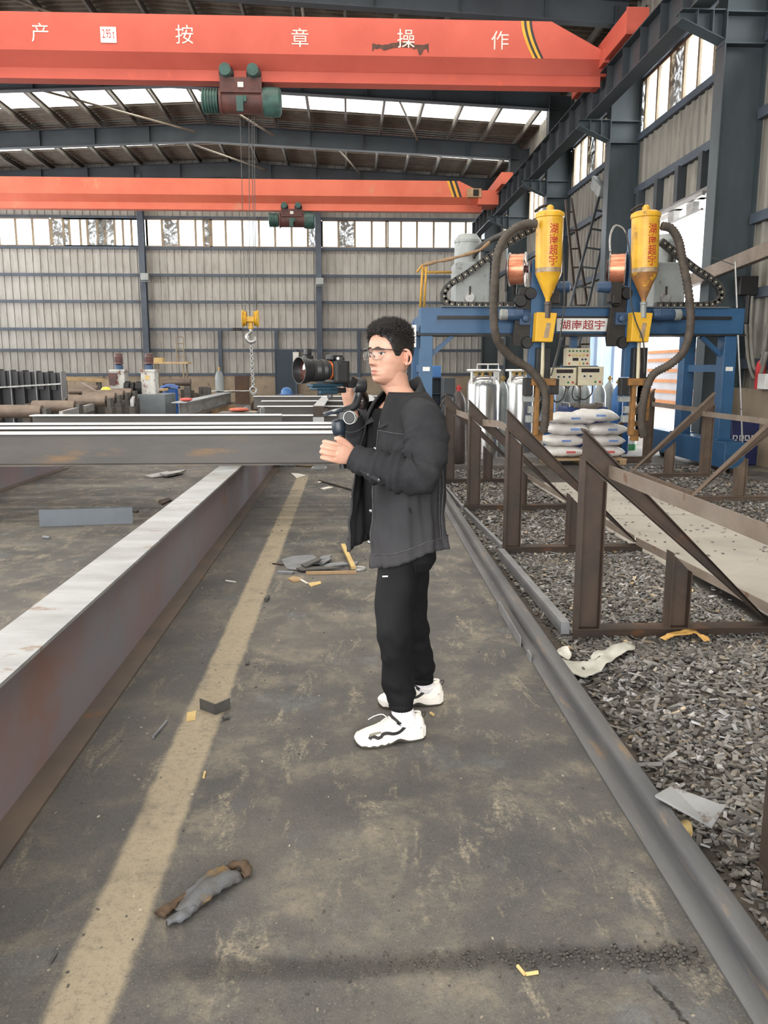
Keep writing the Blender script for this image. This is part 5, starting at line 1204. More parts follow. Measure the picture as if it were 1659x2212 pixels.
x0, x1 = at(1578, 930, 12.7).x, at(1650, 930, 12.7).x; b = MB(); b.prism([(x0+.05, .0), (x1-.05, .0), (x1, p.z), (x0, p.z)], 'y', 12.7, 13.3); b.build('bin_body', 'bin_navy', t, bevel=.02); P('bin_navy', (26, 34, 84), (20, 28, 68), 4, .5)
b = MB(); b.box(x0-.02, x1+.02, 12.68, 13.32, p.z-.03, p.z+.02); b.build('rim', 'bin_navy', t)
for i, px in enumerate((1588, 1602, 1614, 1628)):
    c = at(px, 946, 12.69); b = MB()
    for dx, dz, w, h in ((-.03, 0, .014, .09), (.0, .035, .06, .014), (.0, -.035, .06, .014), (.03, 0.01, .014, .05)): b.box(c.x+dx-w/2, c.x+dx+w/2, 12.685, 12.692, c.z+dz-h/2, c.z+dz+h/2)
    b.build('worn_mark', 'white_paint', t)
# on the right wall: pipe, hoses, boxes, extinguisher, ladders, lamp
W = XW-.24
for pts, r, lab in ((((1616, 640), (1612, 700), (1616, 770), (1628, 815), (1644, 805), (1656, 760)), .03, 'outer grey hose looped on the right wall'), (((1624, 640), (1622, 720), (1628, 790), (1640, 796), (1650, 760), (1658, 700)), .03, 'inner grey hose looped on the right wall')):
    tag(MB().tube(sm([atx(x, y, W) for x, y in pts], 6), r, 8).build('air_hose', 'hose_grey', smooth=3), lab, 'hose')
P('hose_grey', (132, 128, 120), (112, 108, 100), 6, .6)
c = atx(1612, 618, W-.05); b = MB(); b.cbox(c, .3, .2, .3); b.cyl(c-V((0, .1, .15)), c-V((0, .1, .6)), .04, 10); tag(b.build('hose_bracket', 'black_metal', bevel=.02), 'dark bracket holding the hoses on the right wall', 'bracket')
b = MB(); b.ext([(-.01, -.12), (.01, -.12), (.01, .12), (-.01, .12)], V((5.9, 14.6, at(1510, 618, 14.6).z)), V((5.9, 10.8, at(1510, 618, 14.9).z+.2)))
b.ext([(.0, -.12), (.1, -.12), (.1, -.1), (.0, -.1)], V((5.9, 14.6, at(1510, 618, 14.6).z)), V((5.9, 10.8, at(1510, 618, 14.9).z+.2))); tag(b.build('channel_steel', 'flat_bar'), 'rusty channel bar along the right wall above the gantry end', 'channel steel')
p = atx(1626, 845, W-.08); p.z = max(p.z, 1.221); t = thing('fire_extinguisher', 'red fire extinguisher on the plinth at the right edge', 'fire extinguisher', (p.x+.1, p.y, 1.221)); o = V((p.x+.1, p.y, 1.221))
b = MB(); b.lathe([(.07, 0), (.075, .02), (.075, .36), (.05, .43), (.025, .45)], o, (0, 0, 1), 18); b.build('vessel', 'valve_red', t, smooth=.7); b = MB(); b.cyl(o+V((0, 0, .45)), o+V((0, 0, .5)), .02, 8); b.cbox(o+V((0, -.04, .52)), .03, .14, .03); b.build('valve', 'black_plastic', t)
c = atx(1652, 828, W); c.z = 1.221; b = MB(); b.box(c.x-.06, c.x+.14, c.y-.12, c.y+.12, 1.221, 1.46); tag(b.build('white_box', 'white_paint', bevel=.01), 'small white box on the plinth at the right edge', 'box')
for (px0, py0, px1, py1, lab) in ((1513, 768, 1556, 792, 'upper olive electrical cabinet behind the right gantry legs'), (1508, 806, 1552, 842, 'lower olive electrical cabinet behind the right gantry legs')):
    Y = 14.3; a, c = at(px0, py1, Y), at(px1, py0, Y); t = thing('electrical_cabinet', lab, 'cabinet', ((a.x+c.x)/2, Y, a.z))
    b = MB(); b.box(a.x, c.x, Y, Y+.22, a.z, c.z); b.build('case', 'olive', t, bevel=.008); b = MB(); b.box(a.x+.03, c.x-.12, Y-.012, Y-.001, a.z+.03, c.z-.03); o = b.build('door', 'olive', t); b = MB(); b.cbox((c.x-.16, Y-.02, (a.z+c.z)/2), .02, .02, .07); b.build('handle', 'black_metal', o)
P('olive', (118, 118, 100), (100, 100, 86), 4, .55)
a = at(1530, 845, 14.4); b = MB(); b.box(a.x-.16, a.x-.11, 14.525, 14.57, 0, 2.2); b.box(a.x+.1, a.x+.15, 14.525, 14.57, 0, 2.2); b.box(a.x-.16, a.x+.15, 14.525, 14.57, 1.0, 1.06); b.box(a.x-.2, a.x+.18, 14.45, 14.7, 0, .02); tag(b.build('cabinet_stand', 'frame_dark'), 'dark stand holding the two olive cabinets', 'stand')
def ladder(a0, a1, b0, b1, Y, n, m, lab):
    p0, p1, q0, q1 = at(*a0, Y+1.2), at(*a1, Y), at(*b0, Y+1.2), at(*b1, Y); t = thing('ladder', lab, 'ladder', (p1+q1)/2)
    # run both rails on down to the floor
    for u0, u1 in ((p0, p1), (q0, q1)): pass
    f0 = p0+(p1-p0)*(p0.z/(p0.z-p1.z)); g0 = q0+(q1-q0)*(q0.z/(q0.z-q1.z))
    MB().bar(p0, f0, .05, .08, up=(0, 1, 0)).build('rail', m, t); MB().bar(q0, g0, .05, .08, up=(0, 1, 0)).build('rail', m, t)
    for i in range(n):
        s = (i+.7)/n; MB().bar(p0.lerp(f0, s), q0.lerp(g0, s), .04, .04).build('rung', m, t)
ladder((1294, 426), (1234, 652), (1322, 432), (1272, 652), 19.9, 12, 'frame_dark', 'tall dark ladder leaning by the right wall between the hoppers')
ladder((1222, 432), (1243, 652), (1234, 430), (1268, 652), 21.5, 12, 'rack_rust', 'rusty ladder leaning the other way behind the left hopper')
c = atx(1292, 404, XW-.3); t = thing('wall_lamp', 'pale box lamp on a bracket high on the right wall', 'lamp', c); b = MB(); b.cbox(c, .16, .9, .3, Matrix.Rotation(.5, 4, 'X')); b.build('housing', 'tank_grey', t, bevel=.02); MB().bar(c, c+V((.28, .2, .1)), .05, .05).build('bracket', 'frame_dark', t)
for x0, x1, y0, y1, m, lab, zt in ((924, 957, 790, 815, 'cyl_blue', 'small blue tool box on the dark cabinet left of the dewars', None),):
    Y = 16.0; a, c = at(x0, y1, Y), at(x1-4, y0, Y); b = MB(); b.box(a.x, c.x, Y, Y+.25, a.z, c.z); tag(b.build('tool_box', m, bevel=.01), lab, 'box')
Y = 16.0; a, c = at(930, 855, Y), at(962, 815, Y); b = MB(); b.box(a.x-.05, c.x, Y-.03, Y+.4, c.z-.02, c.z-.001)
for x in (a.x-.05, c.x-.02): b.box(x, x+.02, Y-.03, Y+.4, 0, c.z-.02)
b.box(a.x-.05, c.x, Y+.38, Y+.4, 0, c.z-.02); b.box(a.x-.03, c.x-.02, Y-.03, Y+.38, .7, .72); b.box(a.x-.03, c.x-.02, Y-.03, Y+.38, 1.05, 1.07); tag(b.build('tool_cabinet', 'door_navy'), 'dark open-fronted tool cabinet left of the dewars', 'cabinet')
a, c = at(958, 850, 15.4), at(984, 816, 15.4); b = MB(); b.box(a.x, c.x, 15.4, 15.9, 0, c.z); tag(b.build('steel_cabinet', 'frame_dark', bevel=.01), 'plain dark steel cabinet behind the dark gas cylinder', 'cabinet')
for i, (pts, r) in enumerate(((((952, 862), (965, 852), (982, 860), (968, 900), (960, 960), (975, 1000)), .016), (((950, 880), (962, 864), (975, 868), (962, 920), (966, 985)), .014))):
    tag(MB().tube(sm([at(x, y, 12.9) for x, y in pts], 6), r, 7).build('gas_hose', ('cable_black', 'hose_dusty')[i], smooth=3), ('black', 'brown')[i]+' gas hose coiled beside the farthest left rack', 'hose')
# ------------------------------------------------------------------ machines and stock along the back, left
P('upright_dark', (72, 72, 74), (54, 54, 56), 3, .6, .2, stretch=(1, 1, .3), c3=(104, 102, 98), s3=5, lo3=.6, hi3=.72)
P('roller_rust', (128, 112, 98), (104, 90, 80), 4, .55, .3, c3=(84, 70, 62), s3=9); P('machine_grey', (116, 122, 126), (98, 104, 108), 2, .55)
P('peeling', (196, 194, 188), (168, 166, 160), 5, .6, 0, c3=(120, 72, 60), s3=5, lo3=.54, hi3=.6); P('motor_rust', (92, 58, 54), (70, 50, 48), 6, .55); P('tarp_blue', (44, 100, 176), (34, 84, 156), 6, .5); P('wood_pale', (206, 176, 134), (184, 154, 114), 4, .8); P('scaffold', (150, 134, 108), (124, 108, 88), 5, .6); P('helmet_yellow', (214, 210, 72), (200, 190, 60), 9, .4); P('helmet_blue', (84, 130, 186), (70, 116, 172), 9, .4); P('orange_rag', (186, 100, 78), (166, 84, 64), 9, .7)
Y = 16.6; ordn = ('leftmost', 'second', 'third', 'fourth', 'fifth', 'sixth', 'seventh', 'rightmost')
for i in range(8):
    x = at(-62+27*i, 850, Y).x; zt = at(60, 795, Y).z-.01*i
    t = thing('upright_beam', 'dark steel beam set upright at the far left, %s of the eight in the row' % ordn[i], 'steel beam', (x, Y, 0), 0, None)
    b = MB(); b.box(x-.13, x+.1, Y+.02, Y+.035, 0, zt-.02); b.box(x-.125, x-.02, Y-.06, Y+.02, zt-.36, zt-.03); b.build('web', 'upright_dark', t)
    b = MB(); b.box(x+.1, x+.115, Y-.14, Y+.16, 0, zt); b.build('front_flange', 'flat_bar_grey' if i % 2 else 'upright_dark', t); b = MB(); b.box(x-.145, x-.13, Y-.08, Y+.16, 0, zt); b.build('back_flange', 'upright_dark', t)
tag(MB().bar(at(-90, 842, Y-.17), at(132, 829, Y-.17), .02, .03).build('tie_rod', 'chain_steel'), 'long thin tie rod across the row of upright beams', 'rod')
# roller table
RT = ((44, 889, 86, 13.1), (117, 878.5, 84, 14.0), (190, 866, 72, 15.2), (215, 859, 64, 16.4), (236, 853, 58, 17.6), (256, 849, 52, 18.8))
for i, (px, py, w, Yr) in enumerate(RT):
    a, c = at(px-w/2, py, Yr), at(px+w/2, py, Yr); z = a.z; t = thing('conveyor_roller', 'brown steel conveyor roller in the row at the left, %s from the front' % ('first', 'second', 'third', 'fourth', 'fifth', 'sixth')[i], 'roller', ((a.x+c.x)/2, Yr, 0))
    MB().lathe([(.04, -.03), (.1, -.03), (.105, 0), (.105, c.x-a.x), (.1, c.x-a.x+.03), (.04, c.x-a.x+.03)], V((a.x, Yr, z)), (1, 0, 0), 20).build('drum', 'roller_rust', t, smooth=.6)
    MB().cyl((a.x-.12, Yr, z), (c.x+.12, Yr, z), .03, 10).build('axle', 'steel_dark', t, smooth=.6)
    for x in (a.x-.1, c.x+.1): b = MB(); b.box(x-.03, x+.03, Yr-.1, Yr+.1, z-.12, z+.05); b.box(x-.06, x+.06, Yr-.14, Yr+.14, 0, z-.12); b.build('bearing_stand', 'steel_dark', t)
for (x0, y0, Ya), (x1, y1, Yb), lab in (((285, 871, 15.4), (289, 861, 18.9), 'channel rail along the right ends of the conveyor rollers'), ((132, 897, 12.9), (200, 879, 15.0), 'pale blue-white rail beside the front conveyor rollers')):
    p, q = at(x0, y0, Ya), at(x1, y1, Yb); tag(MB().bar(p, q, .06, .12).add([], []).build('channel_steel', 'steel_pale'), lab, 'channel steel')
    for f in (.08, .92):
        c = p.lerp(q, f); b = MB(); b.box(c.x-.05, c.x+.05, c.y-.05, c.y+.05, 0, c.z-.062); b.box(c.x-.12, c.x+.12, c.y-.12, c.y+.12, 0, .02); tag(b.build('rail_stand', 'steel_dark'), 'small post under the conveyor side rail', 'stand', 'posts under the conveyor rails')
# the straightening machine: base, two pillars with motors
Y = 19.6
a, c = at(284, 896, Y), at(362, 851, Y); zb = c.z
t = thing('straightening_machine', 'grey flange straightening machine with two motor pillars, left of the hanging chain', 'machine', ((a.x+c.x)/2, Y, 0))
xl = at(240, 850, Y).x; b = MB(); b.box(at(285, 880, Y).x, c.x, Y-.3, Y+.9, 0, zb); b.box(xl-.1, at(285, 880, Y).x, Y+.1, Y+.8, 0, zb-.04); b.build('machine_base', 'machine_grey', t, bevel=.01)
for px in (254, 320):
    x = at(px, 830, Y).x; w = at(px+15, 830, Y).x-x; zt = at(px, 800, Y).z
    b = MB(); b.box(x-w, x+w, Y, Y+.4, zb-.03, zt); b.box(x-w*1.08, x+w*1.08, Y-.02, Y+.42, zt-.03, zt+.02); pl = b.build('pillar', 'peeling', t, bevel=.006)
    if px == 254: b = MB(); b.prism([(x-w*1.2, zt-.06), (x+.02, zt-.06), (x-.05, zb+.2), (x-w*1.1, zb+.2)], 'y', Y-.05, Y-.021); b.build('rust_bracket', 'motor_rust', pl)
    else: b = MB(); b.box(x-.06, x+.04, Y-.012, Y-.001, zt-.22, zt-.12); b.build('name_plate', 'card', pl)
    zm = at(px, 762, Y).z; H = zm-zt; R = w*.62
    b = MB(); b.lathe([(R*.9, .02), (R*.9, H*.3), (R*.6, H*.34)], V((x, Y+.2, zt)), (0, 0, 1), 18); b.build('gear_flange', 'motor_blue', t, smooth=.6)
    b = MB(); b.lathe([(R*.7, H*.34), (R*1.05, H*.36), (R*1.05, H*.42)]+[(R*(.95 if k % 2 else 1.02), H*(.44+.03*k)) for k in range(12)]+[(R*.9, H*.85), (R*.9, H*.96), (R*.5, H)], V((x, Y+.2, zt)), (0, 0, 1), 18); b.build('motor', 'motor_rust', t, smooth=.5)
xa, xb = at(268, 838, Y).x, at(306, 838, Y).x; zc = at(285, 838, Y).z
MB().lathe([(.03, 0), (.16, 0), (.16, .12), (.09, .13), (.09, (xb-xa)*.4), (.14, (xb-xa)*.42), (.14, (xb-xa)*.55), (.08, (xb-xa)*.57), (.08, xb-xa-.13), (.17, xb-xa-.12), (.17, xb-xa), (.03, xb-xa)], V((xa, Y+.1, zc)), (1, 0, 0), 20).build('press_roller', 'black_metal', t, smooth=.5)
b = MB(); p = at(290, 862, Y-.31); b.cbox(p, .12, .01, .12); b.build('label_plate', 'card', t)
# clutter around it
def blob(name, px, py, Y, r, m, lab, cat, base=None): 
    p = at(px, py, Y); b = MB(); b.sph(p, r, 16, 10); return tag(b.build(name, m, smooth=3), lab, cat)
p = at(229, 844, 18.2); b = MB(); b.lathe([(.15, 0), (.15, .03), (.125, .03), (.12, .09), (.08, .15), (.001, .17)], V((p.x, 18.2, p.z-.08)), (0, 0, 1), 20, caps=True); tag(b.build('hard_hat', 'helmet_yellow', smooth=.8), 'yellow hard hat left of the straightening machine', 'helmet')
b = MB(); b.box(p.x-.16, p.x+.16, 18.05, 18.35, 0, p.z-.081); tag(b.build('steel_bench', 'steel_dark'), 'dark low bench under the yellow hard hat', 'bench')
p = at(619, 848, 24.0); b = MB(); b.lathe([(.2, 0), (.2, .03), (.165, .03), (.16, .11), (.1, .2), (.001, .22)], V((p.x, 24.0, p.z-.06)), (0, 0, 1), 20); tag(b.build('hard_hat', 'helmet_blue', smooth=.8), 'blue hard hat in front of the navy door', 'helmet')
b = MB(); b.box(p.x-.3, p.x+.5, 23.8, 24.3, 0, p.z-.061); tag(b.build('steel_bench', 'steel_dark'), 'dark low bench under the blue hard hat', 'bench')
p, q = at(128, 817, 21.5), at(222, 822, 22.5); tag(MB().bar(p, q, .2, .1).build('timber', 'wood_pale'), 'long pale timber lying behind the upright beams', 'timber')
for f in (.1, .9):
    c = p.lerp(q, f); b = MB(); b.box(c.x-.06, c.x+.06, c.y-.06, c.y+.06, 0, c.z-.052); b.box(c.x-.25, c.x+.25, c.y-.05, c.y+.05, 0, .06); tag(b.build('timber_stand', 'steel_dark'), 'dark post under the long pale timber', 'stand', 'posts under the pale timber')
for i, ((x0, y0), (x1, y1), Yr, r) in enumerate((((150, 846), (200, 842), 19, .07), ((160, 838), (212, 836), 20.6, .06), ((180, 850), (206, 852), 18.4, .09), ((140, 858), (170, 856), 17.6, .06))):
    p, q = at(x0, y0, Yr), at(x1, y1, Yr); q.z = p.z; b = MB(); b.cyl(p, q, r, 14); tag(b.build('steel_pipe', 'roller_rust', smooth=.6), 'short brown pipe between the upright beams and the machine, %s from the front' % ('third', 'last', 'second', 'first')[i], 'pipe')
    for f in (.15, .85): c = p.lerp(q, f); b = MB(); b.box(c.x-.08, c.x+.08, c.y-.1, c.y+.1, 0, c.z-r); b.box(c.x-.12, c.x+.12, c.y-.14, c.y+.14, 0, .03); tag(b.build('pipe_stand', 'steel_dark'), 'dark block carrying a brown pipe', 'stand', 'blocks under the brown pipes')
p, q = at(176, 826, 18.8), at(222, 852, 17.2); tag(MB().tube([p, q], .02, 6).build('steel_rod', 'roller_rust'), 'slanting rod lying over the brown pipes', 'rod')
t = thing('seat', 'worn tan seat behind the right motor pillar', 'seat', at(346, 846, 21.0)); c = at(346, 842, 21.0)
b = MB(); b.cbox(c, .34, .4, .07); b.build('cushion', 'wood_pale', t, bevel=.02); b = MB(); b.cbox(c+V((-.17, 0, .2)), .06, .4, .34, Matrix.Rotation(-.2, 4, 'Y')); b.build('backrest', 'wood_pale', t, bevel=.02); b = MB(); b.box(c.x-.05, c.x+.05, 20.95, 21.05, 0, c.z-.04); b.box(c.x-.2, c.x+.2, 20.8, 21.2, 0, .03); b.build('pedestal', 'steel_dark', t)
c = at(367, 834, 21.5); b = MB(); n = 8; vs = []
for j in range(n):
    for i in range(n): u, v_ = i/(n-1)-.5, j/(n-1)-.5; vs.append((c.x+u*.46, 21.5+v_*.5, c.z+.06-.14*(u*u+v_*v_)*2+.03*noise.noise(V((u*9, v_*9, 2)))))
b.add(vs, [(j*n+i, j*n+i+1, (j+1)*n+i+1, (j+1)*n+i) for j in range(n-1) for i in range(n-1)]); tag(b.build('tarpaulin', 'tarp_blue', smooth=4), 'blue tarpaulin draped over a drum beside the scaffold', 'tarpaulin')
MB_ = MB(); MB_.lathe([(.2, 0), (.21, .3), (.2, .32), (.21, .6), (.2, c.z-.06)], V((c.x, 21.5, 0)), (0, 0, 1), 20); tag(MB_.build('steel_drum', 'tarp_blue', smooth=.6), 'blue drum under the tarpaulin', 'drum')
# mobile scaffold
Y = 26.0; t = thing('scaffold', 'low tan scaffold with a plank deck and crossed braces by the back wall', 'scaffold', (at(370, 800, Y).x, Y, 0))
xa, xb = at(330, 784, Y).x, at(410, 784, Y).x; z = at(370, 784, Y).z
b = MB(); b.box(xa, xb, Y-.3, Y+.3, z-.03, z+.03); b.build('deck', 'wood_pale', t)
for x in (xa+.1, xb-.15):
    for yy in (-.28, .28): MB().cyl((x, Y+yy, 0), (x, Y+yy, z-.03), .025, 8).build('post', 'scaffold', t)
for yy in (-.28, .28):
    MB().cyl((xa+.1, Y+yy, z-.5), (xb-.15, Y+yy, z-1.2), .016, 6).build('brace', 'scaffold', t); MB().cyl((xb-.15, Y+yy-.04, z-.5), (xa+.1, Y+yy-.04, z-1.2), .016, 6).build('brace', 'scaffold', t)
for dx in (.75, .98): MB().cyl((xa+dx, Y, z+.03), (xa+dx, Y, at(385, 730, Y).z), .018, 6).build('ladder_rail', 'scaffold', t)
for i in range(4): MB().cyl((xa+.75, Y, z+.2+.2*i), (xa+.98, Y, z+.2+.2*i), .014, 6).build('ladder_rung', 'scaffold', t)
c = V((xa+.2, Y, z+.03)); b = MB(); b.box(c.x-.12, c.x+.15, Y-.2, Y+.1, z+.031, z+.16); tag(b.build('cardboard_box', 'card'), 'small cardboard box on the scaffold deck', 'box')
bottle(473, 25.0, 793, .13, 'cyl_grey', 'pale grey gas cylinder far back, left of the hanging chain')
# rusty half disc, low plinth stuff
c = at(561, 852, 27.0); R = at(581, 850, 27.0).x-c.x; t = MB(); t.lathe([(.1, -.03), (R, -.03), (R, .03), (.1, .03)], V((c.x, 27.0, R*.96+.0)), (0, 1, 0.08), 36); tag(t.build('steel_disc', 'rack_rust', smooth=.5), 'big rusty steel disc standing right of the hanging chain', 'disc')
c = at(639, 771, YB-.35); b = MB(); b.cbox(V((c.x, YB-.36, c.z)), .26, .02, .42); n_ = b.build('notice_board', 'sign_white'); tag(n_, 'white notice sheet beside the navy door', 'notice')
b = MB(); b.box(c.x-.04, c.x+.04, YB-.345, YB-.29, 0, c.z+.2); b.box(c.x-.06, c.x+.06, YB-.35, YB-.12, 2.25, 2.35); tag(b.build('notice_post', 'girt_paint'), 'thin post holding the white notice sheet', 'post')
for px, py in ((313, 598), (691, 608)): c = at(px, py, YB-.55); b = MB(); b.cbox(c, .34, .2, .3); b.cbox(c+V((0, .07, -.18)), .4, .06, .05); tag(b.build('lamp_box', 'tank_grey', bevel=.02), 'grey lamp box on the %s slim column of the back wall' % ('left' if px < 400 else 'right'), 'lamp')
for i, (px0, py0, px1, py1, Yk, m, lab, nm, cat) in enumerate(((395, 832, 420, 856, 23, 'hose_dusty', 'left dark scrap bundle by the back wall', 'scrap_bundle', 'scrap'), (424, 834, 452, 858, 23.5, 'steel_dark', 'right dark scrap bundle by the back wall', 'scrap_bundle', 'scrap'), (466, 842, 486, 857, 29, 'black_metal', 'dark low heap left of the brown hatch', 'scrap_bundle', 'scrap'))):
    a, c = at(px0, py1, Yk), at(px1, py0, Yk); rr = random.Random(i+3)
    t = thing(nm, lab, cat, ((a.x+c.x)/2, Yk, 0)); n = 9
    for k_ in range(n): 
        x = a.x+(c.x-a.x)*(k_+.5)/n; h = c.z*(.72+.28*rr.random()); MB().bar((x, Yk-.05+rr.random()*.1, 0), (x+rr.uniform(-.06, .06), Yk, h), .1, .12, up=(0, 1, 0)).build('bar', m, t)
# roller stands and stock right of the machine
for (x0, x1, py, Yk, h, lab) in ((352, 412, 826, 22.2, .1, 'brown pipe on stands right of the straightening machine, before the scaffold'),):
    p, q = at(x0, py, Yk), at(x1, py-1, Yk); b = MB(); b.cyl(p, q, h, 14); tag(b.build('steel_pipe', 'roller_rust', smooth=.6), lab, 'pipe')
    for f in (.12, .88): c = p.lerp(q, f); b = MB(); b.box(c.x-.08, c.x+.08, c.y-.1, c.y+.1, 0, c.z-h); b.box(c.x-.14, c.x+.14, c.y-.16, c.y+.16, 0, .03); tag(b.build('pipe_stand', 'steel_dark'), 'dark block carrying a brown pipe', 'stand', 'blocks under the brown pipes')
p = V((at(402, 866, 17.6).x, 17.6, .851)); b = MB(); b.sph(p+V((0, 0, .04)), (.14, .12, .04)); tag(b.build('rag', 'bag_red', smooth=3), 'reddish white rag on the near end of the slanting pale beam', 'rag')
p = at(523, 866, 14.3); b = MB(); b.box(p.x-.06, p.x+.06, 14.28, 14.4, .622, .80); tag(b.build('paint_tin', 'can_green', bevel=.006), 'green and red tin left of the pale beam offcut', 'tin')
p = at(514, 886, 13.0); b = MB(); b.sph(V((p.x, 13.15, p.z)), (.17, .1, .035), 14, 8); o = tag(b.build('work_glove', 'orange_rag', smooth=3), 'orange glove lying behind the rearmost crosswise beam', 'glove')
b = MB(); b.box(p.x-.3, p.x+.3, 12.9, 13.35, 0, p.z-.034); tag(b.build('steel_block', 'web_dark'), 'dark block under the orange glove', 'block')
p = at(512, 551 if False else 719, YB-.3); b = MB(); b.cbox(V((p.x, YB-.255, 3.27)), .34, .2, .12); tag(b.build('motor_box', 'black_metal'), 'small dark box under the girt by the hanging chain', 'box')
# ------------------------------------------------------------------ the cameraman
P('denim', (47, 47, 49), (35, 35, 38), 5, .85, 0, c3=(62, 61, 62), s3=3.2, lo3=.52, hi3=.72, bump=.0008, bs=420, spec=.2)
P('denim_seam', (92, 91, 92), (70, 69, 70), 60, .85, spec=.2); P('denim_dark', (34, 34, 36), (26, 26, 28), 20, .9, spec=.15)
P('tee_black', (14, 14, 16), (18, 18, 20), 9, .9, spec=.15); P('trouser_black', (24, 24, 26), (17, 17, 19), 5, .8, 0, c3=(34, 34, 36), s3=7, lo3=.55, hi3=.7, spec=.2)
P('hair_black', (22, 19, 18), (36, 31, 29), 60, .5, spec=.35); P('sock_white', (236, 232, 236), (224, 220, 224), 40, .9)
P('shoe_white', (238, 234, 226), (228, 222, 212), 8, .55); P('shoe_cream', (226, 216, 198), (212, 200, 180), 8, .6); P('shoe_black', (22, 20, 20), (30, 28, 28), 20, .6); P('shoe_grey', (118, 114, 100), (132, 128, 114), 30, .7); P('shoe_rubber', (58, 54, 46), (70, 66, 56), 20, .8)
P('lace_white', (240, 236, 230), (228, 224, 216), 60, .8); P('button_steel', (186, 188, 190), (150, 152, 156), 20, .25, .9)
P('glasses_dark', (40, 32, 32), (52, 42, 40), 20, .3); P('glasses_steel', (150, 140, 132), (120, 112, 106), 20, .25, .8); P('eye_white', (214, 206, 200), (204, 194, 188), 40, .3); P('eye_dark', (28, 20, 18), (40, 28, 24), 40, .2)
k = NT('denim_washed'); v = k.coord(); zz_ = k.sep(v)[2]
col = k.ramp(k.noise(v, 5, 5, .6), [(.35, (44, 44, 46)), (.65, (33, 33, 35))])
fade = k.math('MULTIPLY', k.math('SUBTRACT', 1., k.mask(zz_, .72, 1.12)), k.math('ADD', .45, k.noise(v, 4, 4, .6)))
col = k.mix(k.math('MULTIPLY', fade, .8), col, (66, 65, 67)); k.bump(k.noise(v, 420, 3, .6), .0008); M['denim_j'] = k.fin(col, .85, 0, .2)
def dirv(deg): a = radians(deg); return V((-sin(a), -cos(a), 0))     # 0 = towards the viewer, 90 = to the picture's left
Fb = dirv(64); Sb = V((-Fb.y, Fb.x, 0)); Fh = dirv(51); Sh = V((-Fh.y, Fh.x, 0)); UP = V((0, 0, 1))
HC = at(843, 765, 3.3)                                               # middle of the head
gl_, gr_ = gd(868, 1596), gd(912, 1520)
person = thing('person', 'man in black denim jacket and white sneakers filming with a gimbal in the lane', 'person', ((gl_.x+gr_.x)/2, (gl_.y+gr_.y)/2, 0))
PO = ABS[person.name].translation
def H(f, s, u): return HC+Fh*f+Sh*s+UP*u
PROF = [(-.121, .040, .0, .010), (-.117, .062, .004, .022), (-.108, .078, .012, .036), (-.095, .083, .030, .049), (-.078, .086, .050, .0555), (-.058, .087, .068, .0635), (-.030, .085, .088, .071), (0, .083, .096, .0755), (.02, .088, .098, .0765), (.05, .086, .097, .074), (.08, .071, .086, .066), (.1, .047, .065, .051), (.112, .025, .04, .032), (.118, .004, .006, .006)]
def prof(z):
    for a, b_ in zip(PROF[:-1], PROF[1:]):
        if a[0] <= z <= b_[0]:
            t = (z-a[0])/(b_[0]-a[0]); return [a[i]+(b_[i]-a[i])*t for i in (1, 2, 3)]
    return PROF[-1][1:] if z > 0 else PROF[0][1:]
def ga(x, s): return math.exp(-(x/s)**2)
def headpt(th, z, off=0., feat=True):
    xf, xb, w = prof(z); c, s = cos(th), sin(th); e = 2.25
    k = (abs(c)**e+abs(s)**e)**(-1/e); x = c*k*(xf if c > 0 else xb); y = s*k*w
    if feat and x > 0:
        n = 0
        t = max(0, min(1, (.014-z)/.052)); hn = (.005+.023*t**1.2) if -.038 < z < .014 else (.004*ga(z-.014, .012) if z >= .014 else .028*max(0, 1-(-.038-z)/.011))
        n += hn*ga(y, .0078+.0055*t)
        n += .007*(ga(y-.0135, .006)+ga(y+.0135, .006))*ga(z+.038, .0075)
        for sg in (1, -1):
            n -= .010*ga(y-sg*.031, .0165)*ga(z-.001, .0105); n += .0045*ga(y-sg*.030, .022)*ga(z-.021, .007)
            n += .005*ga(y-sg*.046, .017)*ga(z+.024, .016); n -= .004*ga(y-sg*.030, .012)*ga(z+.055, .018)
            n += .0022*ga(y-sg*.031, .014)*ga(z-.0095, .003)
        n += .0045*ga(y, .020)*ga(z+.0645, .0045)+.0055*ga(y, .018)*ga(z+.0770, .005)-.0065*ga(y, .023)*ga(z+.0708, .0024)-.004*ga(y, .02)*ga(z+.088, .005)
        n += .006*ga(y, .017)*ga(z+.103, .011)
        x += n
    r = sqrt(x*x+y*y)+1e-9
    return x*(1+off/r), y*(1+off/r)
body = MB(); rings = []; NT_ = 110
zs = [-.121+.239*i/95 for i in range(96)]
for z in zs: rings.append([H(*headpt(2*pi*k_/NT_, z), z) for k_ in range(NT_)])
body.loft(rings)
def ell(c, a, b_, ra, rb, n=24, e=2.0):
    out = []
    for k_ in range(n):
        t = 2*pi*k_/n; cx, sx = cos(t), sin(t); q = (abs(cx)**e+abs(sx)**e)**(-1/e); out.append(c+a*(ra*cx*q)+b_*(rb*sx*q))
    return out
# neck, trunk
NB = at(868, 872, 3.3)
nk = [(H(-.005, 0, -.075), .066, .060), (H(-.018, 0, -.105), .062, .058), (H(-.03, 0, -.13), .060, .058), (NB+UP*.035, .062, .062), (NB, .072, .075), (NB-UP*.04, .09, .13)]
body.loft([ell(c, Fb.lerp(Fh, .6).normalized(), Sb.lerp(Sh, .6).normalized(), a, b_) for c, a, b_ in nk])
tr = [(868, 868, .07, .09), (870, 890, .095, .165), (868, 930, .112, .18), (866, 990, .11, .17), (864, 1050, .105, .16), (866, 1110, .09, .14), (868, 1170, .08, .13), (872, 1205, .06, .10)]
body.loft([ell(at(x, y, 3.3), Fb, Sb, a, b_) for x, y, a, b_ in tr])
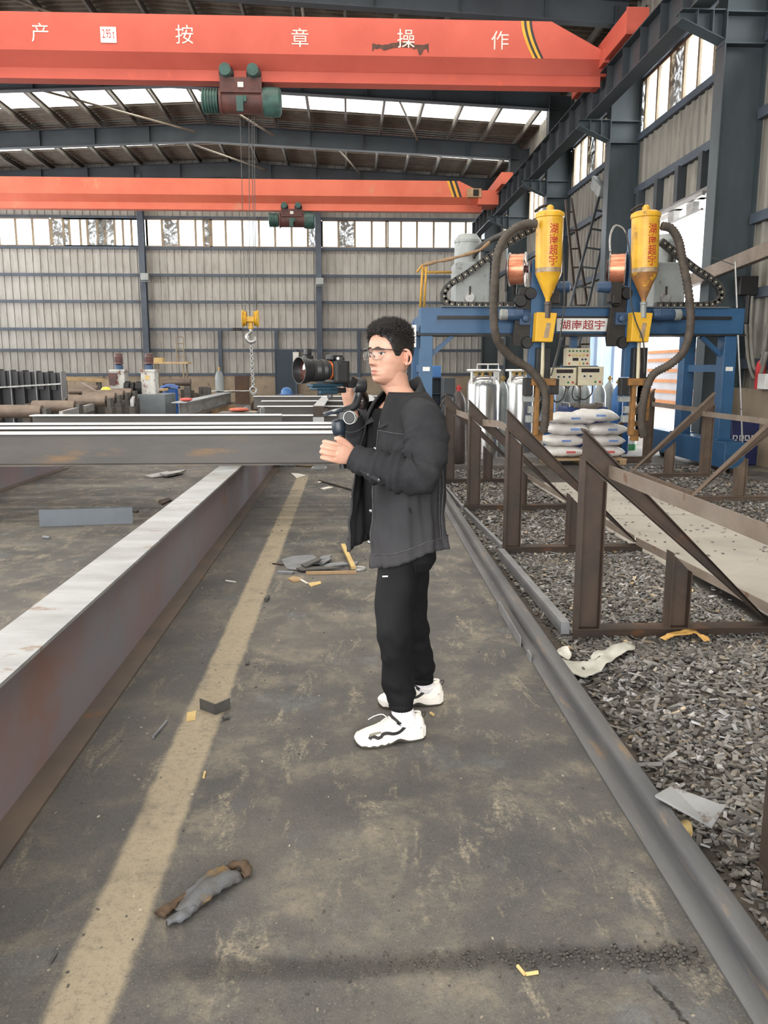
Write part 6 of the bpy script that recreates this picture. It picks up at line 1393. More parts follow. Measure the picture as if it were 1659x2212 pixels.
# ears
for sg in (1, -1):
    o = H(-.008, sg*.0745, -.012)
    a = (Fh*.35*-1+Sh*sg*.94).normalized(); bk = (Fh*-.94-Sh*sg*.35*-1).normalized()
    rim = [o+UP*(.028*cos(t))+(-Fh*.8+Sh*sg*.6)*(.017*sin(t)+.010)+Fh*(.004*cos(t)) for t in [pi*1.15*i/14-.25 for i in range(15)]]
    body.tube(sm(rim, 3), .0052, 8)
    body.sph(o+(-Fh*.8+Sh*sg*.6)*.010, (.008, .009, .023), 12, 8); body.sph(o-UP*.026+(-Fh*.8+Sh*sg*.6)*.008, (.008, .008, .009), 10, 6)
# legs and arms inside the clothes
def limb(pts, rs): body.tube(sm([at(*p) for p in pts], 6), [rs[min(int(i/6), len(rs)-1)]+(rs[min(int(i/6)+1, len(rs)-1)]-rs[min(int(i/6), len(rs)-1)])*((i % 6)/6) for i in range(6*(len(pts)-1)+1)], 16)
YL, YR = 3.17, 3.44
limb(((858, 1190, 3.22), (852, 1290, 3.18), (853, 1375, 3.13), (862, 1470, 3.16), (868, 1545, 3.17)), (.06, .062, .052, .046, .026))
limb(((880, 1190, 3.4), (885, 1290, 3.42), (893, 1360, 3.42), (908, 1430, 3.47), (912, 1472, 3.49)), (.06, .062, .052, .046, .026))
ARM_N = ((905, 902, 3.13), (922, 965, 3.06), (893, 1030, 3.0), (840, 1018, 3.02), (766, 987, 3.06))
ARM_F = ((806, 902, 3.5), (800, 945, 3.5), (786, 968, 3.46), (768, 930, 3.4), (754, 880, 3.36))
limb(ARM_N, (.055, .05, .042, .038, .028)); limb(ARM_F, (.055, .05, .042, .036, .027))
# hands: palm, four curled fingers, thumb
def hand(W, d, u, n, k=1.0, thumb=((.02, .035, .012), (.045, .05, .012), (.068, .055, .006), (.085, .052, .0)), spread=.0205):
    """W wrist, d towards the knuckles, u towards the thumb side, n out of the back of the hand"""
    def q(a, b_, c): return W+d*(a*k)+u*(b_*k)+n*(c*k)
    body.loft([[q(a, hb*cos(t)*1.0, hc*sin(t)+oc) for t in [2*pi*i/16 for i in range(16)]] for a, hb, hc, oc in ((-.03, .026, .022, 0), (0, .028, .022, 0), (.03, .036, .021, .0), (.06, .042, .018, .002), (.082, .041, .014, .002), (.09, .034, .008, .0))])
    for i in range(4):
        b0 = spread*(1.45-i); L = (.96, 1.05, 1.0, .82)[i]
        pts = [q(.06, b0*.95, .003), q(.086, b0, .005), q(.086+.03*L, b0*1.0, -.002), q(.09+.040*L, b0*.98, -.022), q(.086+.028*L, b0*.96, -.044), q(.075+.006*L, b0*.95, -.050)]
        pp = sm(pts, 4); m = len(pp); r0 = .0102*(.95, 1, .97, .86)[i]*k
        body.tube(pp, [r0*(1.08-.22*j/m) if j < m-2 else r0*.62 for j in range(m)], 10)
    pp = sm([q(*t) for t in thumb], 4); m = len(pp); body.tube(pp, [(.0145-.0035*j/m)*k if j < m-2 else .008*k for j in range(m)], 10)
Wn = at(766, 987, 3.06); dn = (at(716, 975, 3.02)-Wn).normalized(); nn = V((dn.y, -dn.x, 0)).normalized()
nn = nn if nn.y < 0 else -nn; un = dn.cross(nn); un = un if un.z > 0 else -un
hand(Wn, dn, un, nn, .98, thumb=((.018, .026, -.006), (.045, .042, -.004), (.072, .052, -.004), (.098, .052, -.006)))
Wf = at(756, 884, 3.36); df = (at(752, 846, 3.34)-Wf).normalized(); nf = (V((-.75, -.66, 0))); nf = (nf-df*nf.dot(df)).normalized(); uf = df.cross(nf)
hand(Wf, df, uf, nf, .92, thumb=((.02, .03, -.004), (.045, .038, -.02), (.065, .034, -.036), (.078, .022, -.044)))
k = NT('skin'); v = k.coord(); col = k.ramp(k.noise(v, 18, 4, .6), [(.3, (196, 152, 131)), (.7, (182, 137, 116))])
def spot(c, r, colr, amt, sc=(1, 1, 1)):
    global col
    sub = k.n('ShaderNodeVectorMath', operation='SUBTRACT'); k.l(v, sub.inputs[0]); sub.inputs[1].default_value = c-PO
    mp = k.n('ShaderNodeVectorMath', operation='MULTIPLY'); k.l(sub.outputs[0], mp.inputs[0]); mp.inputs[1].default_value = sc
    ln = k.n('ShaderNodeVectorMath', operation='LENGTH'); k.l(mp.outputs[0], ln.inputs[0])
    col = k.mix(k.math('MULTIPLY', k.math('SUBTRACT', 1., k.mask(ln.outputs['Value'], r*.55, r)), amt), col, colr)
spot(H(.09, 0, -.0705), .0245, (172, 104, 96), .75, (1, 1, 2.3)); spot(H(-.01, .085, -.01), .03, (198, 124, 104), .4); spot(H(.108, 0, -.036), .02, (214, 146, 124), .4)
spot(H(.1, .026, -.0), .001, (200, 150, 130), .1)
k.b.inputs['Subsurface Weight'].default_value = .12; k.b.inputs['Subsurface Radius'].default_value = (.012, .005, .003); k.b.inputs['Subsurface Scale'].default_value = .5
M['skin'] = k.fin(col, .48, 0, .4)
bo = body.build('body', 'skin', person, smooth=4)
r = bo.modifiers.new('one_skin', 'REMESH'); r.mode = 'VOXEL'; r.voxel_size = .0023; r.use_smooth_shade = True
s_ = bo.modifiers.new('relax', 'SMOOTH'); s_.factor = .5; s_.iterations = 2
# eyes, brows
for sg in (1, -1):
    def face(y, z, off=0.):
        lo, hi = 0., 1.45
        for _ in range(26):
            m_ = (lo+hi)/2
            if headpt(m_, z)[1] < y: lo = m_
            else: hi = m_
        return H(headpt(lo, z)[0]+off, sg*y, z)
    NU, ey, ez = 16, .0315, .0005
    def lid(u, up_): return ez+(.0046*(1-u*u)**.8 if up_ else -.0034*(1-u*u)**.8)+.0012*u
    vs = [face(ey+.0135*(-1+2*i/NU), lid(-1+2*i/NU, 0)+(lid(-1+2*i/NU, 1)-lid(-1+2*i/NU, 0))*j/6, .0013) for j in range(7) for i in range(NU+1)]
    b = MB(); b.add(vs, [(j*(NU+1)+i, j*(NU+1)+i+1, (j+1)*(NU+1)+i+1, (j+1)*(NU+1)+i) for j in range(6) for i in range(NU)]); o = b.build('eye', 'eye_white', person, smooth=4)
    iy = ey-.001+(.0035 if sg < 0 else -.0035)
    ring = []
    for i in range(18):
        t = 2*pi*i/18; y = iy+.0052*cos(t); u = max(-.95, min(.95, (y-ey)/.0135)); z = ez+.0006+.0052*sin(t); ring.append(face(y, max(lid(u, 0)+.0002, min(lid(u, 1)-.0002, z)), .0019))
    b = MB(); b.add(ring, [tuple(range(18))]); b.build('iris', 'eye_dark', o)
    MB().tube([face(ey+.0142*(-1+2*i/12), lid(-.98+1.96*i/12, 1)+.0004, .0018) for i in range(13)], [.0006+.0008*sin(pi*(i+1)/14) for i in range(13)], 6).build('lash_line', 'hair_black', o, smooth=2)
    MB().tube([face(ey+.0145*(-1+2*i/12), lid(-.98+1.96*i/12, 1)+.0042-.0008*abs(i-6)/6, .0006) for i in range(13)], [.0005+.0016*sin(pi*(i+1)/14) for i in range(13)], 6).build('eyelid', 'skin_lid', person, smooth=2)
    pts = []
    for i in range(9):
        y = .012+.038*i/8; z = .0222+.002*sin(pi*min(1, i/7)*.9)-.0035*max(0, (i-5)/3); th = math.atan2(y, .085); x, yy = headpt(th, z); pts.append(H(x+.001, sg*yy, z))
    MB().tube(pts, [.0014+.0022*sin(pi*(i+1.2)/10) for i in range(9)], 8, flat=1.0).build('eyebrow', 'hair_black', person, smooth=2)
P('skin_lid', (186, 138, 114), (178, 130, 108), 20, .5)
# hair: a close cap and short tufts
def hairline(th):
    a = abs((th+pi) % (2*pi)-pi)                                     # 0 front .. pi back
    if a < .55: return .066+.006*cos(a*5)
    if a < .90: return .066-.024*(a-.55)/.35
    if a < 1.12: return .042-.048*(a-.90)/.22
    if a < 1.36: return -.006-.004*(a-1.12)/.24
    if a < 1.62: return -.010+.034*(a-1.36)/.26
    if a < 1.95: return .024-.055*(a-1.62)/.33
    return -.031-.038*(a-1.95)/(pi-1.95)
cap = MB(); rings = []; NZ = 22
for j in range(NZ+1):
    ring = []
    for k_ in range(72):
        th = 2*pi*k_/72; z0 = hairline(th); z = z0+(.1178-z0)*(j/NZ)
        th_up = max(0, min(1, (z-.02)/.06)); x, y = headpt(th, z, (.0012 if j == 0 else .0025+.006*th_up), False)
        ring.append(H(x, y, z+.007*th_up))
    rings.append(ring)
cap.loft(rings, cap=False); cap.add([rings[-1][k_] for k_ in range(72)], [tuple(range(72))])
rh = random.Random(4); hv = cap
for _ in range(9000):
    th = rh.uniform(0, 2*pi); z0 = hairline(th); z = z0+(.117-z0)*sqrt(rh.random())**1.0 if rh.random() < .75 else rh.uniform(.07, .117)
    if z < z0: continue
    up_ = max(0, min(1, (z-.035)/.05)); x, y = headpt(th, z, .002, False); p = H(x, y, z+.002)
    nrm = (Fh*x*1.1+Sh*y*1.2+UP*(z*1.2 if z > 0 else z*.3)).normalized()
    L = (.005+.004*rh.random())+up_*(.012+.02*rh.random()**1.8)
    frt = max(0, cos(th))
    d = (nrm*(.28+.34*up_)+Fh*(.3+.75*frt*up_)*rh.uniform(.2, 1.1)+UP*(.42*up_-.75*(1-up_))+V((rh.uniform(-.35, .35), rh.uniform(-.35, .35), rh.uniform(-.2, .2)))).normalized()
    w = .0009+.0008*up_; a = d.cross(UP if abs(d.z) < .9 else Fh).normalized(); c = d.cross(a); m = p+d*(L*.55); o_ = len(hv.v)
    tip = p+d*L+Fh*(.006*up_)-UP*(.004*frt)
    hv.v += [p+a*w, p-a*w*.5+c*w*.9, p-a*w*.5-c*w*.9, m+a*w*.8, m-a*w*.4+c*w*.7, m-a*w*.4-c*w*.7, tip]
    for i in range(3): hv.f += [(o_+i, o_+(i+1) % 3, o_+3+(i+1) % 3, o_+3+i), (o_+3+i, o_+3+(i+1) % 3, o_+6)]
hv.build('hair', 'hair_black', person, smooth=4)
# glasses
gm = MB(); gd_ = MB(); lens = MB()
for sg in (1, -1):
    c = .0345*sg; out = []
    for i in range(26):
        t = 2*pi*i/26; e = 3.0; q = (abs(cos(t))**e+abs(sin(t))**e)**(-1/e); yy = c+.0255*cos(t)*q; zz = -.003+.0205*sin(t)*q; out.append(H(.106-abs(yy)**2*4.5, yy, zz))
    gm.tube(out, .0011, 6, closed=True); lens.add(out, [tuple(range(26))])
    top = [H(.107-abs(y)**2*4.5, y, .0165+.003*sin(pi*(abs(y)-.008)/.06)) for y in [sg*(.010+.053*i/8) for i in range(9)]]
    gd_.tube(top, [.0022+.0012*sin(pi*i/8) for i in range(9)], 8)
    hinge = H(.107-.062**2*4.5, sg*.063, .0165); gd_.tube(sm([hinge, H(.07, sg*.079, .0155), H(.03, sg*.084, .013), H(-.012, sg*.083, .009), H(-.03, sg*.080, -.006)], 5), .0019, 8)
    gm.tube([H(.1, sg*.010, -.004), H(.094, sg*.013, -.012)], .0025, 6)
gm.tube(sm([H(.107, -.011, .008), H(.113, 0, .011), H(.107, .011, .008)], 5), .0014, 6)
go = gd_.build('glasses', 'glasses_dark', person, smooth=2); gm.build('wire_rim', 'glasses_steel', go, smooth=2)
k = NT('lens_glass'); tr_ = k.n('ShaderNodeBsdfTransparent'); tr_.inputs[0].default_value = (.93, .94, .95, 1); gs = k.n('ShaderNodeBsdfGlossy'); gs.inputs['Roughness'].default_value = .05; mx = k.n('ShaderNodeMixShader'); mx.inputs[0].default_value = .03
k.l(tr_.outputs[0], mx.inputs[1]); k.l(gs.outputs[0], mx.inputs[2]); k.l(mx.outputs[0], k.out.inputs[0]); M['lens_glass'] = k.m
lens.build('spectacle_lens', 'lens_glass', go)

# clothing ---------------------------------------------------------
def nz(p, s, amp, o=0.): return amp*noise.noise(V((p.x*s+o, p.y*s, p.z*s)))
TR = [(835, 873, .066, .078), (850, 872, .082, .128), (868, 872, .1, .178), (895, 871, .12, .212), (930, 870, .134, .228), (980, 867, .14, .232), (1040, 865, .142, .234), (1100, 864, .142, .234), (1150, 866, .149, .238), (1232, 868, .156, .238)]
def trow(py):
    for a, b_ in zip(TR[:-1], TR[1:]):
        if a[0] <= py <= b_[0]:
            t = (py-a[0])/(b_[0]-a[0]); return [a[i]+(b_[i]-a[i])*t for i in (1, 2, 3)]
    return TR[-1][1:] if py > 1000 else TR[0][1:]
b = MB(); b.loft([ell(at(x, py, 3.3), Fb, Sb, hd*.93, hw*.9, 40) for py, x, hd, hw in [(878, 868, .066, .072)]+[(p_, *trow(p_)) for p_ in (884, 895, 930, 980, 1040, 1100, 1152)]])
b.build('tee_shirt', 'tee_black', person, smooth=4)
AN, AF = 6., 335.                                                    # the open front, degrees round from the chest
def hem(al):
    HM = ((0, 1213), (30, 1202), (60, 1182), (85, 1166), (130, 1166), (180, 1180), (280, 1184), (340, 1190), (361, 1184))
    for (a0, y0), (a1, y1) in zip(HM[:-1], HM[1:]):
        if a0 <= al <= a1: return y0+(y1-y0)*(al-a0)/(a1-a0)
def jpt(al, py, off=0.):
    x, hd, hw = trow(py); c = at(x, py, 3.3); t = radians(al); e = 2.25; q = (abs(cos(t))**e+abs(sin(t))**e)**(-1/e)
    p = c+Fb*((hd+off)*cos(t)*q)+Sb*((hw+off)*sin(t)*q)
    low = max(0, min(1, (py-930)/200))
    if al > 300: p += Fb*(.055*low*((al-300)/35))
    f = max(0, min(1, (py-900)/120))
    p += (p-c).normalized()*(f*(.007*sin(al*.16+py*.011)+.005*sin(al*.37-py*.017)+nz(p, 9, .014)+nz(p, 24, .004)))
    return p
NA, NV = 84, 40
def jgrid(v0, v1, nv, off, a0=AN, a1=AF, na=NA):
    rows = []
    for j in range(nv+1):
        row = []
        for i in range(na+1):
            al = a0+(a1-a0)*i/na; t = v0+(v1-v0)*j/nv; h = hem(al); row.append(jpt(al, h+(846-h)*t, off))
        rows.append(row)
    return rows
b = MB(); b.loft(jgrid(.0, 1, NV, 0), cap=False, close=False); jk = b.build('jacket', 'denim_j', person, smooth=4)
s_ = jk.modifiers.new('thickness', 'SOLIDIFY'); s_.thickness = .005; s_.offset = -1
# gathered hem band, stitched seams, buttons
rows = jgrid(-.01, .065, 4, .003); b = MB()
for row in rows:
    for i in range(len(row)): row[i] = row[i]+(row[i]-at(864, 1150, 3.3)).normalized()*(.002*sin(i*2.6)+.0015*sin(i*1.3))
b.loft(rows, cap=False, close=False); hb_ = b.build('hem_band', 'denim_j', jk, smooth=4); s_ = hb_.modifiers.new('thickness', 'SOLIDIFY'); s_.thickness = .006
def seam(f, n, r=.0016, par=jk, m='denim_seam'): return MB().tube([f(i/(n-1)) for i in range(n)], r, 5).build('seam', m, par, smooth=2)
seam(lambda t: jpt(AN+(AF-AN)*t, hem(AN+(AF-AN)*t)+(846-hem(AN+(AF-AN)*t))*.068, .006), 60)
seam(lambda t: jpt(112, 1158+(930-1158)*t, .003), 24); seam(lambda t: jpt(118, 1158+(930-1158)*t, .003), 24)
seam(lambda t: jpt(9, 1206+(905-1206)*t, .003), 30); seam(lambda t: jpt(8+62*t, 925+8*t, .003), 16)
for py in (965, 1030, 1095, 1160):
    c = jpt(6.5, py, .006); MB().lathe([(.001, .004), (.006, .003), (.0075, 0)], c, (Fb*.8+Sb*.3).normalized(), 14).build('button', 'button_steel', jk, smooth=2)
# chest pocket flap and the small arrow-shaped slit
pk = [jpt(al, py, .005) for al, py in ((18, 930), (52, 936), (52, 962), (36, 972), (18, 962))]
b = MB(); b.add(pk+[p-Fb*.003 for p in pk], [(0, 1, 2, 3, 4), (9, 8, 7, 6, 5)]+[(i, i+5, (i+1) % 5+5, (i+1) % 5) for i in range(5)]); b.build('pocket_flap', 'denim', jk)
pk = [jpt(al, py, .006) for al, py in ((58, 1075), (61, 1082), (62, 1090), (60, 1088), (57, 1081))]; b = MB(); b.add(pk, [(0, 1, 2, 3, 4)]); b.build('sewn_patch', 'shoe_black', jk)
# sleeves
def sleeve(path, rs, name, wr, cuff):
    pp = sm([at(*p) for p in path], 10); n = len(pp); b = MB(); m = len(rs)-1; rings = []; prev = None
    for i, p in enumerate(pp):
        t = i/(n-1)*m; j = min(int(t), m-1); r = rs[j]+(rs[j+1]-rs[j])*(t-j)
        d = (pp[min(i+1, n-1)]-pp[max(i-1, 0)]).normalized(); u = prev or V((0, -1, 0)); u = (u-d*u.dot(d)).normalized(); prev = u; w = d.cross(u); ring = []
        for k_ in range(28):
            a = 2*pi*k_/28; q = p+(u*cos(a)+w*sin(a))*r
            fold = wr*(sin(i*.85+1.6*sin(a+i*.12))*.6+.5*sin(i*1.9-2.2*cos(a)))*math.exp(-((i/n-.58)/.33)**2)
            q += (u*cos(a)+w*sin(a))*(fold+nz(q, 22, .006)); ring.append(q)
        rings.append(ring)
    b.loft(rings, cap=False); o = b.build(name, 'denim', jk, smooth=4); s2 = o.modifiers.new('thickness', 'SOLIDIFY'); s2.thickness = .004; s2.offset = -1
    a_, c_ = pp[-5], pp[-1]; d = (c_-a_).normalized(); u = prev; w = d.cross(u); R = rs[-1]
    b = MB(); b.loft([[c_+d*(x)+(u*cos(t)+w*sin(t))*(R+o_) for t in [2*pi*i/28 for i in range(28)]] for x, o_ in ((-.05, .003), (-.048, .006), (.004, .005), (.006, .0), (-.02, -.004))], cap=False); cf = b.build('cuff', 'denim', o, smooth=.8)
    MB().tube([c_-d*.046+(u*cos(t)+w*sin(t))*(R+.0065) for t in [2*pi*i/28 for i in range(28)]], .0014, 5, closed=True).build('seam', 'denim_seam', cf, smooth=2)
    return o, pp, prev
so, pp, _ = sleeve(((893, 888, 3.16), (915, 915, 3.1), (922, 965, 3.05), (900, 1022, 3.0), (850, 1018, 3.01), (800, 1003, 3.03), (764, 987, 3.05)), (.062, .085, .086, .084, .07, .06, .046), 'sleeve', .012, True)
sleeve(((818, 890, 3.46), (806, 908, 3.5), (800, 945, 3.5), (786, 968, 3.46), (770, 935, 3.41), (759, 900, 3.37)), (.06, .075, .075, .066, .05, .04), 'sleeve', .006, True)
# placket with buttons under the near forearm
q_ = [at(x, y, Y) for x, y, Y in ((776, 1010, 3.0), (796, 1024, 2.975), (818, 1036, 2.955))]; b = MB()
b.tube(sm(q_, 4), .011, 8, flat=.35, up=(0, -1, .4)); pl_ = b.build('sleeve_placket', 'denim', so, smooth=3)
for p in q_: MB().lathe([(.001, .0075), (.005, .0065), (.0058, .003)], p, (0, -.9, -.4), 12).build('button', 'button_steel', pl_)
# collar: a stand round the neck and the turned-down leaf
def cpt(al, py, off): 
    c = at(871, py, 3.3); t = radians(al); return c+Fb*((.062+off)*cos(t)+(.012 if abs(al-180) > 90 else 0))+Sb*((.07+off)*sin(t))
A0, A1 = 22., 338.; rows = []
for lvl, (yb_, off) in enumerate(((0, .012), (1, .006), (2, .004), (3, .012), (4, .024), (5, .04), (6, .052))):
    row = []
    for i in range(49):
        al = A0+(A1-A0)*i/48; fr = abs(al-180)/158; hi = 816+80*fr**1.35; lo_ = hi+24; leaf = hi+30-2*fr
        py = (lo_, (lo_+hi)/2, hi, hi-1.5, hi+.35*(leaf-hi), hi+.75*(leaf-hi), leaf)[lvl]
        row.append(cpt(al, py, off*(.55+.45*fr)+(.035*fr**3 if lvl >= 5 else 0)))
    rows.append(row)
b = MB(); b.loft(rows, cap=False, close=False); co = b.build('collar', 'denim', jk, smooth=4); s_ = co.modifiers.new('thickness', 'SOLIDIFY'); s_.thickness = .004
# trousers
def leg(path, rs, sgn):
    pp = sm([at(*p) for p in path], 10); n = len(pp); m = len(rs)-1; rings = []; prev = None; b = MB()
    for i, p in enumerate(pp):
        t = i/(n-1)*m; j = min(int(t), m-1); f = t-j; ra = rs[j][0]+(rs[j+1][0]-rs[j][0])*f; rb = rs[j][1]+(rs[j+1][1]-rs[j][1])*f; ring = []
        for k_ in range(32):
            a = 2*pi*k_/32; q = p+Fb*(ra*cos(a))+Sb*(rb*sin(a)); g = (Fb*cos(a)+Sb*sin(a))
            w = math.exp(-((i/n-.55)/.13)**2)*.006+math.exp(-((i/n-.86)/.09)**2)*.009
            q += g*(w*(1.5*noise.noise(V((cos(a)*1.3+i*.09, sin(a)*1.3, i*.30+sgn*7)))+.55*sin(i*.62+2.8*sin(a+sgn*.7)))+nz(q, 11, .010, sgn*5)); ring.append(q)
        rings.append(ring)
    return b.loft(rings), pp
tb, pn = leg(((868, 1165, 3.25), (861, 1230, 3.2), (853, 1300, 3.17), (852, 1365, 3.13), (856, 1425, 3.14), (860, 1475, 3.16), (866, 1520, 3.165)), ((.068, .08), (.08, .09), (.08, .084), (.073, .074), (.066, .066), (.072, .068), (.048, .05)), 1)
t2, pf = leg(((884, 1165, 3.36), (888, 1230, 3.4), (884, 1300, 3.42), (892, 1355, 3.42), (902, 1400, 3.45), (908, 1440, 3.47), (912, 1464, 3.49)), ((.08, .09), (.082, .092), (.08, .08), (.072, .072), (.066, .066), (.064, .064), (.05, .05)), -1)
tb.add(t2.v, t2.f); tb.loft([ell(at(x, y, 3.3), Fb, Sb, a, c, 32) for x, y, a, c in ((868, 1090, .105, .16), (872, 1150, .108, .172), (878, 1200, .108, .165), (880, 1222, .085, .13))])
to_ = tb.build('trousers', 'trouser_black', person, smooth=4); r = to_.modifiers.new('one_cloth', 'REMESH'); r.mode = 'VOXEL'; r.voxel_size = .0055; r.use_smooth_shade = True; s_ = to_.modifiers.new('relax', 'SMOOTH'); s_.iterations = 3
def rib_cuff(p, ra, rb, h):
    b = MB(); rr = []
    for x, o_ in ((0, -.004), (.003, .002), (h*.5, .003), (h-.003, .002), (h, -.006)):
        rr.append([p-UP*x+(Fb*cos(t)*(ra+o_+.0015*sin(t*24))+Sb*sin(t)*(rb+o_+.0015*sin(t*24))) for t in [2*pi*i/96 for i in range(96)]])
    b.loft(rr, cap=False); b.build('trouser_cuff', 'trouser_black', to_, smooth=4)
rib_cuff(pn[-1]+UP*.012, .047, .048, .034); rib_cuff(pf[-1]+UP*.012, .048, .048, .034)
c = at(832, 1245, 3.085); b = MB(); b.cbox(c, .022, .004, .0045, Matrix.Rotation(.1, 4, 'Z')); b.build('trouser_tab', 'lace_white', to_)
seam(lambda t: at(893+6*t, 1200+40*t, 3.11), 8, .0015, to_, 'denim_dark')

# sneakers ---------------------------------------------------------
LS = .292
TAB = [(0, .026, .085), (.014, .036, .108), (.03, .039, .104), (.05, .041, .088), (.075, .042, .08), (.1, .043, .084), (.125, .044, .098), (.142, .046, .103), (.16, .048, .093), (.185, .051, .080), (.21, .053, .071), (.24, .051, .064), (.265, .044, .057), (.282, .031, .049), (.292, .013, .04)]
def shp(x):
    for a, b_ in zip(TAB[:-1], TAB[1:]):
        if a[0] <= x <= b_[0]: t = (x-a[0])/(b_[0]-a[0]); return a[1]+(b_[1]-a[1])*t, a[2]+(b_[2]-a[2])*t
    return TAB[-1][1:3]
def sneaker(heel, toe, ank, name_lab, visible_side):
    d = (toe-heel); d.z = 0; d.normalize(); s = V((-d.y, d.x, 0))*1; O = V((heel.x, heel.y, 0))
    if s.y > 0: s = -s                                            # s points to the viewer's side
    def q(x, y, z): return O+d*x+s*y+UP*z
    t = person; SB = .024
    sh = MB(); rings = []
    xs = [i/72*LS for i in range(73)]
    for x in xs:
        w, h = shp(min(x, LS)); ring = []
        for k_ in range(49):
            a = pi*k_/48; e = 2.5; cx, sx = cos(a), sin(a); kq = (abs(cx)**e+abs(sx)**e)**(-1/e); ring.append(q(x, w*cx*kq*(.98), SB+(h-SB)*sx*kq))
        rings.append(ring)
    sh.loft(rings, cap=True, close=False); sh.add([rings[0][i] for i in range(49)], [tuple(range(49))])
    up = sh.build('sneaker', 'shoe_white', t, smooth=4)
    # chunky midsole with scalloped lower edge, dark outsole under it
    def sole(z0f, z1f, ex, m, nm):
        b = MB(); rr = []
        for i in range(61):
            x = -.008+(LS+.014)*i/60; w, _ = shp(max(0, min(LS, x))); w = max(w+ex, .012) if 0 < i < 60 else .008
            z0, z1 = z0f(i/60), z1f(i/60); rr.append([q(x, w, z1), q(x, w*1.02, (z0+z1)/2), q(x, w*.94, z0), q(x, -w*.94, z0), q(x, -w*1.02, (z0+z1)/2), q(x, -w, z1)])
        b.loft(rr); return b.build(nm, m, up, smooth=.7)
    low = lambda u: .004+.018*ga(u-.42, .1)+.005*(1+sin(u*58))*.5*(1 if u > .55 else 0)+.014*max(0, (.05-u)/.05)+.016*max(0, (u-.93)/.07)
    sole(low, lambda u: .040+.016*ga(u-.02, .12)+.004*sin(u*22)-.004*u, .005, 'shoe_white', 'midsole')
    sole(lambda u: .0005+.013*ga(u-.42, .09)+.014*max(0, (u-.93)/.07)+.012*max(0, (.05-u)/.05), lambda u: low(u)+.006, .0035, 'shoe_rubber', 'outsole')
    def side(x, z, off=.0015, sg=1):
        w, h = shp(x); r = max(0, min(.999, (z-SB)/(h-SB))); e = 2.5
        return q(x, sg*(w*.98*(1-r**e)**(1/e)+off), z)
    def strip(pts, wd, m, nm, sg=1):
        """a band laid on the side of the upper"""
        P2 = sm([V((a, 0, c)) for a, c in pts], 8); b = MB(); vs = []
        for i, p in enumerate(P2):
            tg = (P2[min(i+1, len(P2)-1)]-P2[max(i-1, 0)]).normalized(); nn_ = V((-tg.z, 0, tg.x))
            for k_ in (-1, -.66, -.33, 0, .33, .66, 1): vs.append(side(p.x+nn_.x*wd/2*k_, p.z+nn_.z*wd/2*k_, .003, sg))
        b.add(vs, [(7*i+j, 7*i+j+1, 7*i+8+j, 7*i+7+j) for i in range(len(P2)-1) for j in range(6)]); b.build(nm, m, up, smooth=4)
    for sg in (1, -1):
        strip([(.247, .041), (.241, .049), (.227, .050), (.213, .044), (.2, .046), (.188, .056), (.168, .057), (.145, .051), (.122, .052), (.1, .063), (.084, .074), (.074, .078)], .013, 'shoe_black', 'side_wave', sg)
        strip([(.078, .074), (.096, .0745), (.112, .081), (.124, .09)], .008, 'shoe_black', 'collar_stripe', sg)
        strip([(.195, .0625), (.212, .0605), (.23, .0575), (.246, .053)], .0065, 'shoe_grey', 'toe_panel', sg)
        b = MB(); vs = [side(x, z, .003, sg) for x, z in ((.014, .052), (.026, .05), (.02, .062))]; b.add(vs, [(0, 1, 2)]); b.build('heel_mark', 'shoe_grey', up)
        vs = [side(.128+.005*cos(a), .067+.005*sin(a)*.9, .003, sg) for a in [2*pi*i/12 for i in range(12)]]; b = MB(); b.tube(vs, .0009, 5, closed=True); b.build('emblem', 'shoe_cream', up)
    # toe bumper, heel loop, laces
    b = MB(); rr = []
    for x in (.262, .272, .282, .290, .2935):
        w, h = shp(min(x, LS)); rr.append([q(x, (w+.0025)*cos(a), SB+.004+(h*.8-SB)*sin(a)) for a in [pi*i/14 for i in range(15)]])
    b.loft(rr, cap=False, close=False); b.build('toe_cap', 'shoe_cream', up, smooth=4)
    MB().tube(sm([q(.004, 0, .082), q(-.01, .0, .096), q(-.008, 0, .108), q(.006, 0, .104)], 4), .0022, 6).build('heel_loop', 'shoe_black', up)
    for i in range(5):
        x = .205-.014*i; _, h = shp(x); _, h2 = shp(x-.012)
        for sg in (1, -1):
            MB().tube(sm([q(x, sg*.028, h-.012), q(x-.004, sg*.012, h+.003), q(x-.013, -sg*.014, h2+.003), q(x-.016, -sg*.028, h2-.012)], 4), .0022, 6).build('shoelace', 'lace_white', up, smooth=2)
    for sg, L_ in ((1, .045), (-1, .03)):
        MB().tube(sm([q(.155, 0, .1), q(.172, sg*.02, .112), q(.205, sg*L_, .104), q(.228, sg*(L_+.012), .086)], 5), .0021, 6).build('shoelace', 'lace_white', up, smooth=2)
    ring = sm([q(x, sg_*w_, z+.002) for x, w_, z, sg_ in ((.012, .0, .108, 1), (.03, .03, .1, 1), (.06, .036, .082, 1), (.095, .036, .084, 1), (.125, .026, .1, 1), (.138, 0, .106, 1), (.125, .026, .1, -1), (.095, .036, .084, -1), (.06, .036, .082, -1), (.03, .03, .1, -1))], 4, True)
    MB().tube(ring, .004, 8, closed=True).build('collar_lining', 'shoe_white', up, smooth=2)
    b = MB(); b.tube(sm([q(.108, .034, .086), q(.13, .026, .103), q(.142, 0, .112), q(.13, -.026, .103), q(.108, -.034, .086)], 4), .006, 8); b.build('tongue_edge', 'shoe_black', up, smooth=2)
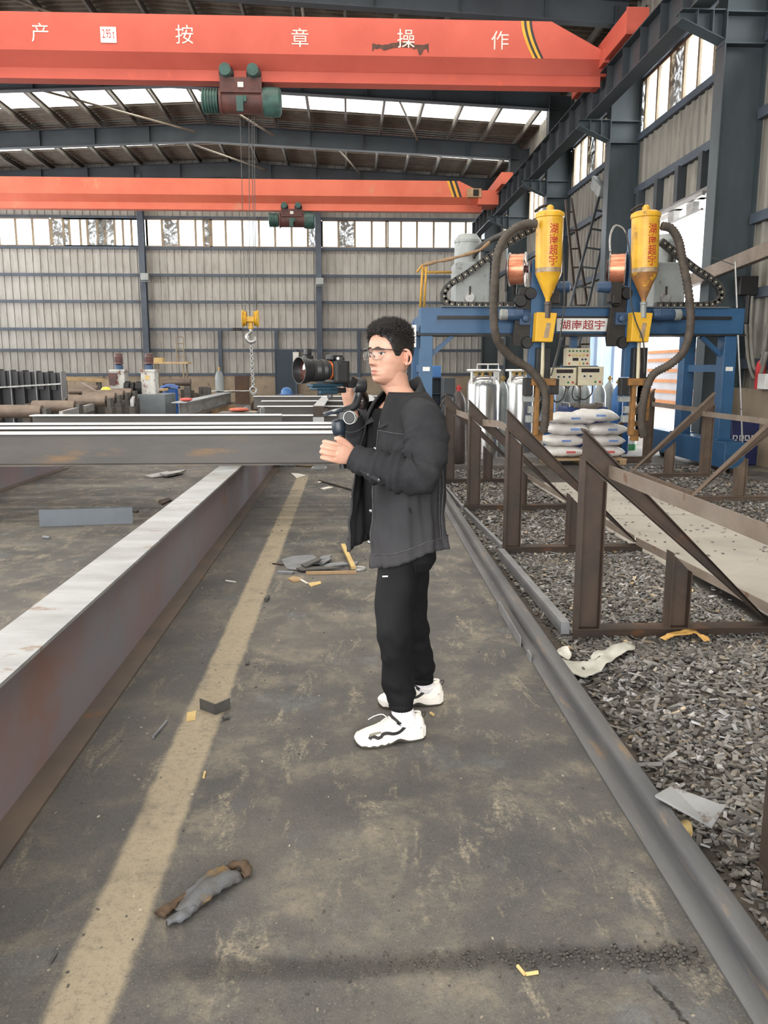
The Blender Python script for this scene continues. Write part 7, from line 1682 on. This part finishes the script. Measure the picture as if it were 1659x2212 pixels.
    # sock
    b = MB(); b.loft([ell(q(.08, 0, .05), d, s, .062, .036, 24), ell(q(.082, 0, .082), d, s, .054, .037, 24), ell((q(.085, 0, .105)+ank)/2, d, s, .046, .040, 24), ell(ank, d, s, .043, .044, 24), ell(ank+UP*.03, d, s, .041, .042, 24)]); b.build('sock', 'sock_white', person, smooth=4)
hl, tl = gd(912, 1592), gd(783, 1606); dl = (tl-hl).normalized()
sneaker(gd(913, 1590), gd(783, 1608), pn[-1]+UP*.01, 'left', 1)
sneaker(gd(953, 1517), gd(832, 1524), pf[-1]+UP*.01, 'right', 1)
# ------------------------------------------------------------------ gimbal and camera held by the man
P('cam_black', (20, 20, 21), (30, 30, 31), 40, .45); P('cam_rubber', (28, 28, 28), (36, 36, 36), 60, .65); P('ring_orange', (206, 104, 52), (190, 90, 44), 20, .4); P('plate_teal', (44, 74, 90), (34, 58, 72), 20, .4, .3); P('gimbal_black', (22, 22, 24), (32, 32, 34), 30, .4); P('gimbal_navy', (28, 40, 52), (22, 32, 42), 30, .4); P('silver', (200, 200, 200), (170, 170, 170), 30, .3, .6)
k = NT('front_glass'); k.b.inputs['Coat Weight'].default_value = 1.; M['front_glass'] = k.fin(k.ramp(k.noise(k.coord(), 12, 2), [(.4, (70, 34, 24)), (.6, (26, 18, 18))]), .06, 0, .8)
Ld = dirv(56); Ls = V((-Ld.y, Ld.x, 0)); CY = 3.08
cam_t = thing('mirrorless_camera', 'black mirrorless camera with a big zoom lens, mounted on the gimbal', 'camera', at(724, 822, CY))
A0_ = at(712, 800, CY)                                       # lens mount centre
def L(f, s, u): return A0_+Ld*f+Ls*s+UP*u
def lpart(pr, m, nm, par, sm_=.6, n=32): return MB().lathe([(r_*1.04, h_*.74) for r_, h_ in pr], A0_, Ld, n).build(nm, m, par, smooth=sm_)
lens_o = lpart([(.02, -.002), (.031, -.002), (.031, .012), (.033, .013), (.033, .03), (.0375, .036), (.0375, .068), (.0385, .07), (.0385, .115), (.036, .117), (.036, .12)], 'cam_rubber', 'zoom_lens', cam_t)
lpart([(.0325, .003), (.0335, .003), (.0335, .011), (.0325, .011)], 'ring_orange', 'orange_ring', lens_o)
lpart([(.0385, .04)]+[(.0392 if i % 2 else .0382, .04+.0022*i) for i in range(12)], 'cam_black', 'zoom_ring', lens_o, .3); lpart([(.0385, .08)]+[(.0396 if i % 2 else .0386, .08+.002*i) for i in range(14)], 'cam_black', 'focus_ring', lens_o, .3)
lpart([(.036, .118), (.041, .122), (.046, .15), (.0475, .176), (.0475, .181), (.0445, .181), (.042, .15), (.038, .135)], 'cam_black', 'lens_hood', lens_o)
lpart([(.0405, .146), (.03, .151), (.015, .154), (.001, .155)], 'front_glass', 'front_element', lens_o, 2)
b = MB(); 
def camo_box(f0, f1, s0, s1, u0, u1, bb): 
    p = [L(f, s, u) for u in (u0, u1) for f, s in ((f0, s0), (f1, s0), (f1, s1), (f0, s1))]; bb.add(p, [(3,2,1,0),(4,5,6,7),(0,1,5,4),(1,2,6,5),(2,3,7,6),(3,0,4,7)] if False else [(0,1,2,3),(7,6,5,4),(0,4,5,1),(1,5,6,2),(2,6,7,3),(3,7,4,0)])
camo_box(-.052, -.004, -.062, .062, -.048, .036, b); b.build('camera_body', 'cam_black', cam_t, bevel=.006)
b = MB(); camo_box(-.05, .004, -.022, .022, .036, .058, b); b.build('viewfinder_hump', 'cam_black', cam_t, bevel=.006)
b = MB(); camo_box(-.045, .014, .040, .064, -.046, .032, b); b.build('camera_grip', 'cam_rubber', cam_t, bevel=.009)
for s_2, f_2 in ((.048, -.02), (.032, -.036), (-.045, -.025)): MB().lathe([(.001, .012), (.008, .011), (.009, 0)], L(f_2, s_2, .036), UP, 16).build('dial', 'cam_rubber', cam_t, smooth=.6)
MB().lathe([(.001, .009), (.006, .008), (.007, 0)], L(-.004, .054, .04), (UP+Ld*.4).normalized(), 14).build('shutter_button', 'silver', cam_t, smooth=.6)
text('α', .012, L(.0, .03, .028)+Ld*.0, -Ls*-1, UP, 'silver', 'camera_mark', cam_t) if False else None
b = MB(); camo_box(.05, .085, -.06, -.03, .03, .055, b); camo_box(.055, .08, -.056, -.034, .055, .08, b); rc = b.build('receiver', 'cam_black', cam_t, bevel=.004); 
b = MB(); camo_box(-.02, .07, -.05, -.036, .02, .032, b); b.build('receiver_arm', 'cam_black', rc)
# gimbal
gb = thing('camera_gimbal', 'black handheld gimbal with a silver-ringed focus wheel, gripped by the man', 'gimbal', at(738, 1005, 3.09))
GH = 3.095
def g(px, py, Y=GH): return at(px, py, Y)
MB().tube([g(741, 1012), g(739, 985), g(737, 955), g(735, 938)], [.014, .0155, .0165, .018], 18).build('grip', 'gimbal_black', gb, smooth=.8)
b = MB(); b.lathe([(.018, 0), (.024, .006), (.026, .02), (.027, .05), (.024, .056), (.018, .06)], g(733, 940), (g(729, 890)-g(733, 940)), 24); b.build('pan_motor', 'gimbal_navy', gb, smooth=.7)
b = MB(); b.tube([g(735, 944), g(733, 938)], [.021, .021], 18); b.build('control_collar', 'gimbal_black', gb, smooth=.7)
b = MB(); b.bar(g(700, 895, 3.06), g(738, 884, 3.08), .045, .012); b.build('top_plate', 'gimbal_navy', gb, bevel=.004)
b = MB(); b.bar(g(716, 888, 3.06), g(730, 884.5, 3.07), .03, .004); b.build('plate_label', 'silver', gb)
b = MB(); b.cbox(g(743, 900, 3.1), .045, .035, .05); b.cbox(g(752, 893, 3.11), .03, .03, .04); b.build('gimbal_body', 'gimbal_black', gb, bevel=.006)
MB().tube(sm([g(728, 893, 3.1), g(745, 887, 3.11), g(762, 880, 3.12), g(770, 870, 3.13), g(774, 855, 3.14), g(777, 838, 3.14)], 6), [.016]*31, 14).build('roll_arm', 'gimbal_black', gb, smooth=.8)
b = MB(); b.lathe([(.018, -.02), (.027, -.02), (.028, -.015), (.028, .02), (.024, .026), (.001, .026)], g(776, 832, 3.13), (Ls*.4-Ld).normalized(), 24); b.build('roll_motor', 'gimbal_black', gb, smooth=.7)
b = MB(); b.tube(sm([g(776, 830, 3.12), g(765, 822, 3.11), g(752, 826, 3.1), g(742, 832, 3.09)], 5), .011, 12); b.build('tilt_arm', 'gimbal_black', gb, smooth=.8)
b = MB(); b.lathe([(.014, -.016), (.021, -.014), (.021, .014), (.014, .016)], g(757, 826, 3.1), Ls, 22); b.build('tilt_motor', 'gimbal_black', gb, smooth=.7)
b = MB(); b.lathe([(.012, -.008), (.017, -.006), (.017, .006), (.012, .008)], g(751, 819, 3.08), (0, -1, 0), 20); b.build('lock_ring', 'gimbal_black', gb, smooth=.7)
b = MB(); p = L(-.05, 0, -.0545); q = L(.09, 0, -.0545); b.bar(p, q, .04, .012); o = b.build('mount_plate', 'plate_teal', gb, bevel=.003)
b = MB(); p = L(-.02, 0, -.067); q = L(.075, 0, -.067); b.bar(p, q, .05, .012); b.bar(L(-.02, .02, -.08), L(.06, .02, -.08), .012, .016); b.build('quick_release', 'plate_teal', o, bevel=.004)
b = MB(); b.bar(L(-.03, -.01, -.075), L(-.075, -.015, -.075), .03, .02); b.bar(L(-.0, 0, -.075), L(.0, 0, -.105), .02, .02, up=(1, 0, 0)); b.build('plate_bracket', 'gimbal_black', o, bevel=.004)
wc = g(757, 902, 3.08); wa = V((-.35, -.93, 0)).normalized()
wheel = MB().lathe([(.001, -.012), (.022, -.012), (.0235, -.008), (.0235, .008), (.02, .014), (.001, .014)], wc, wa, 28).build('focus_wheel', 'gimbal_black', gb, smooth=.6)
for x in (-.006, .011): MB().lathe([(.0225, -.0018), (.0245, -.0018), (.0245, .0018), (.0225, .0018)], wc+wa*x, wa, 28, caps=False).build('silver_ring', 'white_paint', wheel, smooth=.6)
MB().tube([wc-wa*.01, g(748, 900, 3.1), g(738, 905, 3.095)], .008, 8).build('wheel_bracket', 'gimbal_black', wheel)
MB().tube(sm([g(779, 842, 3.15), g(790, 860, 3.25), g(786, 878, 3.32), g(770, 872, 3.36), g(756, 862, 3.36), g(752, 846, 3.36)], 6), .013, 12).build('sling_handle', 'gimbal_black', gb, smooth=.8)
for me_, i_, k_ in PEND: me_.materials[i_] = M[k_]
